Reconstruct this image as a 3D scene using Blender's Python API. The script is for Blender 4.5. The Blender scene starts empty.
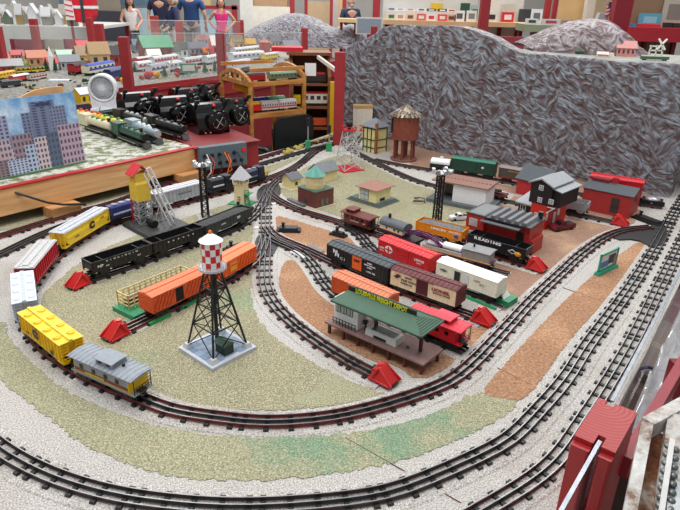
import bpy, math, random
from mathutils import Vector, Matrix
random.seed(7)
S = bpy.context.scene
COL = S.collection
# ---------------------------------------------------------------- camera
F, TH, RO, CZ, L = 600.0, math.atan(260/600), math.radians(1.5), 1.64, 0.74
cam = bpy.data.cameras.new('camera'); cam.sensor_width = 36; cam.lens = 36*F/680; cam.clip_start = .02; cam.clip_end = 100
co = bpy.data.objects.new('camera', cam); COL.objects.link(co); S.camera = co
co.matrix_world = Matrix.Translation((0, 0, CZ)) @ Matrix.Rotation(math.pi/2-TH, 4, 'X') @ Matrix.Rotation(RO, 4, 'Z')
# ---------------------------------------------------------------- light
w = bpy.data.worlds.new('hall_light'); S.world = w; w.use_nodes = True
w.node_tree.nodes['Background'].inputs[0].default_value = (.93, .96, 1, 1)
w.node_tree.nodes['Background'].inputs[1].default_value = .48
def lamp(n, loc, sx, sy, e, rot=(0, 0, 0), c=(1, .98, .95)):
    l = bpy.data.lights.new(n, 'AREA'); l.shape = 'RECTANGLE'; l.size = sx; l.size_y = sy; l.energy = e; l.color = c
    o = bpy.data.objects.new(n, l); COL.objects.link(o); o.location = loc; o.rotation_euler = rot
lamp('ceiling_light_bank', (-1.0, 1.4, 3.9), 1.2, 3.0, 118)
lamp('ceiling_light_bank', (2.2, 3.0, 3.9), 1.2, 3.0, 92)
lamp('ceiling_light_bank', (-3, 7, 4.2), 3, 4, 230)
lamp('ceiling_light_bank', (2.5, 8, 4.2), 3, 4, 230)
lamp('ceiling_light_bank', (-1, 15, 4.2), 8, 5, 560)
S.view_settings.view_transform = 'Standard'; S.view_settings.look = 'None'
S.view_settings.exposure = -0.22; S.view_settings.gamma = 1; S.view_settings.use_curve_mapping = False

# ---------------------------------------------------------------- measuring
def ray(u, v):
    x = (u-340)/F; y = (255-v)/F; c, s = math.cos(RO), math.sin(RO)
    x, y = x*c-y*s, x*s+y*c
    return Vector((x, math.cos(TH)+y*math.sin(TH), -math.sin(TH)+y*math.cos(TH)))
def G(u, v, z=None):
    z = L if z is None else z
    d = ray(u, v); t = (z-CZ)/d.z; return Vector((0, 0, CZ))+d*t
def AY(u, v, y):
    d = ray(u, v); return Vector((0, 0, CZ))+d*(y/d.y)
def HZ(u, v, u0, v0, z0=None):
    g = G(u0, v0, z0); return AY(u, v, g.y).z-g.z
# ---------------------------------------------------------------- materials
def lin(c):
    return tuple((x/255/12.92 if x <= 10 else ((x/255+.055)/1.055)**2.4) for x in c[:3])+(1,)
_M = {}
def M(c, r=.5, m=0, var=.08, sc=60, bump=0, bs=200, spec=.5):
    k = (tuple(c), r, m, var, sc, bump, bs, spec)
    if k in _M: return _M[k]
    mt = bpy.data.materials.new('paint_%d_%d_%d' % tuple(c[:3])); mt.use_nodes = True
    nt = mt.node_tree; b = nt.nodes['Principled BSDF']
    b.inputs['Roughness'].default_value = r; b.inputs['Metallic'].default_value = m
    b.inputs['Specular IOR Level'].default_value = spec
    tc = nt.nodes.new('ShaderNodeTexCoord')
    n = nt.nodes.new('ShaderNodeTexNoise'); n.inputs['Scale'].default_value = sc; n.inputs['Detail'].default_value = 4
    nt.links.new(tc.outputs['Object'], n.inputs['Vector'])
    rp = nt.nodes.new('ShaderNodeMapRange'); rp.inputs['From Min'].default_value = .3; rp.inputs['From Max'].default_value = .7
    rp.inputs['To Min'].default_value = 1-var; rp.inputs['To Max'].default_value = 1+var
    nt.links.new(n.outputs['Fac'], rp.inputs['Value'])
    mx = nt.nodes.new('ShaderNodeVectorMath'); mx.operation = 'SCALE'; l = lin(c); mx.inputs[0].default_value = l[:3]
    nt.links.new(rp.outputs['Result'], mx.inputs['Scale']); nt.links.new(mx.outputs['Vector'], b.inputs['Base Color'])
    if bump:
        n2 = nt.nodes.new('ShaderNodeTexNoise'); n2.inputs['Scale'].default_value = bs; nt.links.new(tc.outputs['Object'], n2.inputs['Vector'])
        bp = nt.nodes.new('ShaderNodeBump'); bp.inputs['Strength'].default_value = bump; bp.inputs['Distance'].default_value = .01
        nt.links.new(n2.outputs['Fac'], bp.inputs['Height']); nt.links.new(bp.outputs['Normal'], b.inputs['Normal'])
    _M[k] = mt; return mt
def speck(name, cols, sc, r=.95, bump=.4, big=None, bigsc=4, bt=(.52, .66), vec='Object'):
    """granular surface: random cells of several colours; optional second family in large patches"""
    mt = bpy.data.materials.new(name); mt.use_nodes = True; nt = mt.node_tree; b = nt.nodes['Principled BSDF']
    b.inputs['Roughness'].default_value = r; b.inputs['Specular IOR Level'].default_value = .15
    tc = nt.nodes.new('ShaderNodeTexCoord')
    def fam(cs):
        n = nt.nodes.new('ShaderNodeTexNoise'); n.inputs['Scale'].default_value = sc; n.inputs['Detail'].default_value = 5; n.inputs['Roughness'].default_value = .75
        nt.links.new(tc.outputs[vec], n.inputs['Vector'])
        cr = nt.nodes.new('ShaderNodeValToRGB'); cr.color_ramp.interpolation = 'LINEAR'
        e = cr.color_ramp.elements
        while len(e) < len(cs): e.new(.5)
        for i, c in enumerate(cs): e[i].position = .35+.29*i/(len(cs)-1); e[i].color = lin(c)
        nt.links.new(n.outputs['Fac'], cr.inputs[0]); return cr.outputs[0], n
    o, n = fam(cols)
    if big:
        o2, _ = fam(big)
        nb = nt.nodes.new('ShaderNodeTexNoise'); nb.inputs['Scale'].default_value = bigsc; nb.inputs['Detail'].default_value = 6; nb.inputs['Roughness'].default_value = .62
        nt.links.new(tc.outputs[vec], nb.inputs['Vector'])
        mr = nt.nodes.new('ShaderNodeMapRange'); mr.inputs['From Min'].default_value = bt[0]; mr.inputs['From Max'].default_value = bt[1]
        nt.links.new(nb.outputs['Fac'], mr.inputs['Value'])
        mx = nt.nodes.new('ShaderNodeMix'); mx.data_type = 'RGBA'; nt.links.new(mr.outputs['Result'], mx.inputs['Factor'])
        nt.links.new(o, mx.inputs['A']); nt.links.new(o2, mx.inputs['B']); o = mx.outputs['Result']
    nt.links.new(o, b.inputs['Base Color'])
    if bump:
        bp = nt.nodes.new('ShaderNodeBump'); bp.inputs['Strength'].default_value = bump; bp.inputs['Distance'].default_value = .002
        nt.links.new(n.outputs['Fac'], bp.inputs['Height']); nt.links.new(bp.outputs['Normal'], b.inputs['Normal'])
    return mt
def woodm(name, c1, c2, sc=(1.5, 20, 20), r=.55):
    mt = bpy.data.materials.new(name); mt.use_nodes = True; nt = mt.node_tree; b = nt.nodes['Principled BSDF']; b.inputs['Roughness'].default_value = r
    tc = nt.nodes.new('ShaderNodeTexCoord'); mp = nt.nodes.new('ShaderNodeMapping'); mp.inputs['Scale'].default_value = sc
    n = nt.nodes.new('ShaderNodeTexNoise'); n.inputs['Scale'].default_value = 3; n.inputs['Detail'].default_value = 6; n.inputs['Distortion'].default_value = .6
    cr = nt.nodes.new('ShaderNodeValToRGB'); e = cr.color_ramp.elements; e[0].position = .35; e[1].position = .65; e[0].color = lin(c1); e[1].color = lin(c2)
    nt.links.new(tc.outputs['Object'], mp.inputs[0]); nt.links.new(mp.outputs[0], n.inputs['Vector']); nt.links.new(n.outputs['Fac'], cr.inputs[0]); nt.links.new(cr.outputs[0], b.inputs['Base Color'])
    return mt
def glassm(name, c=(235, 240, 240), a=.12, r=.03):
    mt = bpy.data.materials.new(name); mt.use_nodes = True; nt = mt.node_tree
    nt.nodes.remove(nt.nodes['Principled BSDF']); out = nt.nodes['Material Output']
    t = nt.nodes.new('ShaderNodeBsdfTransparent'); g = nt.nodes.new('ShaderNodeBsdfGlossy'); g.inputs['Roughness'].default_value = r; g.inputs[0].default_value = lin(c)
    d = nt.nodes.new('ShaderNodeBsdfDiffuse'); d.inputs[0].default_value = lin(c)
    m1 = nt.nodes.new('ShaderNodeMixShader'); m1.inputs[0].default_value = .5; m2 = nt.nodes.new('ShaderNodeMixShader'); m2.inputs[0].default_value = a
    nt.links.new(g.outputs[0], m1.inputs[1]); nt.links.new(d.outputs[0], m1.inputs[2]); nt.links.new(t.outputs[0], m2.inputs[1]); nt.links.new(m1.outputs[0], m2.inputs[2])
    nt.links.new(m2.outputs[0], out.inputs[0]); return mt
BLK = (24, 24, 26); DKG = (52, 54, 56); STEEL = (185, 188, 192); RED = (196, 34, 34); CREAM = (232, 214, 160)
# ---------------------------------------------------------------- mesh builder
class MB:
    def __init__(s): s.v = []; s.f = []; s.m = []; s.s = []
    def add(s, vs, fs, m=0, sm=False):
        o = len(s.v); s.v += [tuple(p) for p in vs]; s.f += [tuple(i+o for i in f) for f in fs]; s.m += [m]*len(fs); s.s += [sm]*len(fs); return s
    def box(s, x0, x1, y0, y1, z0, z1, m=0, t=0, mt=None):
        """t = inset of the top face"""
        vs = [(x0, y0, z0), (x1, y0, z0), (x1, y1, z0), (x0, y1, z0), (x0+t, y0+t, z1), (x1-t, y0+t, z1), (x1-t, y1-t, z1), (x0+t, y1-t, z1)]
        s.add(vs, [(3, 2, 1, 0), (0, 1, 5, 4), (1, 2, 6, 5), (2, 3, 7, 6), (3, 0, 4, 7)], m); s.add(vs, [(4, 5, 6, 7)], m if mt is None else mt); return s
    def bar(s, a, b, w, h=None, m=0):
        a = Vector(a); b = Vector(b); h = h or w; d = (b-a)
        if d.length < 1e-6: return s
        d.normalize(); r = d.cross(Vector((0, 0, 1)))
        if r.length < .01: r = Vector((1, 0, 0))
        r.normalize(); n = r.cross(d); r = r*w/2; n = n*h/2
        vs = [a-r-n, a+r-n, a+r+n, a-r+n, b-r-n, b+r-n, b+r+n, b-r+n]
        return s.add(vs, [(0, 1, 2, 3), (7, 6, 5, 4), (0, 4, 5, 1), (1, 5, 6, 2), (2, 6, 7, 3), (3, 7, 4, 0)], m)
    def cyl(s, a, b, r0, r1=None, n=14, m=0, mc=None, caps=True):
        a = Vector(a); b = Vector(b); r1 = r0 if r1 is None else r1; d = (b-a).normalized()
        r = d.cross(Vector((0, 0, 1)))
        if r.length < .01: r = Vector((1, 0, 0))
        r.normalize(); q = d.cross(r); A = []; B = []
        for i in range(n):
            t = 2*math.pi*i/n; e = r*math.cos(t)+q*math.sin(t); A.append(a+e*r0); B.append(b+e*r1)
        s.add(A+B, [(i, n+i, n+(i+1) % n, (i+1) % n) for i in range(n)], m, True)
        if caps:
            mc = m if mc is None else mc
            if r0 > 1e-5: s.add(A, [tuple(range(n))], mc)
            if r1 > 1e-5: s.add(B, [tuple(reversed(range(n)))], mc)
        return s
    def prism(s, poly, a0, a1, axis='x', m=0, sm=False, mc=None):
        """poly is in the two other axes (y,z), (x,z) or (x,y)"""
        def P(p, a): return (a, p[0], p[1]) if axis == 'x' else ((p[0], a, p[1]) if axis == 'y' else (p[0], p[1], a))
        n = len(poly); A = [P(p, a0) for p in poly]; B = [P(p, a1) for p in poly]
        s.add(A+B, [(i, (i+1) % n, n+(i+1) % n, n+i) for i in range(n)], m, sm)
        mc = m if mc is None else mc
        s.add(A, [tuple(reversed(range(n)))], mc); s.add(B, [tuple(range(n))], mc); return s
    def ball(s, c, r, n=10, m=0, sc=(1, 1, 1), half=False):
        k = n//2; vs = []; fs = []
        for i in range(k+1):
            t = math.pi*(i/k)*(.5 if half else 1)
            for j in range(n):
                p = 2*math.pi*j/n; vs.append((c[0]+r*sc[0]*math.sin(t)*math.cos(p), c[1]+r*sc[1]*math.sin(t)*math.sin(p), c[2]+r*sc[2]*math.cos(t)))
        for i in range(k):
            for j in range(n): fs.append((i*n+j, (i+1)*n+j, (i+1)*n+(j+1) % n, i*n+(j+1) % n))
        return s.add(vs, fs, m, True)
    def tube(s, pts, r, n=6, m=0):
        pts = [Vector(p) for p in pts]; R = []
        for i, p in enumerate(pts):
            d = (pts[min(i+1, len(pts)-1)]-pts[max(i-1, 0)]).normalized(); a = d.cross(Vector((0, 0, 1)))
            if a.length < .05: a = d.cross(Vector((0, 1, 0)))
            a.normalize(); q = d.cross(a); rr = r[i] if isinstance(r, (list, tuple)) else r
            R += [p+(a*math.cos(2*math.pi*j/n)+q*math.sin(2*math.pi*j/n))*rr for j in range(n)]
        k = len(pts)
        s.add(R, [(i*n+j, (i+1)*n+j, (i+1)*n+(j+1) % n, i*n+(j+1) % n) for i in range(k-1) for j in range(n)]+[tuple(range(n)), tuple(reversed(range((k-1)*n, k*n)))], m, True)
        return s
    def build(s, name, mats, par=None, loc=None, rz=0, bev=0):
        me = bpy.data.meshes.new(name); me.from_pydata(s.v, [], s.f)
        for m in (mats if isinstance(mats, (list, tuple)) else [mats]): me.materials.append(m)
        me.polygons.foreach_set('material_index', s.m); me.polygons.foreach_set('use_smooth', s.s)
        me.update()
        import bmesh
        if len(s.v) < 60000:
            bm = bmesh.new(); bm.from_mesh(me); bmesh.ops.recalc_face_normals(bm, faces=bm.faces); bm.to_mesh(me); bm.free()
        o = bpy.data.objects.new(name, me); COL.objects.link(o)
        if par: o.parent = par
        if loc is not None: o.location = loc
        o.rotation_euler.z = rz
        if bev:
            b = o.modifiers.new('bevel', 'BEVEL'); b.width = bev; b.segments = 2; b.limit_method = 'ANGLE'
        return o
def T(name, label, cat, loc=(0, 0, 0), rz=0, group=None):
    o = bpy.data.objects.new(name, None); COL.objects.link(o); o.empty_display_size = .02
    o.location = loc; o.rotation_euler.z = rz; o['label'] = label; o['category'] = cat
    if group: o['group'] = group
    return o
def tag(o, label, cat, group=None, kind=None):
    o['label'] = label; o['category'] = cat
    if group: o['group'] = group
    if kind: o['kind'] = kind
    return o
def struct(o): o['kind'] = 'structure'; return o
def copytree(o, par=None):
    c = o.copy(); COL.objects.link(c)
    if par: c.parent = par
    for ch in list(o.children): copytree(ch, c)
    return c
def text(body, size, m, par, loc, rot, name='lettering', ext=.0003, sx=1, al='CENTER', bold=0):
    cu = bpy.data.curves.new(name, 'FONT'); cu.body = body; cu.size = size; cu.align_x = al; cu.align_y = 'CENTER'; cu.extrude = ext; cu.offset = bold
    tmp = bpy.data.objects.new('tmp', cu); me = bpy.data.meshes.new_from_object(tmp); bpy.data.objects.remove(tmp); bpy.data.curves.remove(cu)
    me.materials.clear(); me.materials.append(m); o = bpy.data.objects.new(name, me); COL.objects.link(o); o.parent = par; o.location = loc; o.rotation_euler = rot; o.scale = (sx, 1, 1); return o
def LP(t, u, v, z=None):
    return (Matrix.Translation(t.location) @ Matrix.Rotation(t.rotation_euler.z, 4, 'Z')).inverted() @ G(u, v, z)
def two(a, b, z=None):
    """ground frame from two pixels: middle, heading, length"""
    A = G(*a, z); B = G(*b, z); d = B-A; return (A+B)/2, math.atan2(d.y, d.x), d.length
def quad(a, b, c, z=None):
    """rectangle whose front edge is a-b and right edge b-c: returns centre, heading, width, depth"""
    A, B, C = G(*a, z), G(*b, z), G(*c, z); d = B-A; wd = d.length; e = d.normalized(); n = Vector((-e.y, e.x, 0)); dp = max(.01, (C-B).dot(n))
    return A+e*wd/2+n*dp/2, math.atan2(d.y, d.x), wd, dp
# ---------------------------------------------------------------- layout board and ground cover
m_ballast = speck('ballast_grit', [(104, 98, 93), (166, 162, 158), (198, 195, 191), (236, 234, 230)], 300, big=[(108, 100, 92), (152, 147, 141), (184, 179, 173), (222, 217, 210)], bigsc=3)
m_grass = speck('ground_foam', [(84, 86, 66), (132, 130, 104), (164, 158, 132), (218, 208, 182)], 260, big=[(84, 104, 80), (122, 138, 110), (150, 160, 130), (190, 190, 160)], bigsc=3.2, bt=(.54, .68))
m_grass2 = speck('ground_foam_green', [(92, 94, 72), (138, 140, 112), (168, 164, 138), (212, 204, 178)], 260, big=[(70, 104, 82), (106, 136, 110), (134, 156, 130), (176, 184, 154)], bigsc=4.5, bt=(.52, .64))
m_dirt = speck('dirt_powder', [(122, 90, 68), (154, 116, 90), (168, 130, 102), (188, 154, 126)], 120, big=[(140, 104, 78), (170, 128, 98), (186, 148, 118), (206, 176, 148)], bigsc=5, bump=.25)
m_dirtp = speck('reddish_dirt', [(120, 92, 80), (146, 114, 98), (164, 132, 114), (184, 154, 136)], 260, big=[(150, 120, 96), (176, 146, 116), (190, 160, 130), (210, 180, 150)], bigsc=4)
m_rb = m_ballast
def flat(name, pts, mat, z0, z1, noise=.006, step=.03, label=None, kind='structure'):
    P = [Vector(p) for p in pts]; out = []
    for i, p in enumerate(P):
        q = P[(i+1) % len(P)]; n = max(1, int((q-p).length/step))
        for k in range(n):
            r = p.lerp(q, k/n); out.append((r.x+random.uniform(-noise, noise), r.y+random.uniform(-noise, noise)))
    o = MB().prism(out, z0, z1, 'z').build(name, mat); o['kind'] = kind
    return o
def chaikin(P, n=2):
    for _ in range(n):
        Q = []
        for i, p in enumerate(P):
            q = P[(i+1) % len(P)]; Q += [p.lerp(q, .25), p.lerp(q, .75)]
        P = Q
    return P
# table top (particle board under the grit), its seams are real gaps between sheets
table = flat('layout_base_trim', [(-2.1, .35, 0), (.40, .35, 0), G(566, 510), G(680, 283), (2.6, 4.2, 0), (2.6, 5.2, 0), (0, 5.2, 0), G(350, 127), G(296, 145.5), G(230, 162.5), G(200, 166), G(-60, 218)], m_ballast, L-.03, L, noise=0, step=9)
table.name = 'trim_1'
for i, (a, b) in enumerate([((345, 438), (480, 514)), ((560, 287), (650, 318)), ((497, 368), (530, 385))]):
    A, B = G(*a), G(*b); o = MB().bar(A+Vector((0, 0, .0012)), B+Vector((0, 0, .0012)), .0016, .002).build('trim_%d' % (i+30), M((112, 78, 62), .9)); struct(o)
def patch(name, px, mat, lift, noise=.004):
    P = chaikin([G(*p) for p in px], 1); return flat(name, P, mat, L-.002, L+lift, noise=noise, step=.007, kind='stuff')
GR = 'ground cover on the layout'
def pt(name, px, mat, lift, label, cat, noise=.005):
    o = patch(name, px, mat, lift, noise); tag(o, label, cat, GR, 'stuff')
pt('grass_mat', [(38, 332), (33, 305), (60, 278), (95, 252), (150, 230), (225, 205), (250, 199), (254, 212), (251, 262), (250, 300), (262, 328), (300, 356), (345, 380), (390, 396), (400, 399), (340, 407), (250, 412), (170, 403), (120, 385), (70, 358)], m_grass, .0016, 'olive ground foam inside the oval of track under the checkered water tower', 'grass')
pt('grass_mat', [(-14, 330), (4, 320), (8, 335), (20, 352), (60, 388), (105, 410), (160, 428), (230, 438), (300, 438), (380, 430), (440, 412), (475, 392), (500, 396), (522, 402), (500, 420), (455, 442), (400, 462), (330, 475), (250, 482), (180, 478), (130, 466), (80, 443), (40, 412), (0, 380), (-14, 365)], m_grass2, .0016, 'crescent of green foam between the inner oval and front outer track', 'grass')
pt('grass_mat', [(322, 368), (350, 383), (388, 397), (345, 404), (300, 407), (292, 398), (322, 390)], m_grass2, .0022, 'green-tinted foam corner left of the bumper in front of the depot', 'grass')
pt('dirt_patch', [(480, 394), (498, 372), (545, 320), (585, 282), (610, 262), (640, 240), (648, 243), (608, 299), (570, 339), (540, 382), (522, 402), (500, 399)], m_dirt, .0019, 'long orange-brown dirt strip between two tracks beside the green billboard', 'dirt', .002)
pt('dirt_patch', [(284, 261), (278, 281), (283, 299), (300, 319), (340, 344), (372, 362), (395, 364), (418, 383), (458, 363), (445, 352), (395, 335), (345, 312), (316, 291), (306, 268), (294, 260)], m_dirt, .0019, 'teardrop dirt patch running under the depot platform', 'dirt', .002)
pt('dirt_patch', [(272, 214), (300, 222), (345, 236), (364, 246), (372, 262), (340, 262), (306, 246), (280, 235)], m_dirt, .0018, 'dirt patch between the spine track and the brown caboose', 'dirt')
pt('dirt_patch', [(455, 294), (520, 316), (530, 300), (545, 284), (600, 236), (640, 222), (640, 206), (560, 200), (500, 195), (470, 262), (430, 262)], m_dirtp, .0014, 'brown dirt yard around the red buildings and pickup', 'dirt')
pt('dirt_patch', [(435, 348), (478, 366), (492, 345), (505, 322), (470, 318), (440, 335)], m_dirt, .0012, 'small dirt patch behind the red caboose', 'dirt')
pt('dirt_patch', [(348, 128), (372, 118), (430, 130), (660, 190), (655, 202), (600, 205), (540, 200), (480, 185), (425, 172), (390, 152), (362, 142)], m_dirtp, .0013, 'reddish dirt strip along the foot of the mountain', 'dirt')
pt('grass_mat', [(275, 186), (300, 170), (330, 157), (350, 154), (385, 172), (420, 184), (470, 205), (475, 222), (455, 236), (415, 238), (380, 231), (340, 216), (290, 202)], m_grass, .0015, 'olive foam around the small hut and the red beacon tower', 'grass')
pt('grass_mat', [(-10, 236), (60, 214), (130, 194), (170, 180), (200, 173), (260, 157), (330, 139), (356, 133), (352, 128), (297, 146.5), (230, 163.5), (190, 170), (-10, 214)], m_grass, .0014, 'narrow green strip along the foot of the wooden table', 'grass')
pt('grass_mat', [(258, 178), (280, 168), (300, 158), (312, 152), (280, 156), (256, 166)], m_grass, .0015, 'small foam patch behind the cream control tower', 'grass')
# ---------------------------------------------------------------- tracks
class Path:
    def __init__(s, px, sm=10):
        P = [G(*p) if len(p) == 2 else Vector(p) for p in px]
        for p in P: p.z = 0
        Q = []; n = len(P)
        for i in range(n-1):
            p0, p1, p2, p3 = P[max(i-1, 0)], P[i], P[i+1], P[min(i+2, n-1)]
            k = max(2, int((p2-p1).length/.01))
            for j in range(k):
                t = j/k; Q.append(.5*((2*p1)+(p2-p0)*t+(2*p0-5*p1+4*p2-p3)*t*t+(3*p1-p0-3*p2+p3)*t**3))
        Q.append(P[-1])
        for _ in range(sm*3):
            Q = [Q[0]]+[(Q[i-1]+Q[i]*2+Q[i+1])/4 for i in range(1, len(Q)-1)]+[Q[-1]]
        R = [Q[0]]; acc = 0
        for i in range(1, len(Q)):
            if (Q[i]-R[-1]).length > .012: R.append(Q[i])
        s.P = R; s.S = [0]
        for i in range(1, len(R)): s.S.append(s.S[-1]+(R[i]-R[i-1]).length)
        s.len = s.S[-1]
        s.N = []
        for i in range(len(R)):
            d = (R[min(i+1, len(R)-1)]-R[max(i-1, 0)]).normalized(); s.N.append(Vector((-d.y, d.x, 0)))
    def at(s, d):
        d = max(0, min(s.len-1e-5, d)); import bisect
        i = max(0, min(bisect.bisect(s.S, d)-1, len(s.P)-2)); t = (d-s.S[i])/(s.S[i+1]-s.S[i])
        p = s.P[i].lerp(s.P[i+1], t); dd = s.P[i+1]-s.P[i]; return p, math.atan2(dd.y, dd.x)
    def near(s, u, v):
        g = G(u, v); g.z = 0; i = min(range(len(s.P)), key=lambda i: (s.P[i]-g).length); return s.S[i]
RZ = L+.003
m_railtop = M((150, 150, 152), .4, 1, .15)
m_tie = M((26, 26, 28), .45, 0, .1)
tie0 = None
def sweep(path, off, prof, ms, name, mats, par):
    v = []; f = []; fm = []; n = len(prof)
    for p, nn in zip(path.P, path.N):
        for a, b in prof: q = p+nn*(off+a); v.append((q.x, q.y, RZ+b))
    for i in range(len(path.P)-1):
        for j in range(n): f.append((i*n+j, i*n+(j+1) % n, (i+1)*n+(j+1) % n, (i+1)*n+j)); fm.append(ms[j])
    b = MB(); b.v = v; b.f = f; b.m = fm; b.s = [False]*len(f)
    b.add([v[i] for i in range(n)], [tuple(range(n))], 0); b.add(v[-n:], [tuple(reversed(range(n)))], 0)
    return b.build(name, mats, par)
PROF = [(-.0028, .003), (.0028, .003), (.0012, .005), (.0012, .008), (.0019, .0088), (.0012, .0115), (-.0012, .0115), (-.0019, .0088), (-.0012, .008), (-.0012, .005)]
PM = [0, 0, 0, 0, 0, 1, 0, 0, 0, 0]
def tiemesh():
    b = MB()
    b.box(-.0055, .0055, -.029, .029, -.0005, .0042, t=.0008)
    for y in (-.0255, .0255): b.box(-.0065, .0065, y-.0035, y+.0035, -.0005, .0052, t=.001)
    for y in (-.0178, 0, .0178): b.box(-.006, .006, y-.0042, y+.0042, .002, .0062, t=.0015)
    return b
TR = {}
def track(key, px, label, webc, sm=10, ties=True, sec=.24, bed=True, ph=0.0, lift=0, bw=.048):
    global tie0
    p = Path(px, sm); TR[key] = p
    t = T('railway_track', label, 'model railway track', (0, 0, 0), 0, 'three-rail tracks')
    wm = M(webc, .5, .3, .12); ctr = M((58, 56, 56), .5, .3, .12)
    for off, mm in ((-.0178, wm), (0, ctr), (.0178, wm)):
        sweep(p, off, PROF, PM, 'rail', [mm, m_railtop], t)
    k = 0; s = ph
    pos = []
    while s < p.len:
        pos += [s+.013, s+.066, s+.12, s+.174, s+sec-.013]; s += sec
    for d in pos:
        if d > p.len-.005: continue
        q, a = p.at(d)
        if tie0 is None:
            o = tie0 = tiemesh().build('tie', m_tie, t)
        else:
            o = tie0.copy(); COL.objects.link(o); o.parent = t
        o.location = (q.x, q.y, RZ); o.rotation_euler.z = a
    if bed:
        pr = [(-bw, -.004), (-bw+.006, -.0005+lift), (bw-.006, -.0005+lift), (bw, -.004)]
        o = sweep(p, 0, pr, [0, 0, 0, 0], 'roadbed', [m_rb], None); tag(o, 'grit roadbed under ' + label, 'roadbed', None, 'stuff')
    return p
RR = (112, 40, 36); DK = (58, 50, 48)
track('T1', [(-30, 425), (0, 451), (23.5, 465.3), (59, 482), (110, 497), (160, 505), (220, 510), (280, 509), (340, 504), (390, 496), (440, 476.5), (487, 455), (511, 441), (535, 416), (564, 383), (585, 350), (605, 323), (630.6, 288), (656, 248), (670.6, 220), (684, 198), (700, 172)], 'outer front track sweeping round the near edge and up past the billboard', (62, 48, 46))
track('T2', [(455, 530), (480, 515), (510.6, 497), (537.6, 479), (559, 459), (577.6, 431), (600, 397), (633, 341), (662, 282), (675, 256), (690, 226), (705, 196)], 'outermost track running beside the clear guard rail and red post', (84, 44, 42), lift=.0003, bw=.044)
track('T3', [(651, 229), (623, 232), (603, 240), (580, 256.5), (556, 279), (545, 289), (525, 309), (510, 326), (495, 342), (476, 362), (453, 382), (428, 393), (390, 406), (340, 418.5), (300, 423.5), (258, 425), (215, 420), (170, 413), (146, 403), (112, 389), (82, 375), (55, 358), (36, 340), (26, 322), (25, 305), (31, 288), (42, 273), (55, 261), (72, 246), (95, 233), (120, 222.5), (172, 208), (200, 200), (230, 192), (255, 186), (268, 180), (288, 172), (302, 163), (314, 153), (330, 146)], 'inner oval track with dark red rails carrying the long freight train', RR, lift=.0002)
track('X', [(-40, 250), (0, 238.5), (65, 218), (118, 203), (170, 184), (200, 177), (230, 168), (258, 160), (295, 149), (331, 140), (350, 134), (372, 127)], 'back track with red rails along the wooden table', RR, lift=.0004, bw=.04)
track('Y', [(-40, 275), (0, 257), (43, 236), (80, 222), (118, 210), (150, 199), (175, 191.5), (200, 184), (230, 175), (258, 166.5), (300, 154), (325, 147), (350, 140)], 'second back track behind the parked freight cars', DK, lift=.0003, bw=.04)
track('SP', [(330, 146), (316, 152), (304.5, 161), (288, 174), (272, 187), (267, 199), (265.6, 215), (265.6, 236), (266, 250), (264.5, 268), (265, 285), (271, 302), (288, 321), (310.5, 339), (325, 349), (347, 363), (372, 376), (385, 382)], 'central spine track ending at the bumper before the depot', (104, 62, 56), lift=.0006)
track('S1', [(73, 289), (88, 282), (108, 276), (140, 265), (180, 250), (215, 239), (240, 228), (255, 217), (262, 206), (268, 192)], 'siding under the black coal hoppers', DK, bw=.031, lift=.0005)
track('S2', [(109, 340.5), (122, 334), (145, 323), (172, 310), (200, 296), (230, 281), (247, 270), (258, 259), (264, 246), (266, 232)], 'siding under the orange boxcars', RR, bw=.031, lift=.0005)
track('C2', [(267, 190), (273, 198), (284, 205), (301, 212.6), (320.7, 218.5), (342, 225), (360, 230.5), (375, 236), (400, 245.5), (425, 255), (455, 263.5), (489, 272), (508, 277)], 'curved track under the brown caboose and wrecking crane', RR, lift=.0008)
track('R2', [(342, 226), (358, 235), (370, 249), (385, 261), (410, 271.5), (437, 281.5), (470, 294), (508, 308.5)], 'siding under the bright red boxcar and the white reefer', DK, lift=.0004)
track('R1', [(266, 228), (273, 237), (285, 243), (300, 249), (318, 257), (334, 265), (360, 277), (394, 290), (430, 304), (456, 312.5), (484, 323)], 'siding under the black boxcar and the cream and maroon boxcar', RR, lift=.0007)
track('R0', [(267, 236), (276, 244), (293, 250), (307, 260), (317, 273), (326, 287), (340, 300), (362, 310), (395, 324), (430, 339), (468, 355)], 'siding behind the depot under the red caboose', DK, lift=.0009)
track('R4', [(352, 226), (385, 230), (415, 236), (440, 242), (465, 248.5), (500, 259), (541, 271.5)], 'siding under the orange hopper and black lettered hopper', RR, lift=.0005)
track('C1', [(382, 122), (362, 130), (356, 138), (348, 148), (365, 158.5), (390, 171), (410, 180), (430, 186.5), (465, 195), (510, 204), (545, 210), (575, 216), (624, 226.5)], 'winding back track passing the brown tank and the red station', (96, 84, 80), lift=.0006, bw=.042)
track('R5', [(374, 161), (397, 166), (430, 171.5), (470, 177), (520, 186), (580, 196), (662, 209)], 'back siding along the mountain under the green car', (100, 76, 70), lift=.0004, bw=.04)
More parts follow.
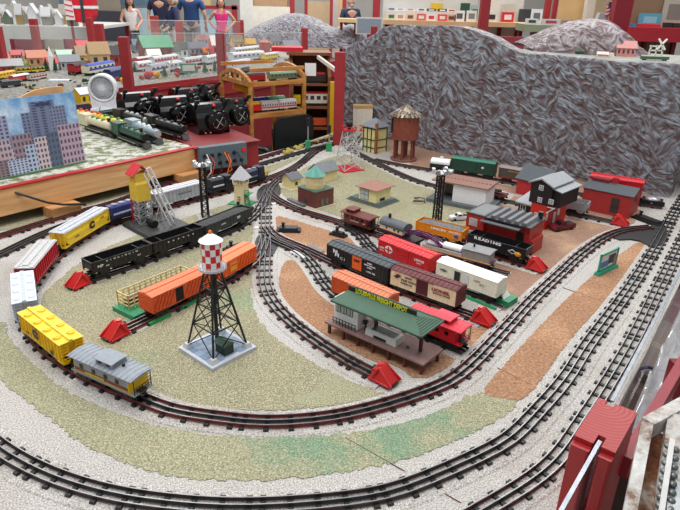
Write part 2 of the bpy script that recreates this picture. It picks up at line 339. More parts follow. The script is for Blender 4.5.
# ---------------------------------------------------------------- rolling stock (model trains, local x along the car)
WZ = RZ+.0115-L          # rail head above the table
m_black = M(BLK, .45); m_wheel = M((60, 58, 58), .4, .6)
_truck = None
def truck(par, x, z=0):
    global _truck
    if _truck is None:
        b = MB()
        for y in (-.021, .021):
            b.box(-.026, .026, y-.002, y+.002, .010, .017); b.box(-.008, .008, y-.003, y+.003, .005, .021)
            for xx in (-.017, .017): b.box(xx-.005, xx+.005, y-.003, y+.003, .004, .014, t=.001)
        b.box(-.006, .006, -.02, .02, .012, .024)
        t = b.build('truck', m_black, par)
        for xx in (-.017, .017):
            q = MB(); q.cyl((xx, -.017, .0095), (xx, .017, .0095), .0022, n=6)
            for y in (-.0165, .0165): q.cyl((xx, y-.0025, .0095), (xx, y+.0025, .0095), .0095, n=14)
            q.build('wheelset', m_wheel, t)
        _truck = t
    else: t = copytree(_truck, par)
    t.location = (x, 0, z); return t
def base(tr, a, b, name, label, cat='train car', group=None, gap=0.006):
    p = TR[tr]; sa, sb = p.near(*a), p.near(*b)
    A, _ = p.at(sa); B, _ = p.at(sb); d = B-A
    c = (A+B)/2; t = T(name, label, cat, (c.x, c.y, L+WZ), math.atan2(d.y, d.x), group); t.scale = (1, 1, .8)
    return t, d.length-gap
def under(t, ln, fm=None, tx=None):
    tx = tx or ln/2-.038
    f = MB(); f.box(-ln/2, ln/2, -.012, .012, .022, .028); f.box(-.03, .03, -.014, .014, .014, .023, t=.003)
    for s in (-1, 1): f.bar((s*(ln/2-.004), 0, .018), (s*(ln/2+.006), 0, .018), .007, .008)
    f.build('underframe', fm or m_black, t)
    truck(t, -tx); truck(t, tx)
W2 = .031
def roofprof(w, z, h):
    return [(-w, z), (w, z), (w, z+.002), (w*.5, z+h*.75), (0, z+h), (-w*.5, z+h*.75), (-w, z+.002)]
def boxcar(tr, a, b, label, body, roof, door, name='boxcar', walk=None, ribs=True, door_m=None, group=None, h=.066, endc=None, doorw=.042, doorx=0, open_door=False, panel=None):
    t, ln = base(tr, a, b, name, label, group=group); under(t, ln)
    bm = M(body, .45); x = ln/2; z0, z1 = .026, .026+h
    q = MB(); q.box(-x, x, -W2, W2, z0, z1)
    n = 9
    for i in range(-n, n+1):          # side ribs and sill steps
        xx = i*x/n*.98
        if abs(xx-doorx) > doorw/2+.002:
            for s in (-1, 1): q.box(xx-.0007, xx+.0007, s*W2-.0009, s*W2+.0009, z0+.002, z1-.002)
    for s in (-1, 1):
        for k in range(5): q.box(s*x-.001, s*x+.001, -W2+.006, W2-.006, z0+.008+k*.011, z0+.011+k*.011)
        for e in (-1, 1):             # ladders
            for k in range(6): q.box(e*(x-.001)-.0012 if e < 0 else x-.012, e*(x-.001)+.012 if e < 0 else x, s*W2-.0018, s*W2+.0018, z0+.004+k*.0095, z0+.0055+k*.0095)
    q.build('body', [bm], t)
    r = MB(); r.prism([(p[0], p[1]) for p in roofprof(W2+.0015, z1, .010)], -x-.001, x+.001, 'x')
    if ribs:
        for i in range(-7, 8):
            xx = i*x/7.3
            for s in (-1, 1): r.bar((xx, s*(W2+.001), z1+.003), (xx, s*.007, z1+.0105), .0022, .0025)
    r.build('roof', M(roof, .5), t)  # roof tones lighter than the body carry the overhead light in their colour
    wk = MB(); wk.box(-x-.002, x+.002, -.0045, .0045, z1+.0105, z1+.0122); wk.build('roof_walk', M(walk or roof, .6), t)
    for s in (-1, 1):
        d = MB()
        if open_door and s < 0:
            d.box(doorx-doorw/2, doorx+doorw/2, -W2-.0006, -W2+.001, z0+.004, z1-.003)
            d.build('door_opening_shade', M((28, 18, 16), .9), t); continue  # flat dark panel painted for the shade inside the open door
        d.box(doorx-doorw/2, doorx+doorw/2, s*W2-.0022, s*W2+.0022, z0+.003, z1-.002)
        for k in range(4): d.box(doorx-doorw/2+.002, doorx+doorw/2-.002, s*W2-.0032, s*W2+.0032, z0+.01+k*.014, z0+.012+k*.014)
        d.build('door', M(door, .45), t)
    tr_ = MB()
    for s in (-1, 1): tr_.bar((doorx-doorw, s*(W2+.0022), z1-.002), (doorx+doorw, s*(W2+.0022), z1-.002), .001, .002)
    tr_.build('door_rail', M(roof, .5), t)
    return t, ln, z0, z1
def deco(t, body, x, z, size, c, sx=1, bold=.0004, name='lettering', y=-W2-.0019):
    return text(body, size, M(c, .6, 0, 0), t, (x, y, z), (math.pi/2, 0, 0), name, sx=sx, bold=bold)
def plate(t, pts, c, name='emblem', y=-W2-.0018, th=.0006):
    return MB().prism(pts, y-th, y, 'y').build(name, M(c, .6, 0, .02), t)
def disc(t, x, z, r, c, name='emblem', y=-W2-.002, n=20):
    return MB().cyl((x, y, z), (x, y+.001, z), r, n=n).build(name, M(c, .6, 0, .02), t)
# --- right yard
t, ln, z0, z1 = boxcar('R1', (333, 265), (394.5, 290), 'black boxcar with an orange door and white NH letters behind the depot', (26, 26, 30), (82, 88, 94), (240, 104, 30), doorw=.042, doorx=.004)
deco(t, 'N', -.098, .074, .022, (235, 238, 240), 1.3, .001); deco(t, 'H', -.090, .060, .022, (235, 238, 240), 1.3, .001); deco(t, 'C 1', -.062, .052, .016, (225, 228, 230))
for k, (s_, q_) in enumerate((('DEST', .008), ('NEW HAVEN', .007), ('RADIO', .006))): deco(t, s_, .062, .079-k*.010, q_, (220, 222, 226), 1.2)
deco(t, '6464', .058, .040, .010, (220, 222, 226)); deco(t, '725', .080, .040, .010, (220, 222, 226))
deco(t, 'NH', .004, .070, .014, (30, 30, 34), 1.2, .0006, y=-W2-.0034)
t, ln, z0, z1 = boxcar('R1', (396.5, 291), (460, 314.5), 'cream-sided boxcar with maroon door and ends lettered LIONEL', (238, 220, 186), (108, 56, 60), (84, 26, 36))
for s in (-1, 1):
    e = MB(); e.box(s*ln/2-.0015, s*ln/2+.0015, -W2-.001, W2+.001, z0, z1)
    for k in range(6): e.box(s*ln/2-.003, s*ln/2+.003, -W2+.004, W2-.004, z0+.006+k*.01, z0+.009+k*.01)
    e.build('end_panel', M((104, 32, 40), .5), t)
deco(t, 'LIONEL', .067, .070, .017, (150, 66, 50), 1.15, .0008); deco(t, 'ELECTRIC TRAINS', .070, .056, .0075, (110, 90, 80)); deco(t, 'LEADS', -.052, .078, .009, (50, 44, 40)); deco(t, 'THE WAY', -.050, .063, .012, (50, 44, 40), 1.1); deco(t, 'MADE IN USA', -.058, .050, .007, (60, 50, 46))
plate(t, [(-.107, .068), (-.094, .062), (-.078, .078), (-.092, .084)], (96, 48, 36), 'picture'); 
t, ln, z0, z1 = boxcar('R2', (379.5, 259.5), (437, 281), 'bright red boxcar with a round white cross herald', (206, 34, 40), (222, 70, 76), (204, 32, 40), doorx=.004)
e = disc(t, -.066, .062, .018, (240, 236, 236)); MB().box(-.081, -.051, -W2-.0034, -W2-.003, .059, .065).box(-.069, -.063, -W2-.0034, -W2-.003, .047, .077).build('cross', M((206, 34, 40), .5), t)
deco(t, 'ATSF', -.099, .060, .010, (240, 220, 220), 1); deco(t, '31 4', -.099, .048, .010, (240, 220, 220)); deco(t, 'LEWIS', .074, .066, .013, (244, 226, 226), 1.2); deco(t, '6464', .072, .053, .010, (240, 220, 220))
t, ln, z0, z1 = boxcar('R2', (441.5, 283), (500, 305), 'off-white reefer boxcar standing over a green loading ramp', (236, 234, 218), (248, 247, 238), (232, 230, 214), ribs=False, doorw=.022, doorx=-.03, name='reefer_car')
plate(t, [(-.041, .034), (-.019, .034), (-.019, .083), (-.041, .083)], (40, 40, 42), 'door_opening_shade', y=-W2-.0035)  # dark plate is painted shade inside the doorway
deco(t, 'O', -.084, .066, .017, (90, 100, 96)); deco(t, 'M&StL', -.084, .066, .008, (90, 100, 96), 1.4); deco(t, 'DAIRY', .042, .070, .008, (150, 150, 130)); deco(t, '361', .062, .060, .012, (120, 130, 126)); plate(t, [(-.012, .042), (.012, .042), (.012, .08), (-.012, .08)], (206, 214, 216), 'ice_door')
t, ln, z0, z1 = boxcar('R0', (338, 298), (392, 323), 'rust-orange boxcar parked behind the depot roof', (206, 84, 36), (224, 134, 100), (196, 76, 34))
# --- orange stock cars on the left siding
t, ln, z0, z1 = boxcar('S2', (144, 323.5), (197.5, 297), 'orange cattle boxcar with an open door beside the yellow stock pen', (222, 88, 38), (238, 122, 80), (214, 82, 34), ribs=False, open_door=True, doorw=.03)
q = MB()
for i in range(-6, 7):
    if abs(i) > 1: q.bar((i*ln/14-.012, -W2-.001, .032), (i*ln/14+.012, -W2-.001, .088), .0025, .001)
q.build('diagonal_brace', M((190, 70, 28), .5), t)
t, ln, z0, z1 = boxcar('S2', (201, 295.5), (252.5, 267), 'orange stock car with a yellow placard on its door behind the checkered water tower', (240, 102, 34), (244, 136, 92), (238, 104, 36), ribs=False)
q = MB()
for i in range(-6, 7):
    if abs(i) > 1: q.bar((i*ln/14-.012, -W2-.001, .032), (i*ln/14+.012, -W2-.001, .088), .0025, .001)
q.build('diagonal_brace', M((206, 84, 30), .5), t)
plate(t, [(-.017, .042), (.017, .042), (.017, .078), (-.017, .078)], (246, 158, 60), 'placard', y=-W2-.0035); deco(t, 'CATTLE', 0, .066, .008, (180, 60, 20), y=-W2-.0044)
# --- cabooses
def caboose(tr, a, b, label, body, roof, cup_x=-.02, stripe=None, win=(20, 20, 22), endc=None, name='caboose', h=.052, cl=.05, bay=False):
    t, ln = base(tr, a, b, name, label); under(t, ln); x = ln/2; z0, z1 = .026, .026+h
    bx = x-.018; q = MB(); q.box(-bx, bx, -W2+.001, W2-.001, z0, z1); q.box(-x, x, -W2+.002, W2-.002, z0-.003, z0+.001); q.build('body', M(body, .45), t)
    r = MB(); r.prism(roofprof(W2+.004, z1, .008), -x, x, 'x')
    for i in range(-7, 8): r.bar((i*x/7.4, -W2-.003, z1+.0035), (i*x/7.4, 0, z1+.0085), .0012, .0012); r.bar((i*x/7.4, W2+.003, z1+.0035), (i*x/7.4, 0, z1+.0085), .0012, .0012)
    r.build('roof', M(roof, .5), t)
    c = MB(); c.box(cup_x-cl/2, cup_x+cl/2, -.022, .022, z1+.002, z1+.021); cu = c.build('cupola', M(body, .45), t)
    MB().prism(roofprof(.0255, z1+.021, .005), cup_x-cl/2-.004, cup_x+cl/2+.004, 'x').build('cupola_roof', M(roof, .5), cu)
    wv = MB()
    for s in (-1, 1):
        for xx in (cup_x-cl*.25, cup_x+cl*.25): wv.box(xx-.006, xx+.006, s*.0225-.0006, s*.0225+.0006, z1+.010, z1+.018)
        for xx in (-bx*.72, -bx*.25, bx*.2, bx*.62): wv.box(xx-.0055, xx+.0055, s*(W2-.0005)-.0008, s*(W2-.0005)+.0008, z0+.024, z0+.037)
    for s in (-1, 1): wv.box(s*bx-.0008, s*bx+.0008, -.006, .006, z0+.002, z0+.04)
    wv.build('window_panes', M(win, .2), t)
    rl = MB()
    for s in (-1, 1):
        for y in (-.026, .026): rl.bar((s*(x-.002), y, z0), (s*(x-.002), y, z1), .0016)
        for y in (-.018, -.009, 0, .009, .018): rl.bar((s*(x-.002), y, z0), (s*(x-.002), y, z0+.022), .001)
        for z in (.011, .022): rl.bar((s*(x-.002), -.026, z0+z), (s*(x-.002), .026, z0+z), .0013)
        for k in range(5): rl.bar((s*(x-.001), .014, z0+.006+k*.01), (s*(x-.001), .024, z0+.006+k*.01), .001)
    rl.build('end_railing', M(endc or BLK, .5), t)
    if stripe:
        for z_a, z_b, c_ in stripe: MB().box(-bx+.001, bx-.001, -W2-.0004, -W2+.002, z_a, z_b).build('stripe', M(c_, .5), t)
    return t, ln, z0, z1
t, ln, z0, z1 = caboose('T3', (82, 376), (145, 401.5), 'grey caboose with yellow ends leading the long freight train', (146, 150, 156), (140, 148, 158), cup_x=.008, cl=.056, stripe=[(.038, .047, (128, 62, 42)), (.034, .037, (214, 178, 60))])
deco(t, 'CHESAPEAKE', -.02, .0425, .008, (226, 196, 90), 1.4, y=-W2-.0012)
for s in (-1, 1): MB().box(s*(ln/2-.0172)-.001, s*(ln/2-.0172)+.001, -W2+.001, W2-.001, z0, z1).build('end_panel', M((226, 186, 24), .5), t)
MB().cyl((.05, .0, z1+.008), (.05, 0, z1+.018), .004, n=8).build('smokestack', m_black, t)
t, ln, z0, z1 = caboose('R0', (411, 331), (462, 353), 'bright red caboose parked at the end of the depot siding', (204, 26, 40), (224, 62, 80), cup_x=.022, cl=.05)
deco(t, 'LV', -.02, .046, .012, (240, 220, 220))
t, ln, z0, z1 = caboose('C2', (344.5, 226), (375.5, 236), 'brown wooden caboose at the head of the wrecking train', (106, 44, 40), (118, 62, 58), cup_x=-.035, cl=.04, h=.046)
deco(t, 'CABOOSE', 0, .044, .007, (210, 190, 180), 1.4); deco(t, '6457', .05, .044, .007, (210, 190, 180))
# --- hoppers
def covhopper(tr, a, b, label, body, roof, kind='hatch', lum=None, h=.064):
    t, ln = base(tr, a, b, 'covered_hopper', label); under(t, ln); x = ln/2; z1 = .03+h
    q = MB(); q.prism([(-x+.03, .026), (x-.03, .026), (x-.012, .050), (x-.004, z1), (-x+.004, z1), (-x+.012, .050)], -W2+.002, W2-.002, 'y')
    if kind == 'round':               # barrel sides
        q.prism([(W2*math.cos(k*math.pi/9-math.pi/2+0)*1.0 if 0 else (W2+.001)*math.sin(math.pi*(.12+.76*k/9)), .033+(z1-.033)*k/9) for k in range(10)]+[(-(W2+.001)*math.sin(math.pi*(.12+.76*k/9)), .033+(z1-.033)*k/9) for k in range(9, -1, -1)], -x+.016, x-.016, 'x')
    else:
        for i in range(-6, 7):
            for s in (-1, 1): q.box(i*x/6.6-.0012, i*x/6.6+.0012, s*(W2-.001)-.0022, s*(W2-.001)+.0022, .034, z1-.001)
    for s in (-1, 1):                 # end frames
        for y in (-W2+.003, -.01, .01, W2-.003): q.bar((s*(x-.003), y, .024), (s*(x-.003), y, z1), .003)
        for k in range(6): q.bar((s*(x-.001), -W2+.003, .03+k*.011), (s*(x-.001), -.01, .03+k*.011), .0018); q.bar((s*(x-.001), W2-.003, .03+k*.011), (s*(x-.001), .01, .03+k*.011), .0018)
        for y in (-W2+.002, W2-.002): q.bar((s*(x-.03), y, .028), (s*(x-.002), y, .028), .004); 
        q.box(s*(x-.012)-.012, s*(x-.012)+.012, -W2+.003, W2-.003, .022, .027)
    q.build('body', M(body, .42), t)
    r = MB(); r.prism(roofprof(W2+.001, z1, .004), -x, x, 'x'); r.build('roof', M(roof, .5), t)
    hm = M(roof, .45)
    if kind == 'hatch':
        for i in (-1.5, -.5, .5, 1.5):
            for s in (-1, 1):
                c = MB(); c.cyl((i*x/2.2, s*.017, z1+.002), (i*x/2.2, s*.017, z1+.008), .011, .0095, 16); c.bar((i*x/2.2, s*.006, z1+.0085), (i*x/2.2, s*.029, z1+.0085), .003, .0015); c.build('hatch', hm, t)
        MB().box(-x, x, -.0045, .0045, z1+.005, z1+.0085).build('roof_walk', hm, t)
    elif kind == 'square':
        for i in (-1.5, -.5, .5, 1.5):
            for s in (-1, 1): MB().box(i*x/2.1-.017, i*x/2.1+.017, s*.019-.010, s*.019+.010, z1+.001, z1+.008, t=.003).build('hatch', hm, t)
        MB().box(-x, x, -.005, .005, z1+.004, z1+.0075).build('roof_walk', M(tuple(max(0, c_-30) for c_ in roof), .5), t)
    else:
        wk = MB()
        for s in (-1, 1): wk.box(-x+.002, x-.002, s*.024-.005, s*.024+.005, z1+.003, z1+.0055)
        for i in range(-5, 6): wk.box(i*x/5.6-.001, i*x/5.6+.001, -.025, .025, z1+.0025, z1+.0045)
        wk.box(-x*.86, x*.86, -.008, .008, z1+.002, z1+.0075); wk.build('roof_walk', hm, t)
    return t, ln, z1
t, ln, z1 = covhopper('T3', (31, 336), (77, 372), 'yellow covered hopper with round hatches coupled to the grey caboose', (238, 192, 24), (244, 204, 44))
deco(t, 'C', -.012, .068, .036, (30, 34, 60), 1.15, .003, y=-W2-.0035); deco(t, 'C&O', -.062, .05, .009, (60, 54, 30), y=-W2-.0035); plate(t, [(.07, .042), (.084, .042), (.084, .056), (.07, .056)], (50, 50, 50), 'data_panel', y=-W2-.0035)
t, ln, z1 = covhopper('T3', (27, 299), (28.5, 331), 'pale blue-white covered hopper with square hatches', (178, 190, 206), (214, 224, 238), 'square')
t, ln, z1 = covhopper('T3', (53, 263), (28, 296), 'red hopper with a light grey panelled roof', (190, 30, 46), (190, 190, 192), 'panel')
deco(t, 'FRISCO', .02, .064, .012, (235, 215, 215), 1, y=-W2-.0035).rotation_euler.z = 0; disc(t, .055, .06, .009, (236, 230, 226), y=-W2-.0036)
t, ln, z1 = covhopper('T3', (60, 257.5), (107, 229), 'yellow cylindrical hopper with silver roof and a round black C emblem', (238, 200, 30), (196, 200, 208), 'round')
deco(t, 'C', .02, .062, .040, (30, 26, 20), 1.1, .0034, y=-W2-.0026); deco(t, 'CHESSIE', -.078, .052, .007, (80, 70, 30), y=-W2-.0026); deco(t, 'SYSTEM', .09, .072, .007, (80, 70, 30), y=-W2-.0026)
t, ln, z1 = covhopper('T3', (153, 214.5), (203, 199.5), 'long light grey covered hopper behind the silver conveyor truss', (168, 172, 176), (204, 206, 212), 'panel')
deco(t, 'UNION PACIFIC', .02, .066, .010, (70, 74, 80), 1.1, y=-W2-.0035)
# --- locomotives of the long train
def diesel(tr, a, b, label, c, hood=(40, 46, 84), stripe=(225, 228, 232), h=.062, name='diesel_locomotive'):
    t, ln = base(tr, a, b, name, label, 'locomotive'); under(t, ln); x = ln/2
    q = MB(); q.box(-x+.004, x-.004, -W2+.001, W2-.001, .024, .031)
    for s in (-1, 1):
        for k in range(9): q.bar((-x+.01+k*(ln-.02)/8, s*(W2-.001), .03), (-x+.01+k*(ln-.02)/8, s*(W2-.001), .05), .001)
        q.bar((-x+.01, s*(W2-.001), .05), (x-.01, s*(W2-.001), .05), .0012)
    q.build('frame', m_black, t)
    q = MB(); q.prism([(-.022, .030), (.022, .030), (.022, .028+h-.006), (.014, .03+h), (-.014, .03+h), (-.022, .028+h-.006)], -x+.02, x-.065, 'x'); q.build('hood', M(hood, .4), t)
    q = MB(); q.box(x-.065, x-.022, -W2+.003, W2-.003, .03, .03+h+.006, t=.003); cb = q.build('cab', M(c, .4), t)
    q = MB()
    for s in (-1, 1): q.box(x-.056, x-.032, s*(W2-.004)-.0022, s*(W2-.004)+.0022, .062, .08)
    q.build('cab_window', M((30, 34, 40), .15), cb)
    q = MB()
    for s in (-1, 1): q.box(-x+.03, x-.07, s*.0225-.0008, s*.0225+.0008, .044, .054)
    q.build('stripe', M(stripe, .5), t)
    for k in range(3): MB().cyl((-x+.05+k*.035, 0, .03+h), (-x+.05+k*.035, 0, .03+h+.004), .011, n=14).build('roof_fan', M((150, 154, 160), .4, .4), t)
    return t
diesel('T3', (109, 228), (151, 215), 'dark blue and white diesel locomotive half hidden by the yellow coal tower', (44, 52, 112), (48, 58, 120))
diesel('T3', (205, 199), (235, 191), 'black and white diesel locomotive in front of the control box', (30, 32, 40), (30, 32, 42))
diesel('T3', (238, 190), (264, 182), 'dark navy locomotive behind the cream control tower', (34, 40, 66), (36, 42, 70), (120, 124, 132))
# --- open hoppers
def openhopper(tr, a, b, label, c, load=None, h=.05, name='open_hopper'):
    t, ln = base(tr, a, b, name, label); under(t, ln); x = ln/2; z1 = .03+h; w = W2
    q = MB()
    for s in (-1, 1):
        q.box(-x, x, s*w-.0012, s*w+.0012, .032, z1); q.box(-x, x, s*w-.0022, s*w+.0022, z1-.003, z1)
        for i in range(-6, 7): q.box(i*x/6.2-.001, i*x/6.2+.001, s*w-.0025, s*w+.0025, .032, z1)
        q.bar((s*x, -w, z1-.001), (s*x, w, z1-.001), .003); q.box(s*x-.001, s*x+.001, -w, w, .044, z1)
        q.bar((s*(x-.002), -w+.002, .026), (s*(x-.002), -w+.002, z1), .003); q.bar((s*(x-.002), w-.002, .026), (s*(x-.002), w-.002, z1), .003)
        for k in range(4): q.bar((s*(x+.0005), w-.002, .032+k*.011), (s*(x+.0005), w-.014, .032+k*.011), .0013)
        q.add([(s*x, -w, z1-.018), (s*x, w, z1-.018), (s*x*.5, w, .032), (s*x*.5, -w, .032)], [(0, 1, 2, 3)])
    for xx in (-.3, .3): q.prism([(xx*ln-.022, .03), (xx*ln+.022, .03), (xx*ln+.008, .014), (xx*ln-.008, .014)], -w+.004, w-.004, 'y')
    q.box(-x*.6, x*.6, -w, w, .030, .033); q.box(-x, x, -.003, .003, .024, .032)
    for i in (-.3, .3): q.bar((i*ln, -w, z1-.006), (i*ln, w, z1-.006), .002)
    q.build('body', M(c, .42), t)
    if load:
        l = MB(); N = 26; K = 6; vs = []
        for i in range(N+1):
            for j in range(K+1):
                e = min(i, N-i, 3)/3*.6+min(j, K-j, 2)/2*.4
                vs.append((-x+.004+(ln-.008)*i/N, -w+.002+(2*w-.004)*j/K, z1-.012+.012*e+random.uniform(-.0012, .0012)))
        l.add(vs, [(i*(K+1)+j, (i+1)*(K+1)+j, (i+1)*(K+1)+j+1, i*(K+1)+j+1) for i in range(N) for j in range(K)]); o = l.build('coal_load', M(load, .8, 0, .3, 150, .6, 300), t); o['kind'] = 'stuff'
    return t, ln, z1
t, ln, z1 = openhopper('S1', (87, 282.5), (148, 262), 'empty black hopper nearest the red bumper on the coal siding', (28, 28, 31))
for i in range(9): deco(t, 'N&W'[i % 3], -.06+i*.014, .070, .008, (210, 210, 210), y=-W2-.003)
deco(t, 'NP', -.085, .056, .016, (220, 220, 220), y=-W2-.003); deco(t, '346', -.06, .05, .008, (200, 200, 200), y=-W2-.003); deco(t, 'BLT', .06, .05, .008, (200, 200, 200), y=-W2-.003)
t, ln, z1 = openhopper('S1', (150, 261.5), (200, 243.5), 'empty black hopper under the yellow coal tower', (26, 26, 28))
for i in range(6): disc(t, -.05+i*.022, .064, .003, (206, 206, 206), y=-W2-.0032)
t, ln, z1 = openhopper('S1', (202, 243), (250, 224), 'dark grey hopper heaped with coal near the cream control tower', (52, 60, 60), (70, 70, 72))
deco(t, 'B9', .05, .058, .018, (225, 228, 228), y=-W2-.003); deco(t, 'LEHIGH', -.04, .056, .008, (210, 214, 214), y=-W2-.003)
t, ln, z1 = openhopper('R4', (416, 236.5), (466, 248.5), 'orange hopper loaded with grey coal behind the purple crane boom', (238, 142, 24), (118, 118, 122))
deco(t, 'UNION', .0, .064, .016, (248, 240, 220), 1.2, .0006, y=-W2-.003); deco(t, 'PACIFIC', .07, .064, .014, (248, 240, 220), 1.0, y=-W2-.003); plate(t, [(.07, .04), (.084, .04), (.087, .052), (.077, .056), (.067, .052)], (60, 80, 150), y=-W2-.003)
t, ln, z1 = openhopper('R4', (470, 250), (527, 267), 'black hopper lettered READING beside the red coaling shed', (24, 24, 28))
for i, ch in enumerate('READING'): deco(t, ch, -.082+i*.016, .070, .018, (240, 240, 240), 1.2, .0009, y=-W2-.003)
plate(t, [(.05, .054), (.068, .043), (.086, .054), (.068, .066)], (240, 240, 242), y=-W2-.003); plate(t, [(.055, .054), (.068, .047), (.081, .054), (.068, .062)], (30, 30, 34), 'emblem_centre', y=-W2-.0038)
MB().ball((ln/2-.026, -W2-.003, .048), .014, sc=(1, .35, .8)).build('herald', M((222, 150, 40), .5), t)
# --- wrecking crane, boom tender
t, ln = base('C2', (380, 238.5), (418, 251.5), 'crane_car', 'grey and cream wrecking crane with a purple boom', 'train car'); t.scale = (1, 1, 1); under(t, ln)
MB().box(-ln/2, ln/2, -W2, W2, .026, .034).build('deck', M((34, 34, 38), .5), t)
q = MB(); q.prism([(-.028, .036), (.028, .036), (.028, .062), (-.028, .062)], -.085, .03, 'x'); cbn = q.build('cab', M((206, 200, 190), .45), t)
q = MB(); q.prism([(.030*math.cos(k*math.pi/10), .060+.026*math.sin(k*math.pi/10)) for k in range(11)], -.09, .034, 'x', sm=True); q.build('cab_roof', M((92, 98, 104), .45), cbn)
MB().box(-.086, .031, -.0295, .0295, .036, .044).build('purple_band', M((84, 34, 80), .5), cbn); MB().box(-.086, .031, -.0298, .0298, .044, .0465).build('yellow_band', M((222, 180, 60), .5), cbn)
MB().cyl((-.06, 0, .082), (-.06, 0, .102), .006, n=10).build('smokestack', m_black, cbn)
q = MB()
for xx in (-.05, -.01, .01): q.box(xx-.004, xx+.004, -.029, -.0275, .050, .058)
q.build('window_panes', M((30, 30, 34), .3), cbn)
q = MB(); bx = [(.03, .046), (.07, .060), (.12, .066), (.17, .060), (.2, .046)]
for s in (-.008, .008):
    for i in range(4): q.bar((bx[i][0], s, bx[i][1]), (bx[i+1][0], s, bx[i+1][1]), .004, .006)
    for i in range(4): q.bar((bx[i][0], s, bx[i][1]+.010), (bx[i+1][0], s, bx[i+1][1]+.008), .003); q.bar((bx[i][0], s, bx[i][1]+.01), (bx[i+1][0], s, bx[i+1][1]), .002)
for i in range(5): q.bar((bx[i][0], -.008, bx[i][1]), (bx[i][0], .008, bx[i][1]), .003)
q.build('boom', M((92, 34, 84), .45), t)
MB().cyl((.196, 0, .04), (.196, 0, .05), .004, n=8).build('hook', m_black, t)
t, ln = base('C2', (424, 254.5), (490, 272), 'work_caboose', 'grey work caboose with white tank and purple frame coupled to the crane', 'train car'); under(t, ln); x = ln/2
q = MB(); q.box(-x, x, -W2, W2, .026, .033); q.build('deck', M((86, 34, 78), .5), t)
MB().box(-x, x, -W2-.0006, -W2+.001, .033, .037).build('yellow_stripe', M((222, 182, 60), .5), t)
q = MB(); q.box(.03, x-.008, -W2+.002, W2-.002, .033, .078)
for i in range(16): q.box(.034+i*.006, .0355+i*.006, -W2+.001, -W2+.003, .036, .077)
c_ = q.build('cabin', M((152, 150, 150), .5), t)
MB().prism(roofprof(W2+.003, .078, .007), .026, x-.002, 'x').build('cabin_roof', M((132, 134, 138), .5), c_)
MB().cyl((.06, 0, .084), (.06, 0, .1), .004, n=8).build('smokestack', m_black, c_)
MB().cyl((-x+.02, 0, .056), (.018, 0, .056), .017, n=18).build('tank', M((238, 240, 240), .3), t)
q = MB(); q.box(-x+.006, .028, -W2, -W2+.004, .033, .050); q.box(-x+.006, .028, W2-.004, W2, .033, .050); q.build('tool_box', M((176, 172, 168), .5), t)
MB().cyl((-.06, 0, .07), (-.06, 0, .088), .006, n=10).build('filler_cap', m_black, t)
# --- back siding
t, ln, z0, z1 = boxcar('R5', (450, 174.5), (494, 181.5), 'dark green boxcar with a white diamond at the foot of the mountain', (22, 62, 48), (70, 130, 110), (24, 64, 50), ribs=False, h=.08)
plate(t, [(.05, .072), (.058, .063), (.066, .072), (.058, .081)], (236, 240, 238)); q = MB(); 
t, ln = base('R5', (431, 171.5), (451, 175), 'tank_car', 'white-topped black tank car in front of the mountain', 'train car'); under(t, ln, tx=.03)
MB().cyl((-ln/2+.004, 0, .058), (ln/2-.004, 0, .058), .028, n=18).build('tank', M((236, 238, 240), .3), t); MB().cyl((0, 0, .084), (0, 0, .097), .010, n=12).build('dome', M((236, 238, 240), .3), t); MB().box(-ln/2+.002, ln/2-.002, -.03, .03, .026, .05).build('tank_saddle', m_black, t)
t, ln, z0, z1 = boxcar('R5', (499, 183), (548, 190), 'grey and maroon boxcar with yellow lettering behind the white building', (78, 74, 70), (150, 146, 146), (78, 72, 70))
deco(t, 'ROCK ISLAND', -.04, .078, .010, (196, 160, 70), 1.2); MB().box(-ln/2, ln/2, -W2-.0015, W2+.0015, .026, .036).box(-ln/2, ln/2, -W2-.0015, W2+.0015, .088, .093).build('maroon_band', M((136, 30, 34), .5), t)
t, ln, z0, z1 = boxcar('R5', (586, 199), (637, 207), 'long red boxcar behind the red freight station', (196, 28, 38), (212, 50, 60), (190, 26, 36)); t.scale = (1, 1, 1.1)
t, ln = base('R5', (639, 207.5), (661, 211), 'flat_car', 'black flat car carrying a silver dome at the corner of the mountain', 'train car'); under(t, ln, tx=.03); MB().box(-ln/2, ln/2, -W2, W2, .026, .033).build('deck', m_black, t)
MB().ball((0, 0, .033), .032, 16, sc=(1.1, .8, .55), half=True).build('dome_load', M((176, 178, 184), .3, .5), t)
t, ln = base('C1', (468, 195.5), (506, 203), 'flat_car', 'dark red flat car with scrap behind the brown-roofed white building', 'train car'); under(t, ln)
q = MB(); q.box(-ln/2, ln/2, -W2, W2, .026, .034); q.build('deck', M((120, 38, 38), .5), t)
q = MB()
for i in range(9): q.bar((random.uniform(-.09, .09), random.uniform(-.02, .02), .038), (random.uniform(-.09, .09), random.uniform(-.02, .02), .05), .01)
q.build('scrap_load', M((70, 66, 64), .6, .4), t)
t, ln, z1 = openhopper('C1', (560, 213), (586, 219), 'short silver ore hopper between the black house and the red station', (164, 170, 178), (80, 80, 84), h=.045, name='ore_car')
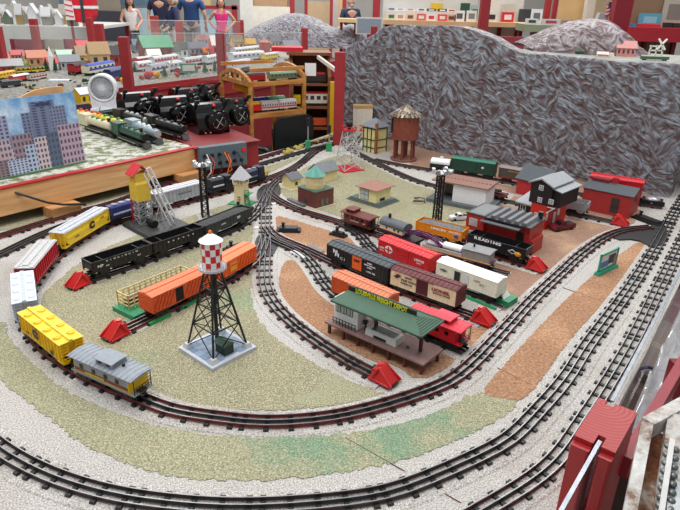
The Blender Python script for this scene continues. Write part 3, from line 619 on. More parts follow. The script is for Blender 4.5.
# --- end-of-track bumpers
def bumper(tr, px, face, label, c=RED):
    p = TR[tr]; s = p.near(*px); q, a = p.at(s); t = T('track_bumper', label, 'track bumper', (q.x, q.y, L+WZ-.010), a+(math.pi if face < 0 else 0), 'red end-of-track bumpers'); t.scale = (1.1, .95, .9)
    b = MB()
    b.add([(-.03, -.028, .002), (.028, -.028, .002), (.028, .028, .002), (-.03, .028, .002), (-.026, -.020, .036), (-.008, -.013, .046), (-.008, .013, .046), (-.026, .020, .036)],
          [(0, 3, 2, 1), (0, 4, 7, 3), (4, 5, 6, 7), (5, 1, 2, 6), (0, 1, 5, 4), (3, 7, 6, 2)])
    for s_ in (-1, 1):
        b.bar((-.026, s_*.027, .006), (-.012, s_*.02, .043), .006); b.bar((-.022, s_*.026, .008), (.026, s_*.027, .006), .005); b.bar((-.01, s_*.016, .045), (.03, s_*.024, .006), .005)
    b.bar((-.03, -.028, .005), (-.03, .028, .005), .006); b.build('frame', M(c, .35), t, bev=.001)
    MB().cyl((-.016, 0, .042), (-.016, 0, .050), .008, .007, 12).build('lamp', M((214, 60, 60), .3), t)
    MB().cyl((-.034, 0, .027), (-.024, 0, .027), .008, n=12).build('buffer', m_black, t)
    MB().box(-.03, .03, -.012, .012, 0, .006).build('base_plate', m_black, t)
bumper('S1', (76, 287.5), -1, 'red bumper at the end of the black hopper siding')
bumper('S2', (113, 338.5), -1, 'dull red bumper at the end of the orange boxcar siding')
bumper('SP', (383, 381), 1, 'red bumper in front of the depot platform')
bumper('R1', (482, 322), 1, 'red bumper behind the cream and maroon boxcar')
bumper('R4', (537, 270), 1, 'red bumper behind the black hopper lettered READING')
bumper('C1', (622, 226), 1, 'red bumper in front of the red freight station')
# ---------------------------------------------------------------- buildings on the layout
def lattice(b, p, q, n, w, m=0, t=.002, x=True):
    """bracing between two legs p=(bottom,top) and q=(bottom,top)"""
    a0, a1, b0, b1 = Vector(p[0]), Vector(p[1]), Vector(q[0]), Vector(q[1])
    for i in range(n):
        u0, u1 = i/n, (i+1)/n
        b.bar(a0.lerp(a1, u0), b0.lerp(b1, u1), t, m=m)
        if x: b.bar(b0.lerp(b1, u0), a0.lerp(a1, u1), t, m=m)
        b.bar(a0.lerp(a1, u1), b0.lerp(b1, u1), t, m=m)
# checkered water tower
c, rz, w_, d_ = quad((177, 350), (213, 373.5), (253, 347)); w_ = d_ = (w_+d_)*.485
t = T('water_tower', 'tall black lattice water tower with a red and white checkered tank', 'water tower', (c.x, c.y, L), rz); h0 = w_/2
q = MB(); q.box(-h0, h0, -h0, h0, 0, .011, t=.001); q.build('base', M((188, 194, 204), .5), t, bev=.002)
q = MB()
random.seed(3)
for i in range(6):
    x = -h0+.01
    while x < h0-.02:
        ww = random.uniform(.018, .032); y0 = -h0+.010+i*(w_-.02)/6
        q.box(x+.001, min(x+ww, h0-.01), y0+.001, y0+(w_-.02)/6-.001, .011, .0118, m=random.choice((0, 0, 1, 2))); x += ww
q.build('flagstones', [M((132, 150, 174), .6), M((152, 168, 188), .6), M((112, 132, 158), .6)], t)
zt = HZ(209, 268, 215, 350); zk = HZ(208, 240, 215, 350); za = HZ(207, 232.5, 215, 350); R = .026
q = MB(); lg = [(sx*(h0-.020), sy*(h0-.020)) for sx, sy in ((-1, -1), (1, -1), (1, 1), (-1, 1))]; k = .24
tp = [(x*k, y*k, zt) for x, y in lg]
for i in range(4):
    q.bar((lg[i][0], lg[i][1], .018), tp[i], .0052)
    j = (i+1) % 4; A = ((lg[i][0], lg[i][1], .018), tp[i]); B = ((lg[j][0], lg[j][1], .018), tp[j])
    pa = [0, .3, .56, .78, 1]
    for n in range(4):
        a0 = Vector(A[0]).lerp(Vector(A[1]), pa[n]); a1 = Vector(A[0]).lerp(Vector(A[1]), pa[n+1]); b0 = Vector(B[0]).lerp(Vector(B[1]), pa[n]); b1 = Vector(B[0]).lerp(Vector(B[1]), pa[n+1])
        q.bar(a0, b1, .0022); q.bar(b0, a1, .0022); q.bar(a1, b1, .003)
q.build('tower_frame', m_black, t)
MB().cyl((0, 0, .011), (0, 0, zt), .0055, n=10).build('riser_pipe', m_black, t)
for x, y in lg: MB().box(x-.011, x+.011, y-.011, y+.011, .011, .024, t=.004).build('footing', M((196, 200, 206), .6), t)
q = MB(); q.cyl((0, 0, zt), (0, 0, zt+.005), .037, n=24)
for i in range(24):
    a = 2*math.pi*i/24; q.bar((.036*math.cos(a), .036*math.sin(a), zt), (.036*math.cos(a), .036*math.sin(a), zt+.012), .001)
    b_ = 2*math.pi*(i+1)/24; q.bar((.036*math.cos(a), .036*math.sin(a), zt+.012), (.036*math.cos(b_), .036*math.sin(b_), zt+.012), .0012)
q.build('walkway', M((190, 194, 198), .5), t)
q = MB(); nr, nc = 4, 12; zz = zt+.005; hh = (zk-zz)
for r in range(nr):
    for c_ in range(nc):
        vs = []
        for (rr, cc) in ((0, 0), (0, .5), (0, 1), (1, 1), (1, .5), (1, 0)):
            a = 2*math.pi*(c_+cc)/nc+.3; vs.append((R*math.cos(a), R*math.sin(a), zz+hh*(r+rr)/nr))
        q.add(vs, [(0, 1, 4, 5), (1, 2, 3, 4)], (r+c_) % 2, True)
q.build('tank', [M((238, 236, 236), .35), M((206, 26, 40), .35)], t)
MB().cyl((0, 0, zk-.001), (0, 0, za), R+.005, .002, 24).build('tank_roof', M((228, 232, 236), .35), t)
MB().ball((0, 0, za), .005, 10, sc=(1, 1, 1.5)).build('beacon_lamp', M((246, 120, 30), .3), t)
p = LP(t, 225, 355); q = MB(); q.box(-.02, .02, -.015, .015, .0, .030); sh = q.build('pump_shed', M((30, 48, 36), .5), t, (p.x, p.y, .011), .0); MB().prism([(-.019, .029), (.019, .029), (.0, .040)], -.023, .023, 'x').build('shed_roof', M((64, 92, 76), .5), sh)
# yellow coaling tower
A, B, C = (122, 226), (149, 241), (185.5, 225)
c, rz, w_, d_ = quad(A, B, C); t = T('coal_tower', 'yellow elevated coal house with red roof, lattice legs and a silver conveyor', 'coaling tower', (c.x, c.y, L), rz)
q = MB(); q.box(-w_/2, w_/2, -d_/2, d_/2, 0, .016, t=.004); q.box(-w_/2+.01, -.01, -d_/2+.01, d_/2-.01, .016, .018); q.build('base', M((52, 54, 54), .5), t, bev=.001)
p = LP(t, 143, 225); px, py = p.x+.008, p.y; zb = HZ(141, 198, 142, 224); zr = HZ(141, 171, 142, 224); zp = HZ(141, 162.5, 142, 224)
q = MB(); r = .028; co_ = [(px+sx*r, py+sy*r) for sx, sy in ((-1, -1), (1, -1), (1, 1), (-1, 1))]
for i in range(4):
    j = (i+1) % 4; a = (*co_[i], .016), (*co_[i], zb); b = (*co_[j], .016), (*co_[j], zb); q.bar(a[0], a[1], .005); lattice(q, a, b, 3, 0, t=.0022)
q.build('tower_frame', M((176, 180, 184), .4, .4), t)
MB().box(px-r-.002, px-r+.006, py-r-.004, py-r+.002, .016, zb).build('ladder', M((190, 40, 50), .5), t)
q = MB(); zm = zb+(zr-zb)*.62
q.box(px-.030, px+.030, py-.030, py+.030, zb, zm); q.prism([(px-.030, zm), (px+.030, zm), (px+.025, zm+.010), (px-.025, zm+.010)], py-.030, py+.030, 'y'); q.box(px-.025, px+.025, py-.027, py+.027, zm+.008, zr)
hs = q.build('coal_house', M((236, 200, 74), .45), t)
MB().cyl((px, py-.0275, (zm+zr)/2+.004), (px, py-.0265, (zm+zr)/2+.004), .006, n=12).cyl((px-.0262, py, (zm+zr)/2+.004), (px-.0245, py, (zm+zr)/2+.004), .006, n=12).build('round_window', M((176, 30, 40), .4), hs)
q = MB()
for s in (-1, 1): q.prism([(py+s*.040, zr-.008), (py+s*.040, zr-.005), (py, zp), (py, zp-.004)], px-.033, px+.033, 'x')
q.build('roof', M((206, 52, 58), .4), hs)
pb = LP(t, 173, 229); q = MB(); e0 = Vector((pb.x, pb.y, .018)); e1 = Vector((px+.034, py+.02, zr-.004)); dr = Vector((e0.x-px, e0.y-py, 0)).normalized(); e1 = Vector((px, py, zr-.002))+dr*.036; sd = Vector((-dr.y, dr.x, 0))*.0145; up = Vector((0, 0, .022))+dr*.012
L1 = [(e0+sd, e1+sd), (e0-sd, e1-sd), (e0+sd+up, e1+sd+up), (e0-sd+up, e1-sd+up)]
for a, b in L1: q.bar(a, b, .0044)
lattice(q, L1[2], L1[3], 6, 0, t=.0034, x=False)
for a, b in ((0, 2), (1, 3)):
    for k in range(7): q.bar(L1[a][0].lerp(L1[a][1], k/6), L1[b][0].lerp(L1[b][1], k/6), .002)
q.build('conveyor', M((214, 217, 220), .35, .3), t)
q = MB(); md = e0.lerp(e1, .42)
for s in (-1, 1): q.bar(md+sd*s, Vector((md.x, md.y, .017))+sd*s*1.6-dr*.03, .003); q.bar(md+sd*s, Vector((md.x, md.y, .017))+sd*s*1.6+dr*.02, .003)
q.build('conveyor_support', M((196, 198, 202), .4, .3), t)
pm = LP(t, 153, 230); MB().cyl((pm.x-.024, pm.y, .032), (pm.x+.024, pm.y, .032), .015, n=16).box(pm.x-.02, pm.x+.02, pm.y-.01, pm.y+.01, .016, .03).build('motor', m_black, t)
# floodlight towers
def floodtower(base_px, top, label, nb=9, foot=True, group=None):
    g = G(*base_px); t = T('floodlight_tower', label, 'floodlight tower', g, .35); H = HZ(top[0], top[1], *base_px); r0, r1 = .013, .0105
    q = MB(); c0 = [(sx*r0, sy*r0, .004) for sx, sy in ((-1, -1), (1, -1), (1, 1), (-1, 1))]; c1 = [(x/r0*r1, y/r0*r1, H) for x, y, z in c0]
    for i in range(4):
        j = (i+1) % 4; q.bar(c0[i], c1[i], .006); lattice(q, (c0[i], c1[i]), (c0[j], c1[j]), nb, 0, t=.0024, x=False)
    q.build('tower_frame', m_black, t)
    MB().box(-.034, .034, -.034, .034, 0, .005, t=.001).build('base', M((168, 166, 160), .6), t)
    MB().box(-.030, .030, -.030, .030, H, H+.003).build('platform', M((186, 188, 190), .4, .3), t)
    for x, y in ((-.022, -.018), (0, -.024), (.022, -.018), (-.02, .016), (.02, .016)):
        q = MB(); q.cyl((x, y, H+.014), (x+(x*.5), y+(y*.5)-.006, H+.010), .007, .011, 12); q.bar((x, y, H), (x, y, H+.013), .002); q.build('floodlight', M((206, 208, 210), .25, .7), t)
    return t
floodtower((205.5, 217.5), (205, 165.5), 'black floodlight tower standing beside the dark coal-filled hopper')
floodtower((436, 229), (439, 173), 'black floodlight tower standing behind the orange hopper', 9)
# generic walls-and-roof pieces
def panes(t, lst, fr, gl, y):
    for x0, x1, z0, z1 in lst:
        w = MB(); w.box(x0-.002, x1+.002, y-.0016, y, z0-.002, z1+.002); f = w.build('window', M(fr, .5), t)
        q = MB(); q.box(x0, x1, y-.0022, y-.0012, z0, z1); q.build('pane', M(gl, .2), f)
        q = MB(); q.box((x0+x1)/2-.0006, (x0+x1)/2+.0006, y-.003, y-.002, z0, z1); q.box(x0, x1, y-.003, y-.002, (z0+z1)/2-.0006, (z0+z1)/2+.0006); q.build('glazing_bar', M(fr, .5), f)
def gable(t, w, d, h, hp, wall, roof, ov=.006, axis='x', th=.003, nm='roof', rr=.5):
    q = MB()
    if axis == 'x': q.prism([(-d/2, 0), (d/2, 0), (d/2, h), (0, hp), (-d/2, h)], -w/2, w/2, 'x')
    else: q.prism([(-w/2, 0), (w/2, 0), (w/2, h), (0, hp), (-w/2, h)], -d/2, d/2, 'y')
    q.build('walls', M(wall, .55), t); r = MB()
    e = (d if axis == 'x' else w)/2; sl = (hp-h)/e
    for s in (-1, 1):
        pr = [(s*(e+ov), h-sl*ov+.0005), (s*(e+ov), h-sl*ov+th), (0, hp+th), (0, hp+.0005)]
        if axis == 'x': r.prism(pr, -w/2-ov, w/2+ov, 'x')
        else: r.prism(pr, -d/2-ov, d/2+ov, 'y')
    return r.build(nm, M(roof, rr), t)
def hip(b, w, d, z, h, ridge, m=0):
    vs = [(-w/2, -d/2, z), (w/2, -d/2, z), (w/2, d/2, z), (-w/2, d/2, z), (-ridge/2, 0, z+h), (ridge/2, 0, z+h)]
    b.add(vs, [(0, 1, 5, 4), (2, 3, 4, 5), (1, 2, 5), (3, 0, 4), (3, 2, 1, 0)], m)
# cream control tower
g = G(242, 203.5); t = T('control_tower', 'slim cream control tower with pointed grey roof and green base', 'tower', g, -.35)
H = HZ(239, 178, 242, 203.5); HP = HZ(239, 165.5, 242, 203.5)
MB().box(-.052, .055, -.045, .045, 0, .006, t=.001).build('base', M((38, 136, 92), .5), t, bev=.001)
q = MB(); q.box(-.026, .026, -.026, .026, .006, H-.026, t=.003); q.box(-.027, .027, -.027, .027, H-.028, H-.024)
for x in (-.023, -.008, .008, .023):
    for y in (-.023, .023): q.box(x-.003, x+.003, y-.003, y+.003, H-.024, H)
q.box(-.017, .017, -.017, .017, H-.024, H-.006); q.build('walls', M((232, 214, 168), .5), t)
q = MB(); hip(q, .074, .074, H, HP-H, .002); q.build('roof', M((188, 190, 196), .5), t)
panes(t, [(-.008, .008, .022, .042)], (240, 236, 220), (150, 110, 50), -.0245)
q = MB()
for k in range(6): q.box(.028+k*.004, .034+k*.004, -.022, -.004, .006+(5-k)*.008, .010+(5-k)*.008)
q.box(.026, .05, -.024, .02, .052, .055)
for x in (.03, .05): q.bar((x, -.022, .006), (x, -.022, .075), .002)
q.bar((.03, -.022, .074), (.05, -.022, .074), .002); q.build('staircase', M((36, 140, 96), .5), t)
# tank on brick base
c, rz, w_, d_ = quad((298, 203), (315, 209.5), (325.5, 201.5)); t = T('water_tank', 'cream round tank with teal cone roof on a brown brick base', 'water tank', (c.x, c.y, L), rz)
hb = HZ(315, 193, 315, 209.5); MB().box(-w_/2-.008, w_/2+.008, -d_/2-.008, d_/2+.008, 0, .004).build('base', M((204, 192, 160), .6), t)
q = MB(); q.box(-w_/2, w_/2, -d_/2, d_/2, .004, hb)
bk = bpy.data.materials.new('brown_brick'); bk.use_nodes = True; nt = bk.node_tree; br = nt.nodes.new('ShaderNodeTexBrick'); br.inputs['Scale'].default_value = 90; br.inputs['Color1'].default_value = lin((112, 52, 46)); br.inputs['Color2'].default_value = lin((92, 44, 42)); br.inputs['Mortar'].default_value = lin((130, 96, 88)); tc = nt.nodes.new('ShaderNodeTexCoord'); nt.links.new(tc.outputs['Object'], br.inputs['Vector']); nt.links.new(br.outputs[0], nt.nodes['Principled BSDF'].inputs['Base Color'])
q.build('brick_house', bk, t); panes(t, [(-.010, .004, .02, .034)], (70, 60, 56), (60, 66, 70), -d_/2)
MB().box(w_/2-.001, w_/2+.001, -.02, -.004, .004, .04).box(w_/2-.001, w_/2+.001, .008, .024, .012, .04).build('door', M((90, 110, 100), .5), t)
MB().box(-w_/2-.002, w_/2+.002, -d_/2-.002, d_/2+.002, hb, hb+.003).build('deck', M((70, 96, 84), .5), t)
zt = HZ(313, 172.5, 313, 201); za = HZ(313, 163.5, 313, 201)
q = MB(); q.cyl((-.006, 0, hb+.003), (-.006, 0, zt), .044, n=26)
for z in (.3, .6): q.cyl((-.006, 0, hb+(zt-hb)*z), (-.006, 0, hb+(zt-hb)*z+.0015), .0448, n=26)
q.build('tank', M((226, 208, 158), .45), t); MB().cyl((-.006, 0, zt), (-.006, 0, za), .051, .002, 26).build('tank_roof', M((78, 150, 138), .45), t)
MB().tube([(-.05, -.012, zt-.008), (-.056, -.014, zt-.025), (-.047, -.014, zt-.05), (-.035, -.03, hb+.008)], .003).build('spout', m_black, t)
# tiny sheds
c, rz, w_, d_ = quad((282.5, 187), (291.5, 190), (297, 186)); t = T('shed', 'small cream shed with dark grey roof just left of the teal-roofed tank', 'shed', (c.x, c.y, L), rz); H = HZ(293, 178.5, 293, 189)
MB().box(-w_/2-.01, w_/2+.01, -d_/2-.01, d_/2+.01, 0, .002).build('base', M((200, 196, 170), .7), t)
gable(t, w_, d_, H, H+.022, (232, 216, 160), (92, 98, 104), axis='y', ov=.008); q = MB(); q.box(w_/2, w_/2+.001, -.008, .008, .018, .036); q.build('window', M((50, 44, 40), .4), t)
c, rz, w_, d_ = quad((310, 180), (321, 183.5), (331, 177.5)); t = T('cottage', 'cream building with grey gable roof and red trim behind the teal-roofed tank', 'house', (c.x, c.y, L), rz); H = HZ(321, 172, 321, 183.5)
gable(t, w_, d_, H, H+.034, (230, 214, 160), (112, 118, 124), axis='y', ov=.010); q = MB()
q.box(-.006, .006, -d_/2-.001, -d_/2, .004, .035); q.build('door', M((120, 50, 40), .5), t)
# low hut on stepped grey slab
c, rz, w_, d_ = quad((346, 199), (379, 209), (393, 199.5)); t = T('hut', 'low cream hut with dusty red roof on a stepped grey slab', 'hut', (c.x, c.y, L), rz)
q = MB()
for k in range(3): q.box(-w_/2+k*.007, w_/2-k*.007, -d_/2+k*.007, d_/2-k*.007, k*.005, k*.005+.005)
q.build('stepped_slab', M((92, 104, 104), .6), t)
a, b, cc = LP(t, 359, 198.5, L+.015), LP(t, 375, 203.5, L+.015), LP(t, 386, 198, L+.015)
x0, x1, y0, y1 = min(a.x, b.x), max(a.x, b.x)+.002, (a.y+b.y)/2, cc.y+.01
H = HZ(379, 191, 379, 204.5, L+.015)+.015
q = MB(); q.box(x0, x1, y0, y1, .015, H); q.build('walls', M((236, 226, 168), .5), t)
q = MB(); mx, my = (x0+x1)/2, (y0+y1)/2; W_, D_ = x1-x0+.03, y1-y0+.03
q.add([(mx-W_/2, my-D_/2, H), (mx+W_/2, my-D_/2, H), (mx+W_/2, my+D_/2, H), (mx-W_/2, my+D_/2, H), (mx-W_*.2, my-.012, H+.014), (mx+W_*.2, my-.012, H+.014), (mx+W_*.2, my+.012, H+.014), (mx-W_*.2, my+.012, H+.014)], [(3, 2, 1, 0), (0, 1, 5, 4), (1, 2, 6, 5), (2, 3, 7, 6), (3, 0, 4, 7), (4, 5, 6, 7)])
q.box(mx-W_/2, mx+W_/2, my-D_/2, my+D_/2, H-.003, H); q.build('roof', M((158, 112, 100), .6), t)
panes(t, [(x0+.012, mx+.006, .022, H-.010)], (60, 70, 76), (190, 200, 210), y0); MB().box(x1-.0005, x1+.001, my-.024, my+.012, .018, .032).build('doorway', M((40, 44, 40), .6), t)
# radio tower
c, rz, w_, d_ = quad((333, 167.5), (345, 173.5), (357, 168)); t = T('beacon_tower', 'silver lattice beacon tower with red base and red top platform', 'beacon tower', (c.x, c.y, L), rz)
H = HZ(342.5, 130, 345, 169); MB().box(-w_/2, w_/2, -w_/2, w_/2, 0, .008, t=.002).build('base', M((200, 34, 50), .45), t, bev=.001)
q = MB(); a = w_/2-.012; cs = [(sx*a, sy*a) for sx, sy in ((-1, -1), (1, -1), (1, 1), (-1, 1))]
for i in range(4):
    j = (i+1) % 4; p0, p1 = (*cs[i], .008), (cs[i][0]*.42, cs[i][1]*.42, H); r0, r1 = (*cs[j], .008), (cs[j][0]*.42, cs[j][1]*.42, H)
    q.bar(p0, p1, .0045); lattice(q, (p0, p1), (r0, r1), 5, 0, t=.0028)
q.build('tower_frame', M((206, 208, 210), .35, .4), t)
q = MB(); q.cyl((0, 0, H), (0, 0, H+.006), .04, n=8)
for i in range(8):
    e = 2*math.pi*i/8; f = 2*math.pi*(i+1)/8; q.bar((.039*math.cos(e), .039*math.sin(e), H), (.039*math.cos(e), .039*math.sin(e), H+.022), .003); q.bar((.039*math.cos(e), .039*math.sin(e), H+.022), (.039*math.cos(f), .039*math.sin(f), H+.022), .003)
q.build('platform', M((200, 34, 50), .45), t)
MB().cyl((0, 0, H+.006), (0, 0, H+.02), .010, n=10).ball((0, 0, H+.036), .020, 12).build('beacon_lamp', m_black, t)
# signal house by the mountain
c, rz, w_, d_ = quad((363, 150.5), (374.5, 153.5), (382, 150)); t = T('switch_tower', 'cream and dark green two-storey signal house near the brown tank', 'house', (c.x, c.y, L), rz); H = HZ(375, 128, 375, 153.5)
MB().box(-w_/2, w_/2, -d_/2, d_/2, 0, H).build('walls', M((226, 212, 150), .5), t)
q = MB()
for x in (-w_/2, -w_/6, w_/6, w_/2): q.box(x-.004, x+.004, -d_/2-.002, -d_/2+.001, 0, H)
for y in (-d_/2, d_/2): q.box(w_/2-.002, w_/2+.002, y-.004, y+.004, 0, H)
for z in (.03, H*.5, H-.01): q.box(-w_/2-.002, w_/2+.002, -d_/2-.003, d_/2, z-.003, z+.003)
q.build('timber_trim', M((36, 70, 48), .5), t)
q = MB(); hip(q, w_+.03, d_+.03, H, .045, w_*.35); q.build('roof', M((120, 124, 132), .5), t)
q = MB()
for k in range(8): q.box(-w_/2-.012-k*.008, -w_/2-.002-k*.008, -d_/2-.02, -d_/2+.004, H*.5-k*.012, H*.5-k*.012+.003)
q.bar((-w_/2, -d_/2-.02, H*.5+.03), (-w_/2-.07, -d_/2-.02, H*.5-.06), .004); q.bar((-w_/2, -d_/2-.02, H*.5), (-w_/2-.07, -d_/2-.02, H*.5-.09), .004)
q.build('staircase', M((40, 80, 58), .5), t); MB().cyl((w_/2+.008, -d_/2, 0), (w_/2+.008, -d_/2, H+.03), .010, n=8).build('chimney', M((150, 92, 50), .6), t)
# brown wooden water tank
g = G(403.5, 159.5); t = T('wooden_water_tank', 'large brown barrel water tank on posts with shingled roof against the mountain', 'water tank', g, 0)
mb = M((126, 66, 52), .6, 0, .15); R0_ = .5*(G(419, 159.5)-G(391.5, 158.8)).length; MB().cyl((0, 0, 0), (0, 0, .012), R0_*.96, n=24).build('base', M((128, 82, 70), .6), t)
z0 = HZ(405, 137, 405, 159.5); z1 = HZ(405, 115.5, 405, 159.5); za = HZ(405, 104.5, 405, 159.5); RT = R0_*.92
for i in range(6):
    a = i*math.pi/3+.2; MB().cyl((RT*.78*math.cos(a), RT*.78*math.sin(a), .010), (RT*.78*math.cos(a), RT*.78*math.sin(a), z0), .0075, n=8).build('post', mb, t)
MB().cyl((0, 0, .01), (0, 0, z0), .008, n=8).build('riser_pipe', mb, t)
MB().cyl((0, 0, z0-.006), (0, 0, z0), RT+.006, n=26).build('platform', mb, t)
q = MB(); q.cyl((0, 0, z0), (0, 0, z1), RT, n=30)
for i in range(30): a = 2*math.pi*i/30; q.bar((RT*math.cos(a), RT*math.sin(a), z0+.001), (RT*math.cos(a), RT*math.sin(a), z1-.001), .003)
for k in range(4): z = z0+(z1-z0)*(.15+.23*k); q.cyl((0, 0, z), (0, 0, z+.002), RT+.0025, n=30, caps=False)
q.build('tank', M((140, 72, 56), .55, 0, .15), t)
q = MB(); n = 26
for k in range(6):
    r0 = (RT+.022)*(1-k/6.3); r1 = (RT+.022)*(1-(k+1.5)/6.3); zz = z1+(za-z1)*k/6.3; z2 = z1+(za-z1)*(k+1.5)/6.3
    for i in range(n):
        a = 2*math.pi*(i+random.uniform(-.3, .3)+.5*(k % 2))/n; d = .0065*(1-k/8)
        q.bar((r0*math.cos(a), r0*math.sin(a), zz+random.uniform(0, .004)), (max(r1, 0)*math.cos(a), max(r1, 0)*math.sin(a), z2+.003), d*2, .002, m=random.choice((0, 1, 2)))
q.cyl((0, 0, z1), (0, 0, za), RT+.006, .001, 20, m=1); q.build('shingled_roof', [M((196, 182, 166), .8), M((150, 136, 122), .8), M((112, 98, 86), .8)], t)
MB().cyl((-RT-.004, -.012, z0+.03), (-RT-.004, -.012, z1-.012), .006, n=8).build('spout', m_black, t)
# white building
c, rz, w_, d_ = quad((434, 201), (484, 211), (496, 204.5)); t = T('freight_house', 'white freight house with a flat brown roof beside the white pickup truck', 'building', (c.x, c.y, L), rz)
H = HZ(484, 189.5, 484, 211); MB().box(-w_/2-.03, w_/2+.03, -d_/2-.03, d_/2+.03, 0, .018).build('base', M((96, 106, 108), .6), t, bev=.001)
q = MB(); xw = -w_/2+w_*.36
q.box(xw, w_/2, -d_/2, d_/2, .018, H); q.box(-w_/2, -w_/2+.012, -d_/2, d_/2, .018, H); q.box(-w_/2, xw, d_/2-.01, d_/2, .018, H); q.build('walls', M((236, 238, 242), .55, 0, .03), t)
MB().box(-w_/2+.012, xw, d_/2-.013, d_/2-.01, .018, H-.01).build('loading_bay', M((150, 140, 124), .7), t)
q = MB(); q.box(-w_/2-.015, w_/2+.01, -d_/2-.014, d_/2+.014, H, H+.006)
for i in range(12): q.box(-w_/2+.03+i*w_/13, -w_/2+.04+i*w_/13, -.002, .002, H+.006, H+.0085)
q.build('roof', M((142, 104, 92), .6), t)
# vehicles
def car_shape(t, c, pickup=True, s=1.0):
    q = MB(); pr = [(-.052, .008), (.052, .008), (.053, .018), (.048, .023), (.022, .025), (-.052, .025)]
    q.prism([(x*s, z*s) for x, z in pr], -.019*s, .019*s, 'y'); q.prism([(x*s, z*s) for x, z in [(-.008, .024), (.026, .024), (.014, .037), (-.006, .037)]], -.016*s, .016*s, 'y'); bd = q.build('body', M(c, .3), t, bev=.0015)
    q = MB(); q.box(-.048*s, -.012*s, -.0155*s, .0155*s, .0245*s, .0258*s); q.build('truck_bed', M((40, 38, 38), .7), t)
    q = MB()
    for s_ in (-1, 1): q.prism([(x*s, z*s) for x, z in [(-.005, .026), (.020, .026), (.0125, .035), (-.004, .035)]], s_*.0162*s-.0004, s_*.0162*s+.0004, 'y')
    q.add([(x*s, y*s, z*s) for x, y, z in ((.0258, -.014, .026), (.0258, .014, .026), (.0155, .013, .036), (.0155, -.013, .036))], [(0, 1, 2, 3)]); q.build('window_glass', M((30, 34, 40), .1), t)
    for x in (-.033, .034):
        for y in (-.018, .018): MB().cyl((x*s, (y-.003)*s, .008*s), (x*s, (y+.003)*s, .008*s), .008*s, n=14).build('wheel', M((28, 28, 30), .6), t)
p_, rz, _ = two((449, 220.5), (470, 219.5)); t = T('pickup_truck', 'white toy pickup truck parked by the white freight house', 'truck', p_, rz+math.pi); car_shape(t, (226, 230, 234), s=.86)
p_, rz, _ = two((549, 231.5), (574, 227.5)); t = T('pickup_truck', 'dark red toy pickup truck parked on the dirt yard', 'truck', p_, rz+math.pi); car_shape(t, (112, 28, 42), s=1.1)
# red coaling shed (industrial)
c, rz, w_, d_ = quad((464, 240.5), (524, 257.5), (540, 246)); t = T('workshop', 'red factory with dark sawtooth skylight roof behind the READING hopper', 'building', (c.x, c.y, L), rz)
H1 = HZ(484, 219, 484, 247.5); H2 = HZ(528, 230, 530, 259); wr = M((172, 42, 38), .5); xs = -w_/2+w_*.30
q = MB(); q.box(-w_/2, xs, -d_/2, d_/2, 0, H1); q.box(xs, w_/2, -d_/2+.02, d_/2, 0, H2); q.box(w_/2-.03, w_/2+.014, -d_/2+.03, d_/2-.02, 0, H2*.5); q.build('walls', wr, t)
q = MB(); q.box(-w_/2-.003, xs+.003, -d_/2-.003, d_/2+.003, H1, H1+.004); q.box(-w_/2+.006, xs-.006, -d_/2+.006, d_/2-.006, H1+.004, H1+.0045, m=1); q.box(xs, w_/2+.008, -d_/2-.002, d_/2+.006, H2, H2+.004); q.build('roof', [M((46, 48, 52), .5), M((120, 124, 126), .6)], t)
for i in range(5):
    x = xs+.02+i*(w_/2-xs-.02)/5; MB().prism([(x, H2+.004), (x+.024, H2+.004), (x+.018, H2+.015), (x+.004, H2+.015)], -d_/2+.006, d_/2-.01, 'y').build('skylight', M((104, 106, 112), .5), t)
panes(t, [(-w_/2+.015, xs-.03, H1*.62, H1*.85), (-w_/2+.015, xs-.03, H1*.18, H1*.42)], (196, 200, 200), (170, 176, 178), -d_/2)
MB().box(w_/2-.05, w_/2-.02, -d_/2+.018, -d_/2+.021, 0, H2*.75).build('doorway', M((40, 18, 18), .8), t); MB().cyl((w_/2-.01, d_/2-.02, H2*.4), (w_/2-.01, d_/2-.02, H2+.03), .010, n=12).build('chimney', m_black, t)
MB().box(xs-.01, w_/2-.03, -d_/2-.02, -d_/2+.02, H2-.012, H2-.008).build('canopy', M((110, 114, 118), .5), t)
# black and red gambrel house
c, rz, w_, d_ = quad((528, 226), (543, 230.5), (560, 219.5)); t = T('grain_house', 'two-tone house with overhanging black upper storey, white windows and grey roof', 'house', (c.x, c.y, L), rz)
h1 = HZ(543, 206, 543, 230.5); h2 = HZ(543, 186.5, 543, 230.5); hp = h2+.024; wr = M((196, 48, 38), .5); bkm = M((28, 28, 32), .5); gry = M((156, 160, 166), .5)
q = MB(); q.box(-w_/2, w_/2, -d_/2, d_/2, 0, h1); q.build('lower_walls', wr, t)
uw = w_/2+.014; q = MB(); q.prism([(-uw, h1), (uw+.0, h1), (uw, h2+.004), (0, hp), (-uw, h2+.004)], -d_/2-.002, d_/2*.7, 'y'); q.box(uw-.02, uw+.034, -d_/2+.01, d_/2*.8, h1, h2-.016); up_ = q.build('upper_walls', bkm, t)
r = MB()
for s in (-1, 1): r.prism([(s*(uw+.008), h2-.002), (s*(uw+.008), h2+.004), (0, hp+.006), (0, hp)], -d_/2-.014, d_/2*.7+.01, 'y')
r.prism([(uw-.004, h2-.004), (uw+.042, h2-.014), (uw+.042, h2-.018), (uw-.004, h2-.008)], -d_/2, d_/2*.8+.01, 'y'); r.build('roof', gry, t)
panes(up_, [(-.010, .006, h2-.022, h2-.004), (-.008, .008, h1+.010, h1+.028), (uw-.008, uw+.010, h1+.014, h1+.032)], (236, 238, 240), (130, 140, 150), -d_/2-.002)
panes(t, [(-.012, .006, h1*.3, h1*.62)], (236, 238, 240), (130, 140, 150), -d_/2)
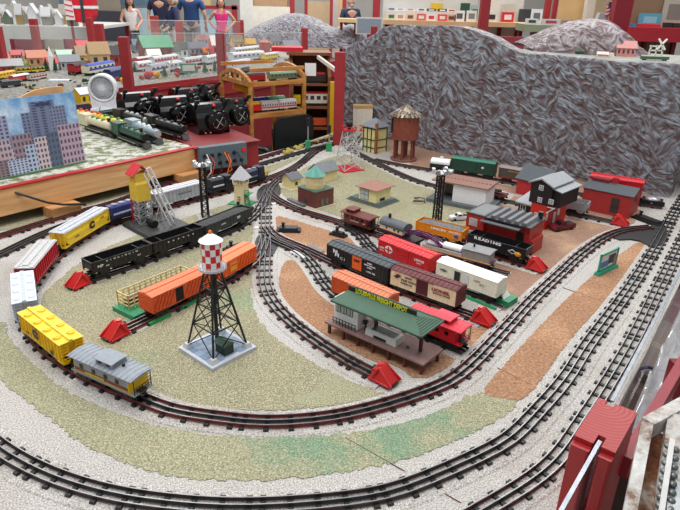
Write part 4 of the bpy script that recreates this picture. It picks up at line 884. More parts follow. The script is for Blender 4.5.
q = MB(); q.box(w_/2-.0005, w_/2+.0012, -.022, -.004, .002, h1*.6); q.box(w_/2-.0005, w_/2+.0012, .012, .03, h1*.4, h1*.75); q.box(w_/2-.0005, w_/2+.0012, -d_/2+.005, -d_/2+.02, h1*.4, h1*.75)
q.bar((w_/2, -d_/2, h1-.03), (w_/2+.035, -d_/2, h1), .003); q.bar((w_/2, -d_/2, h1-.003), (w_/2+.035, -d_/2, h1-.003), .003); q.build('white_trim', M((236, 238, 240), .5), t)
q = MB(); lx = -w_/2-.075; q.box(lx, -w_/2, -d_/2+.03, d_/2, 0, h1*.8); ln_ = q.build('lean_to', bkm, t)
MB().prism([(-d_/2+.015, h1*.76), (-d_/2+.015, h1*.82), (d_/2, h1*1.12), (d_/2, h1*1.06)], lx-.01, -w_/2, 'x').build('lean_to_roof', gry, ln_); panes(ln_, [(lx+.012, lx+.034, h1*.35, h1*.68)], (236, 238, 240), (40, 44, 50), -d_/2+.03)
MB().box(lx-.04, -w_/2+.02, -d_/2-.03, -d_/2+.028, 0, .035).build('loading_dock', M((108, 114, 118), .5), t)
# second red building behind
c, rz, w_, d_ = quad((515.5, 193), (541, 200), (552, 192)); t = T('warehouse', 'red warehouse with dark grey roof behind the black and red house', 'building', (c.x, c.y, L), rz); H = HZ(516, 177, 515.5, 193)
gable(t, w_, d_, H, H+.05, (182, 36, 42), (84, 92, 98), axis='x', ov=.01)
# red freight station
c, rz, w_, d_ = quad((580, 209), (628, 219.5), (637, 211)); t = T('freight_station', 'long red freight station with low dark roof and a dark window', 'building', (c.x, c.y, L), rz); H = HZ(628, 197, 628, 219.5)
gable(t, w_, d_, H, H+.022, (168, 46, 46), (70, 78, 84), axis='x', ov=.006)
panes(t, [(w_/2-.085, w_/2-.052, .018, H-.022)], (96, 46, 44), (60, 56, 56), -d_/2); MB().box(w_/2, w_/2+.0012, -.012, .012, H-.04, H-.018).build('window', M((40, 40, 42), .4), t)
MB().box(-.01, .014, .0, .02, H+.012, H+.05).build('chimney', M((176, 40, 46), .6), t)
MB().box(-w_/2+.01, -w_/2+.09, -.01, .03, H+.014, H+.036).build('dormer', M((120, 30, 38), .6), t)
# stock pen and ramps
def slab(px, label, name, h=.012, c=(44, 140, 96), cat='ramp', lattice_=True):
    c_, rz, w_, d_ = quad(*px); t = T(name, label, cat, (c_.x, c_.y, L), rz); MB().box(-w_/2, w_/2, -d_/2, d_/2, 0, h, t=.001).build('base', M(c, .5), t, bev=.001); return t, w_, d_
t, w_, d_ = slab([(112.5, 311), (134, 322), (200, 289)], 'cream slatted stock pen on a green base beside the orange boxcars', 'stock_pen', .016, cat='cattle pen')
cr = M((232, 212, 150), .5); q = MB()
x0, x1, y0, y1 = -w_/2+.006, .006, -d_/2+.02, d_/2-.004
for (a, b) in (((x0, y0), (x1, y0)), ((x0, y0), (x0, y1)), ((x0, y1), (x1, y1)), ((x1, y0), (x1, y1))):
    a = Vector((*a, 0)); b = Vector((*b, 0)); n = max(2, int((b-a).length/.02))
    for i in range(n+1): p = a.lerp(b, i/n); q.bar((p.x, p.y, .012), (p.x, p.y, .062), .0035)
    for z in (.026, .038, .050, .061): q.bar((a.x, a.y, z), (b.x, b.y, z), .0022, .0035)
q.build('slatted_fence', cr, t); MB().box((x0+x1)/2-.010, (x0+x1)/2+.010, y0+.01, y1-.01, .016, .04).build('chute', M((74, 72, 72), .6), t)
for i in range(2):
    c_, rz, _ = two([(150, 326), (181, 310)][i], [(170, 316), (200, 300)][i]); o = MB().box(-.04, .04, -.006, .006, 0, .010, t=.001).build('uncoupler_track', M((40, 140, 80), .5), None, c_, rz); tag(o, ['green plastic strip beside the track under the open-door orange boxcar', 'green plastic strip nearest the black lattice water tower'][i], 'track part')
t, w_, d_ = slab([(495, 304), (508, 309), (516, 302)], 'small green ramp at the end of the white reefer', 'milk_ramp', .022)
MB().prism([(-w_/2, .022), (0, .022), (-w_/2, .04)], -d_/2+.01, d_/2-.01, 'y').build('white_platform', M((214, 224, 216), .5), t)
o, rz, _ = two((447, 291), (492, 309)); o = MB().box(-.10, .10, -.004, .004, 0, .010).build('guide_strip', M((40, 150, 96), .5), None, o, rz); tag(o, 'long green strip beside the track below the white reefer', 'track part')
# billboard
c_, rz, w_ = two((596.5, 276), (615, 267)); t = T('billboard', 'green framed picture billboard standing on the dirt strip', 'billboard', c_, rz); gm = M((44, 150, 118), .4)
MB().box(-w_/2-.004, w_/2+.004, -.012, .012, 0, .014, t=.003).build('base', gm, t, bev=.002); H = HZ(615, 247, 615, 267)
q = MB(); 
for x in (-w_/2+.006, w_/2-.006): q.box(x-.003, x+.003, -.003, .003, .012, H)
q.box(-w_/2+.003, w_/2-.003, -.003, .003, H-.005, H); q.box(-w_/2+.003, w_/2-.003, -.003, .003, .012, .020); q.build('frame', gm, t)
q = MB(); q.box(-w_/2+.008, w_/2-.008, -.001, .001, .018, H-.004); q.box(-w_/2+.014, 0, -.0016, -.001, .024, H*.6, m=1); q.box(-.002, w_/2-.02, -.0018, -.001, .03, H-.016, m=2); q.box(w_/2-.03, w_/2-.012, -.002, -.001, .022, H*.7, m=3); q.build('poster', [M((226, 226, 222), .5), M((90, 120, 180), .5), M((60, 60, 66), .5), M((170, 120, 110), .5)], t)
# depot platform
c, rz, w_, d_ = quad((327.5, 333.5), (421.5, 376), (438.5, 361.5)); t = T('freight_depot', 'dusty brown depot platform with a green roof and yellow-lettered roof sign', 'station', (c.x, c.y, L), rz)
zd = HZ(421.5, 363, 421.5, 376); dm = M((112, 72, 70), .7, 0, .15)
q = MB(); q.box(-w_/2-.006, w_/2+.006, -d_/2-.006, d_/2+.006, zd-.005, zd)
for i in range(16): q.box(-w_/2-.006, w_/2+.006, -d_/2+i*(d_+.01)/16-.0055, -d_/2+i*(d_+.01)/16-.005, zd, zd+.0003)
q.build('deck', M((142, 112, 108), .75, 0, .15, 30), t)
for i in range(7):
    for y in (-d_/2+.004, d_/2-.004): MB().box(-w_/2+.004+i*(w_-.008)/6-.0035, -w_/2+.004+i*(w_-.008)/6+.0035, y-.0035, y+.0035, 0, zd-.005).build('leg', M((96, 40, 40), .5), t)
zr0 = HZ(421, 338, 424, 368); zr0 = max(.09, zr0)
RE0 = LP(t, 329.5, 301, L+.0); 
def onplane(u, v, y):  # point of the local vertical plane y=const seen at a pixel
    m = (Matrix.Translation(t.location) @ Matrix.Rotation(t.rotation_euler.z, 4, 'Z')).inverted(); o = m @ Vector((0, 0, CZ)); d = m.to_3x3() @ ray(u, v); return o+d*((y-o.y)/d.y)
ya = -d_/2-.012; e0 = onplane(331, 301, ya); e1 = onplane(421, 337, ya); ze = (e0.z+e1.z)/2
rd = onplane(350, 290, 0); rd1 = onplane(415, 315, 0); zrg = (rd.z+rd1.z)/2
x0, x1, y1 = e0.x, e1.x, d_/2+.012
q = MB(); vs = [(x0, ya, ze), (x1, ya, ze), (x1, y1, ze), (x0, y1, ze), (rd.x, 0, zrg), (rd1.x, 0, zrg)]
q.add(vs, [(0, 1, 5, 4), (2, 3, 4, 5), (1, 2, 5), (3, 0, 4), (3, 2, 1, 0)])
rf = q.build('roof', M((62, 98, 78), .55), t)
q = MB()
for a, b, n in ((0, 1, 4), (2, 3, 4)): q.bar(vs[a], vs[b], .004, .005)
q.bar(vs[1], vs[2], .004, .005); q.bar(vs[3], vs[0], .004, .005)
A_, B_, C_ = Vector(vs[1]), Vector(vs[2]), Vector(vs[5])
for i in range(1, 9):
    f = i/9; q.bar(A_.lerp(C_, f)+Vector((.0, 0, .0008)), B_.lerp(C_, f)+Vector((.0, 0, .0008)), .0016)
q.build('eave_trim', M((46, 84, 64), .5), rf)
q = MB(); q.box(rd.x-.004, rd1.x+.004, -.002, .002, zrg-.002, zrg+.0135); sg = q.build('sign_board', M((34, 34, 26), .5), t)
q = MB(); text('LOUISVILLE FREIGHT DEPOT', .018, M((226, 222, 40), .5), sg, ((rd.x+rd1.x)/2, -.0032, zrg+.0062), (math.pi/2, 0, 0), sx=(rd1.x-rd.x)/.288, bold=.0007)
for x in (x0+.03, x0+(x1-x0)*.4, x1-.03):
    for y in (-.0,): MB().box(x-.004, x+.004, y-.004, y+.004, zd, ze).build('roof_post', M((70, 34, 34), .5), t)
a = onplane(334, 322, -d_/2+.012); b = onplane(357, 331, -d_/2+.012); xa, xb = -w_/2+.012, min(b.x, w_/2)
q = MB(); q.box(xa, xb, -d_/2+.012, d_/2-.03, zd, ze-.001); bo = q.build('ticket_booth', M((232, 236, 236), .5), t, bev=.003)
q = MB(); nn = 3
for i in range(nn):
    xx = xa+.008+i*(xb-xa-.02)/nn; w2 = (xb-xa-.02)/nn-.004; q.box(xx, xx+w2, -d_/2+.010, -d_/2+.012, zd+(ze-zd)*.48, ze-.008)
q.build('window', M((40, 88, 62), .5), bo)
q = MB()
for i in range(nn):
    xx = xa+.008+i*(xb-xa-.02)/nn; w2 = (xb-xa-.02)/nn-.004
    for k in range(2): q.box(xx+.002+k*w2/2, xx+w2/2-.001+k*w2/2, -d_/2+.0088, -d_/2+.0098, zd+(ze-zd)*.52, ze-.011)
q.build('pane', M((186, 190, 184), .3), bo)
q = MB(); yb = -d_/2+.005
for i in range(8): q.bar((xa+.004+i*(xb-xa-.006)/7, yb, zd), (xa+.004+i*(xb-xa-.006)/7, yb, zd+.020), .0016)
for z in (.01, .020): q.bar((xa, yb, zd+z), (xb, yb, zd+z), .0016)
q.build('railing', m_black, t)
pc = onplane(388, 345, -d_/2+.035); q = MB(); cx = pc.x-.014; q.box(cx-.052, cx+.052, -d_/2+.014, -d_/2+.058, zd, zd+.020, t=.002); bn = q.build('freight_bin', M((214, 218, 214), .5), t, bev=.001)
q = MB(); q.box(cx-.036, cx+.04, -d_/2+.022, -d_/2+.050, zd+.0195, zd+.021); 
for i in range(9): q.box(cx-.034+i*.008, cx-.032+i*.008, -d_/2+.022, -d_/2+.050, zd+.021, zd+.022, m=1)
q.build('bin_lid', [M((96, 104, 100), .5), M((60, 66, 62), .5)], bn); MB().box(cx-.02, cx+.02, -d_/2+.011, -d_/2+.0135, zd+.004, zd+.010).build('bin_handle', m_black, bn)
# people figures on the platform: a tiny porter
g = onplane(362, 325, .0); 
def figurine(par_loc, label, c1, c2, h=.042, name='figurine'):
    t2 = T(name, label, 'toy figure', par_loc); s = h/.042
    q = MB(); q.tube([(0, 0, .0), (.001, 0, .010), (0, 0, .02)], [.0035*s, .003*s, .004*s], 8); q.build('trousers', M(c2, .6), t2)
    q = MB(); q.tube([(0, 0, .019*s), (0, 0, .027*s), (0, 0, .033*s)], [.0045*s, .0055*s, .003*s], 8)
    for e in (-1, 1): q.tube([(e*.005*s, 0, .032*s), (e*.0075*s, -.001, .026*s), (e*.006*s, -.004, .021*s)], .0015*s, 6)
    q.build('jacket', M(c1, .6), t2); MB().ball((0, 0, .0375*s), .0038*s, 8, sc=(.9, .9, 1.15)).build('head', M((206, 160, 130), .6), t2); return t2
mw = Matrix.Translation(t.location) @ Matrix.Rotation(t.rotation_euler.z, 4, 'Z'); mw_d = mw; mzd = zd
figurine(mw @ Vector((xb+.012, -.01, zd)), 'tiny dark-suited figure standing beside the ticket booth on the platform', (30, 32, 44), (26, 28, 36))
figurine(mw @ Vector((xb+.024, .004, zd)), 'tiny white-shirted figure on the platform under the green roof', (224, 224, 228), (40, 44, 60))
o = MB().cyl((0, 0, 0), (0, 0, .004), .004, n=10).build('rubber_washer', m_black, None, mw @ Vector((w_/2-.07, -.006, zd+.0003))); tag(o, 'small black disc on the bare end of the depot platform', 'disc')
# switch machines and track accessories
def machine(a, b, label, w=.034, h=.02, lever=True):
    c_, rz, ln = two(a, b); t = T('switch_machine', label, 'switch machine', c_, rz)
    MB().box(-ln/2, ln/2, -w/2, w/2, 0, h*.55, t=.002).build('base', m_black, t, bev=.0008)
    MB().box(-ln/2+.012, ln/2-.012, -w/2+.005, w/2-.005, h*.55, h, t=.002).build('cover', M((34, 34, 36), .35), t, bev=.001)
    if lever: MB().cyl((-ln/2+.03, 0, h), (-ln/2+.03, 0, h+.016), .006, n=10).cyl((-ln/2+.03, 0, h+.012), (-ln/2+.03, 0, h+.018), .008, n=10).build('lantern', m_black, t)
machine((276, 231), (301, 231.5), 'black switch machine on the dirt right of the spine track', .05)
machine((331, 234), (346, 238), 'black switch machine left of the brown caboose')
machine((232, 209.5), (256, 211), 'black switch machine in front of the cream control tower')
machine((634, 217), (661, 227), 'long black switch machine by the rightmost junction', .05)
machine((224, 252), (246, 247), 'black switch machine above the orange stock car')
machine((341, 132), (362, 134), 'black switch machine near the red signal base', .04)
machine((316, 150), (333, 146), 'black switch machine by the bare track at the red beacon tower', .03, lever=False)
def plateobj(px, label):
    P = chaikin([G(*p) for p in px], 1); o = MB().prism([(p.x, p.y) for p in P], L+.0005, L+.007, 'z').build('switch_plate', M((44, 44, 46), .5), bev=.0008); tag(o, label, 'track switch', 'black switch base plates')
plateobj([(612, 236), (640, 231), (660, 224), (668, 232), (664, 246), (650, 248), (636, 240), (614, 241)], 'black track switch plate at the rightmost junction')
plateobj([(259, 188), (275, 182), (282, 190), (276, 204), (262, 206), (256, 198)], 'black track switch plate at the top of the spine')
plateobj([(258, 236), (274, 234), (279, 246), (272, 258), (259, 258), (254, 246)], 'black track switch plate in the middle of the spine')
def label_block(px, label, w=.03, d=.02, h=.008, c=(224, 226, 226), rz=0):
    o = MB().box(-w/2, w/2, -d/2, d/2, 0, h, t=.001).build('relay_box', M(c, .5), None, G(*px), rz); tag(o, label, 'box')
label_block((273.5, 205), 'small white box just right of the upper spine track', .022, .02)
label_block((257, 229), 'small white box just left of the spine track', .022, .02)
for i, (a, b) in enumerate((((289, 200), (305, 207)), ((292, 253), (305, 260)), ((309, 247), (322, 254)))):
    c_, rz, ln = two(a, b); o = MB().box(-ln/2, ln/2, -.013, .013, 0, .010, t=.001).build('uncoupling_unit', M([(96, 98, 100), (214, 216, 218), (120, 124, 128)][i], .5), None, c_, rz); tag(o, ['grey rectangular cover beside the curved track under the teal-roofed tank', 'pale grey rectangular cover left of the black boxcar', 'mid-grey cover between two curved tracks left of the black boxcar'][i], 'cover')
# coil of wire and bushes
q = MB(); g = G(419, 203); q.tube([(g.x+.028*math.cos(a*.35)+.004*math.sin(a), g.y+.02*math.sin(a*.35), L+.003+.0008*a) for a in range(32)], .0022); o = q.build('wire_coil', m_black); tag(o, 'coiled black wire lying on the grass left of the white freight house', 'wire')
def bush(px, r, c, label, group=None, z=None):
    g = G(*px, z); q = MB(); 
    for k in range(7): q.ball((random.uniform(-r, r)*.6, random.uniform(-r, r)*.5, r*.5+random.uniform(-.2, .3)*r), r*random.uniform(.4, .62), 8)
    o = q.build('bush', M(c, .9, 0, .3, 200, .6, 400), None, g); tag(o, label, 'bush', group); return o
bush((264, 176), .03, (196, 176, 84), 'mustard yellow bush behind the navy locomotive')
for i, (u, v) in enumerate(((290, 152.5), (296.5, 150), (301.5, 148), (316, 143), (327, 140), (332, 136), (353, 146), (286, 154))):
    bush((u, v), .022, (196, 180, 96), ['pale yellow bush first right of the black chair hoop', 'pale yellow bush second in the row before the chair', 'pale yellow bush beside the left green signal', 'pale yellow bush between the two green signals', 'pale yellow bush just right of the right green signal', 'pale yellow bush nearest the red beacon tower top', 'pale yellow bush right of the red beacon tower legs', 'pale yellow bush at the left end of the row by the chair'][i], 'pale bushes along the back track')
def semaphore(px, top, label):
    g = G(*px); H = HZ(*top, *px); t = T('track_signal', label, 'signal', g); MB().box(-.018, .018, -.018, .018, 0, .05, t=.002).build('base', M((40, 148, 92), .5), t); MB().cyl((0, 0, .05), (0, 0, H), .0045, n=8).build('mast', M((168, 170, 172), .4, .5), t)
    MB().box(-.010, .010, -.006, .006, H-.05, H).build('signal_head', m_black, t)
semaphore((308, 148.5), (308, 118), 'left green-based track signal beside the folding chair')
semaphore((329, 151), (329, 125), 'green-based track signal just left of the red beacon tower')
# ---------------------------------------------------------------- crinkled mountain sheets
from mathutils import noise as NZ
def pj(p):
    p = Vector(p)-Vector((0, 0, CZ)); b = p.y*math.sin(TH)+p.z*math.cos(TH); c = p.y*math.cos(TH)-p.z*math.sin(TH); x, y = p.x/c, b/c
    cc, s = math.cos(RO), math.sin(RO); x, y = x*cc+y*s, -x*s+y*cc; return 340+x*F, 255-y*F
def rockmat(name, c1, c2, c3, sc=30):
    mt = bpy.data.materials.new(name); mt.use_nodes = True; nt = mt.node_tree; b = nt.nodes['Principled BSDF']; b.inputs['Roughness'].default_value = .5; b.inputs['Specular IOR Level'].default_value = .4
    N_, K = nt.nodes.new, nt.links.new
    tc = N_('ShaderNodeTexCoord'); n0 = N_('ShaderNodeTexNoise'); n0.inputs['Scale'].default_value = 9; n0.inputs['Detail'].default_value = 1
    ad = N_('ShaderNodeVectorMath'); ad.operation = 'MULTIPLY_ADD'; ad.inputs[1].default_value = (.05, .05, .05)
    K(tc.outputs['Object'], n0.inputs['Vector']); K(n0.outputs['Color'], ad.inputs[0]); K(tc.outputs['Object'], ad.inputs[2]); prev = None
    for k, ang in enumerate((.5, -.6, -1.35, -.95)):
        mp = N_('ShaderNodeMapping'); mp.vector_type = 'TEXTURE'; mp.inputs['Rotation'].default_value = (0, ang, 0); mp.inputs['Scale'].default_value = (.34, .6, 1.5); mp.inputs['Location'].default_value = (k*3.1, 0, 0); K(ad.outputs[0], mp.inputs[0])
        n = N_('ShaderNodeTexNoise'); n.inputs['Scale'].default_value = sc*.62; n.inputs['Detail'].default_value = 1.5; n.inputs['Distortion'].default_value = .5; K(mp.outputs[0], n.inputs['Vector'])
        if prev is None: prev = n.outputs['Fac']; continue
        mk = N_('ShaderNodeTexNoise'); mk.inputs['Scale'].default_value = 7; mk.inputs['Detail'].default_value = 1; of = N_('ShaderNodeVectorMath'); of.inputs[1].default_value = (k*5.3, k*2.2, k); K(tc.outputs['Object'], of.inputs[0]); K(of.outputs[0], mk.inputs['Vector'])
        mr = N_('ShaderNodeMapRange'); mr.inputs['From Min'].default_value = .49; mr.inputs['From Max'].default_value = .54; K(mk.outputs['Fac'], mr.inputs['Value'])
        mx = N_('ShaderNodeMix'); K(mr.outputs['Result'], mx.inputs['Factor']); K(prev, mx.inputs['A']); K(n.outputs['Fac'], mx.inputs['B']); prev = mx.outputs['Result']
    cr = N_('ShaderNodeValToRGB'); e = cr.color_ramp.elements; e[0].position = .36; e[0].color = lin(c1); e[1].position = .66; e[1].color = lin(c3); m = e.new(.51); m.color = lin(c2)  # bluish ridge highlights and dark creases put into the paint colour, following the bump
    K(prev, cr.inputs[0]); K(cr.outputs[0], b.inputs['Base Color'])
    bp = N_('ShaderNodeBump'); bp.inputs['Strength'].default_value = .7; bp.inputs['Distance'].default_value = .03; K(prev, bp.inputs['Height']); K(bp.outputs['Normal'], b.inputs['Normal']); return mt
def crin(p, sc=14):
    q = Vector((p.x+.3*p.z, p.y, p.z*.45-.25*p.x)); wv = NZ.noise_vector(p*3.2)*.12; q = (q+wv)*sc
    a = 1-abs(NZ.noise(q))*2; b = 1-abs(NZ.noise(q*2.1+Vector((7, 3, 1))))*2; return a*.65+b*.35
def mountain(base, top, step, amp, name, label, mats, thick=.12, z0=None, sc=14):
    P = [G(*p, z0) for p in base]; cols = []
    for i in range(len(P)-1):
        n = max(1, int((P[i+1]-P[i]).length/step)); cols += [P[i].lerp(P[i+1], k/n) for k in range(n)]
    cols.append(P[-1]); zb = P[0].z
    for _ in range(12): cols = [cols[0]]+[(cols[i-1]+cols[i]*2+cols[i+1])/4 for i in range(1, len(cols)-1)]+[cols[-1]]
    def topz(c):
        z = zb+.3
        for _ in range(14):
            u, v = pj((c.x, c.y, z)); k = 0
            while k < len(top)-2 and u > top[k+1][0]: k += 1
            (u0, v0), (u1, v1) = top[k], top[k+1]; tv = v0+(v1-v0)*max(-.3, min(1.3, (u-u0)/(u1-u0))); z += (v-tv)/600*c.y*.9
        return z
    N = max(6, int(.8/step)); tz = [topz(c) for c in cols]; H = max(tz)-zb; N = max(8, int(H/step)); vs = []; fs = []
    for i, c in enumerate(cols):
        d = (cols[min(i+1, len(cols)-1)]-cols[max(i-1, 0)]).normalized(); nn = Vector((d.y, -d.x, 0))
        for j in range(N+1):
            f = j/N; z = zb+(tz[i]-zb)*f; p = Vector((c.x, c.y, z)); o = crin(p, sc)*amp+NZ.noise(p*2.5)*amp*1.2
            back = thick*.5*max(0, f-.9)**2*40*.3
            q = p+nn*(o-back); vs.append((q.x, q.y, q.z+(crin(p, sc)*amp*.5 if j == N else 0)))
    W_ = N+1
    fs = [(i*W_+j, (i+1)*W_+j, (i+1)*W_+j+1, i*W_+j+1) for i in range(len(cols)-1) for j in range(N)]
    q = MB(); q.add(vs, fs, 0, True); nb = len(vs)
    bk = []
    for i, c in enumerate(cols):
        d = (cols[min(i+1, len(cols)-1)]-cols[max(i-1, 0)]).normalized(); nn = Vector((-d.y, d.x, 0))*thick; bk += [(c.x+nn.x, c.y+nn.y, zb), (c.x+nn.x, c.y+nn.y, tz[i])]
    q.v += bk
    for i in range(len(cols)-1):
        a = nb+2*i; q.f += [(a, a+2, a+3, a+1)[::-1], (i*W_+N, (i+1)*W_+N, a+3, a+1)]; q.m += [1, 0]; q.s += [False, False]
    for i in (0, len(cols)-1):
        a = nb+2*i; q.f.append(tuple([i*W_+j for j in range(W_)]+[a+1, a])); q.m.append(0); q.s.append(False)
    o = q.build(name, mats); tag(o, label, 'mountain', None, 'thing'); return cols, tz
m_rock = rockmat('painted_rock', (96, 76, 76), (122, 120, 126), (156, 166, 178)); m_card = M((110, 84, 66), .8)
mc, mt_ = mountain([(343, 130), (385, 138), (418, 146), (433, 151.5), (510, 166), (580, 181), (661, 196.5), (669, 198)],
    [(335, 54), (343, 52), (352, 44), (363, 41), (372, 36), (384, 28), (396, 25), (420, 26), (440, 26), (460, 27), (475, 31), (492, 38), (508, 48), (520, 53), (560, 56), (590, 59), (620, 62), (650, 63), (700, 66)],
    .0085, .009, 'mountain', 'big crinkled blue-grey and brown mountain wall behind the model buildings', [m_rock, m_card])
# upper shelf layout right behind the mountain
pz = mt_[-1]; A = Vector((mc[-1].x+.05, mc[-1].y, 0)); k = next(i for i, c in enumerate(mc) if pj((c.x, c.y, mt_[i]))[0] > 500); B = mc[k]; UZ = pz-.045
d = (A-B).normalized(); nn = Vector((-d.y, d.x, 0)); 
o = MB().prism([((B+nn*.13-d*.1).x, (B+nn*.13-d*.1).y), ((A+nn*.13+d*1.6).x, (A+nn*.13+d*1.6).y), ((A+nn*1.5+d*1.6).x, (A+nn*1.5+d*1.6).y), ((B+nn*1.5-d*.3).x, (B+nn*1.5-d*.3).y)], UZ-.03, UZ, 'z').build('table_top', M((150, 152, 142), .8, 0, .25, 12)); tag(o, 'pale upper table behind the crinkled mountain with a pink toy house', 'table')
tleg = M((120, 40, 40), .6)
for i, (a, b) in enumerate(((.2, .3), (1.3, .3), (.2, 1.3), (1.6, 1.3))):
    p = B+nn*b+d*a; MB().box(p.x-.03, p.x+.03, p.y-.03, p.y+.03, 0, UZ-.03).build('leg', tleg, o)
m_rock2 = rockmat('painted_rock_grey', (96, 88, 92), (136, 134, 142), (176, 176, 186), 26); m_rock3 = rockmat('painted_rock_pinkish', (98, 76, 78), (132, 120, 124), (172, 166, 172), 26)
# ---------------------------------------------------------------- wooden table on the left with its load
m_pine = woodm('pine_board', (206, 150, 96), (232, 186, 132), (1.2, 14, 14)); m_pined = woodm('pine_block', (170, 118, 72), (204, 152, 100), (2, 14, 14))
ZB, ZT = L+.045, L+.16
P0, P1 = G(-60, 232, ZB), G(198, 168.5, ZB); d = (P1-P0).normalized(); nn = Vector((-d.y, d.x, 0)); ln = (P1-P0).length; rzT = math.atan2(d.y, d.x)
t = T('work_table', 'raw pine table with a red stripe along its grit-covered top edge', 'table', (P0.x, P0.y, 0), rzT)
MB().box(0, ln, 0, .04, ZB, ZT-.006).build('front_board', m_pine, t, bev=.002)
MB().box(ln-.04, ln, .04, 1.74, ZB, ZT-.006).build('side_board', m_pined, t)
MB().box(0, ln+.004, -.003, .03, ZT-.006, ZT+.001).build('red_edging', M((178, 44, 42), .6), t)
MB().box(0, ln+.002, .0, 1.74, ZT-.006, ZT).build('top', speck('white_grit_with_moss', [(150, 148, 142), (196, 194, 188), (222, 220, 214)], 160, big=[(70, 84, 52), (110, 122, 84), (170, 174, 150)], bigsc=22, bt=(.46, .56)), t)
for x in (.1, ln-.1): 
    for y in (.3, 1.6): MB().box(x-.04, x+.04, y-.04, y+.04, 0, ZB).build('leg', m_pined, t)
for i, px in enumerate(((66, 211), (193, 178))):
    g = G(*px, ZB-.02); o = MB().box(-.06, .07, 0, .08, -(ZB-.02-L), .02).build('support_block', m_pined, None, (g.x, g.y, ZB-.02), rzT); tag(o, ['pine block under the middle of the wooden table', 'pine block under the right end of the wooden table'][i], 'wood block')
for px in ((-8, 0),): pass
# black hose along the front board
pts = [G(u, v, z)+Vector((0, 0, 0)) for u, v, z in ((-20, 184, ZT+.0), (4, 190.5, ZB+.09), (14, 192, ZB+.085), (30, 197, ZB+.06), (46, 202, ZB+.035), (62, 204, ZB+.015), (78, 203.5, ZB), (84, 204, ZB-.01))]
pts = [p-nn*.012 for p in pts]; o = MB().tube(chaikin(pts, 0), .005, 8).build('cable', m_black); tag(o, 'black cable draped over the front of the wooden table', 'cable')
# city picture board
A, B = G(-12, 182.5, ZT), G(86, 162, ZT); d2 = (B-A).normalized(); wB = (B-A).length; rzB = math.atan2(d2.y, d2.x)
hB = max(.25, AY(74, 92.5, B.y).z-ZT); t = T('picture_board', 'leaning photo board of city high-rises under a blue sky', 'picture', (A.x, A.y, ZT+.002), rzB)
t.rotation_euler = (-.06, 0, rzB)
sky = speck('printed_sky', [(96, 146, 198), (126, 170, 212), (170, 198, 224), (214, 224, 236)], 5, r=.5, bump=0)
MB().box(0, wB, 0, .006, 0, hB).build('print', sky, t)
random.seed(11)
def bl(x0, x1, z0, z1, c, wc, nx, nz, y, top=None):
    q = MB(); q.box(x0, x1, -y-.0006, -y, z0, z1); 
    for i in range(nx):
        for j in range(nz):
            a = x0+(x1-x0)*(i+.25)/nx; b = z0+(z1-z0)*(j+.25)/nz; q.box(a, a+(x1-x0)*.5/nx, -y-.0009, -y-.0006, b, b+(z1-z0)*.55/nz, m=1)
    q.build('printed_building', [M(c, .55, 0, .06), M(wc, .5)], t)
s_ = wB/96.0     # picture units: about one pixel
def X(u): return (u+12)*s_
bl(X(-12), X(16), .0, hB*.80, (150, 156, 182), (70, 78, 110), 6, 16, .0002)
bl(X(29), X(56), .0, hB*.80, (118, 128, 156), (66, 76, 110), 7, 18, .0002); bl(X(38), X(62), .0, hB*.93, (112, 122, 150), (66, 76, 108), 3, 26, .0012); bl(X(44), X(58), hB*.86, hB*.91, (60, 68, 104), (48, 56, 90), 3, 1, .0022); bl(X(56), X(72), 0, hB*.84, (124, 134, 160), (74, 84, 116), 5, 18, .002)
for i, (a, b, h, c) in enumerate(((-12, 0, .42, (196, 180, 186)), (0, 14, .50, (184, 168, 176)), (14, 26, .36, (190, 178, 190)), (16, 34, .54, (150, 130, 140)), (26, 38, .38, (170, 190, 214)), (36, 50, .46, (200, 186, 190)), (48, 60, .50, (88, 106, 128)), (60, 83, .58, (178, 156, 172)), (-12, 8, .24, (140, 120, 128)), (8, 26, .22, (176, 190, 216)))):
    bl(X(a), X(b), 0.004, hB*h, c, (78, 76, 96), max(3, int((b-a)/3.4)), 6, .003+i*.0004)
MB().box(0, wB, -.009, -.001, 0, .006).build('printed_street', M((90, 130, 84), .7), t)
# cardboard strip, foam board behind the picture
A2, B2 = G(-14, 172, ZT+.0), G(74, 140, ZT); 
q = MB(); n = 22; yb = .045
top = [(0, .86), (.1, .90), (.2, .93), (.3, .925), (.42, .94), (.52, .96), (.60, 1.0), (.70, 1.04), (.82, 1.05), (1, 1.05)]
poly = [(wB*.93*x+.0, hB*z+.01) for x, z in top]; poly = [(0, .0)]+poly+[(wB*.93, 0)]
q.prism(poly, yb, yb+.012, 'y'); o = q.build('cardboard_backing', M((206, 160, 112), .85, 0, .14, 14), None, (A.x, A.y, ZT), rzB); tag(o, 'wavy-topped tan cardboard sheet standing behind the city picture board', 'board')
# toy station with yellow body and red trim
def little_house(loc, rz, w, d, h, hp, wall, roof, label, cat='toy house', group=None, name='toy_house', win=(60, 60, 70), trim=None, chim=False):
    t = T(name, label, cat, loc, rz, group); gable(t, w, d, h, hp, wall, roof, axis='x', ov=w*.06, th=h*.05)
    q = MB()
    for i in range(max(2, int(w/h*2))):
        n_ = max(2, int(w/h*2)); x = -w/2+w*(i+.3)/n_; q.box(x, x+w*.4/n_, -d/2-.002, -d/2, h*.35, h*.75)
    q.build('window_panes', M(win, .3), t)
    if chim: MB().box(w*.2, w*.27, -d*.05, d*.08, h, hp*1.15).build('chimney', M((120, 70, 60), .8), t)
    return t
g = G(84, 104, ZT); little_house(g, rzT+.1, .10, .09, .075, .11, (232, 190, 40), (226, 228, 232), 'yellow toy station with white roof right of the picture board', name='toy_station')
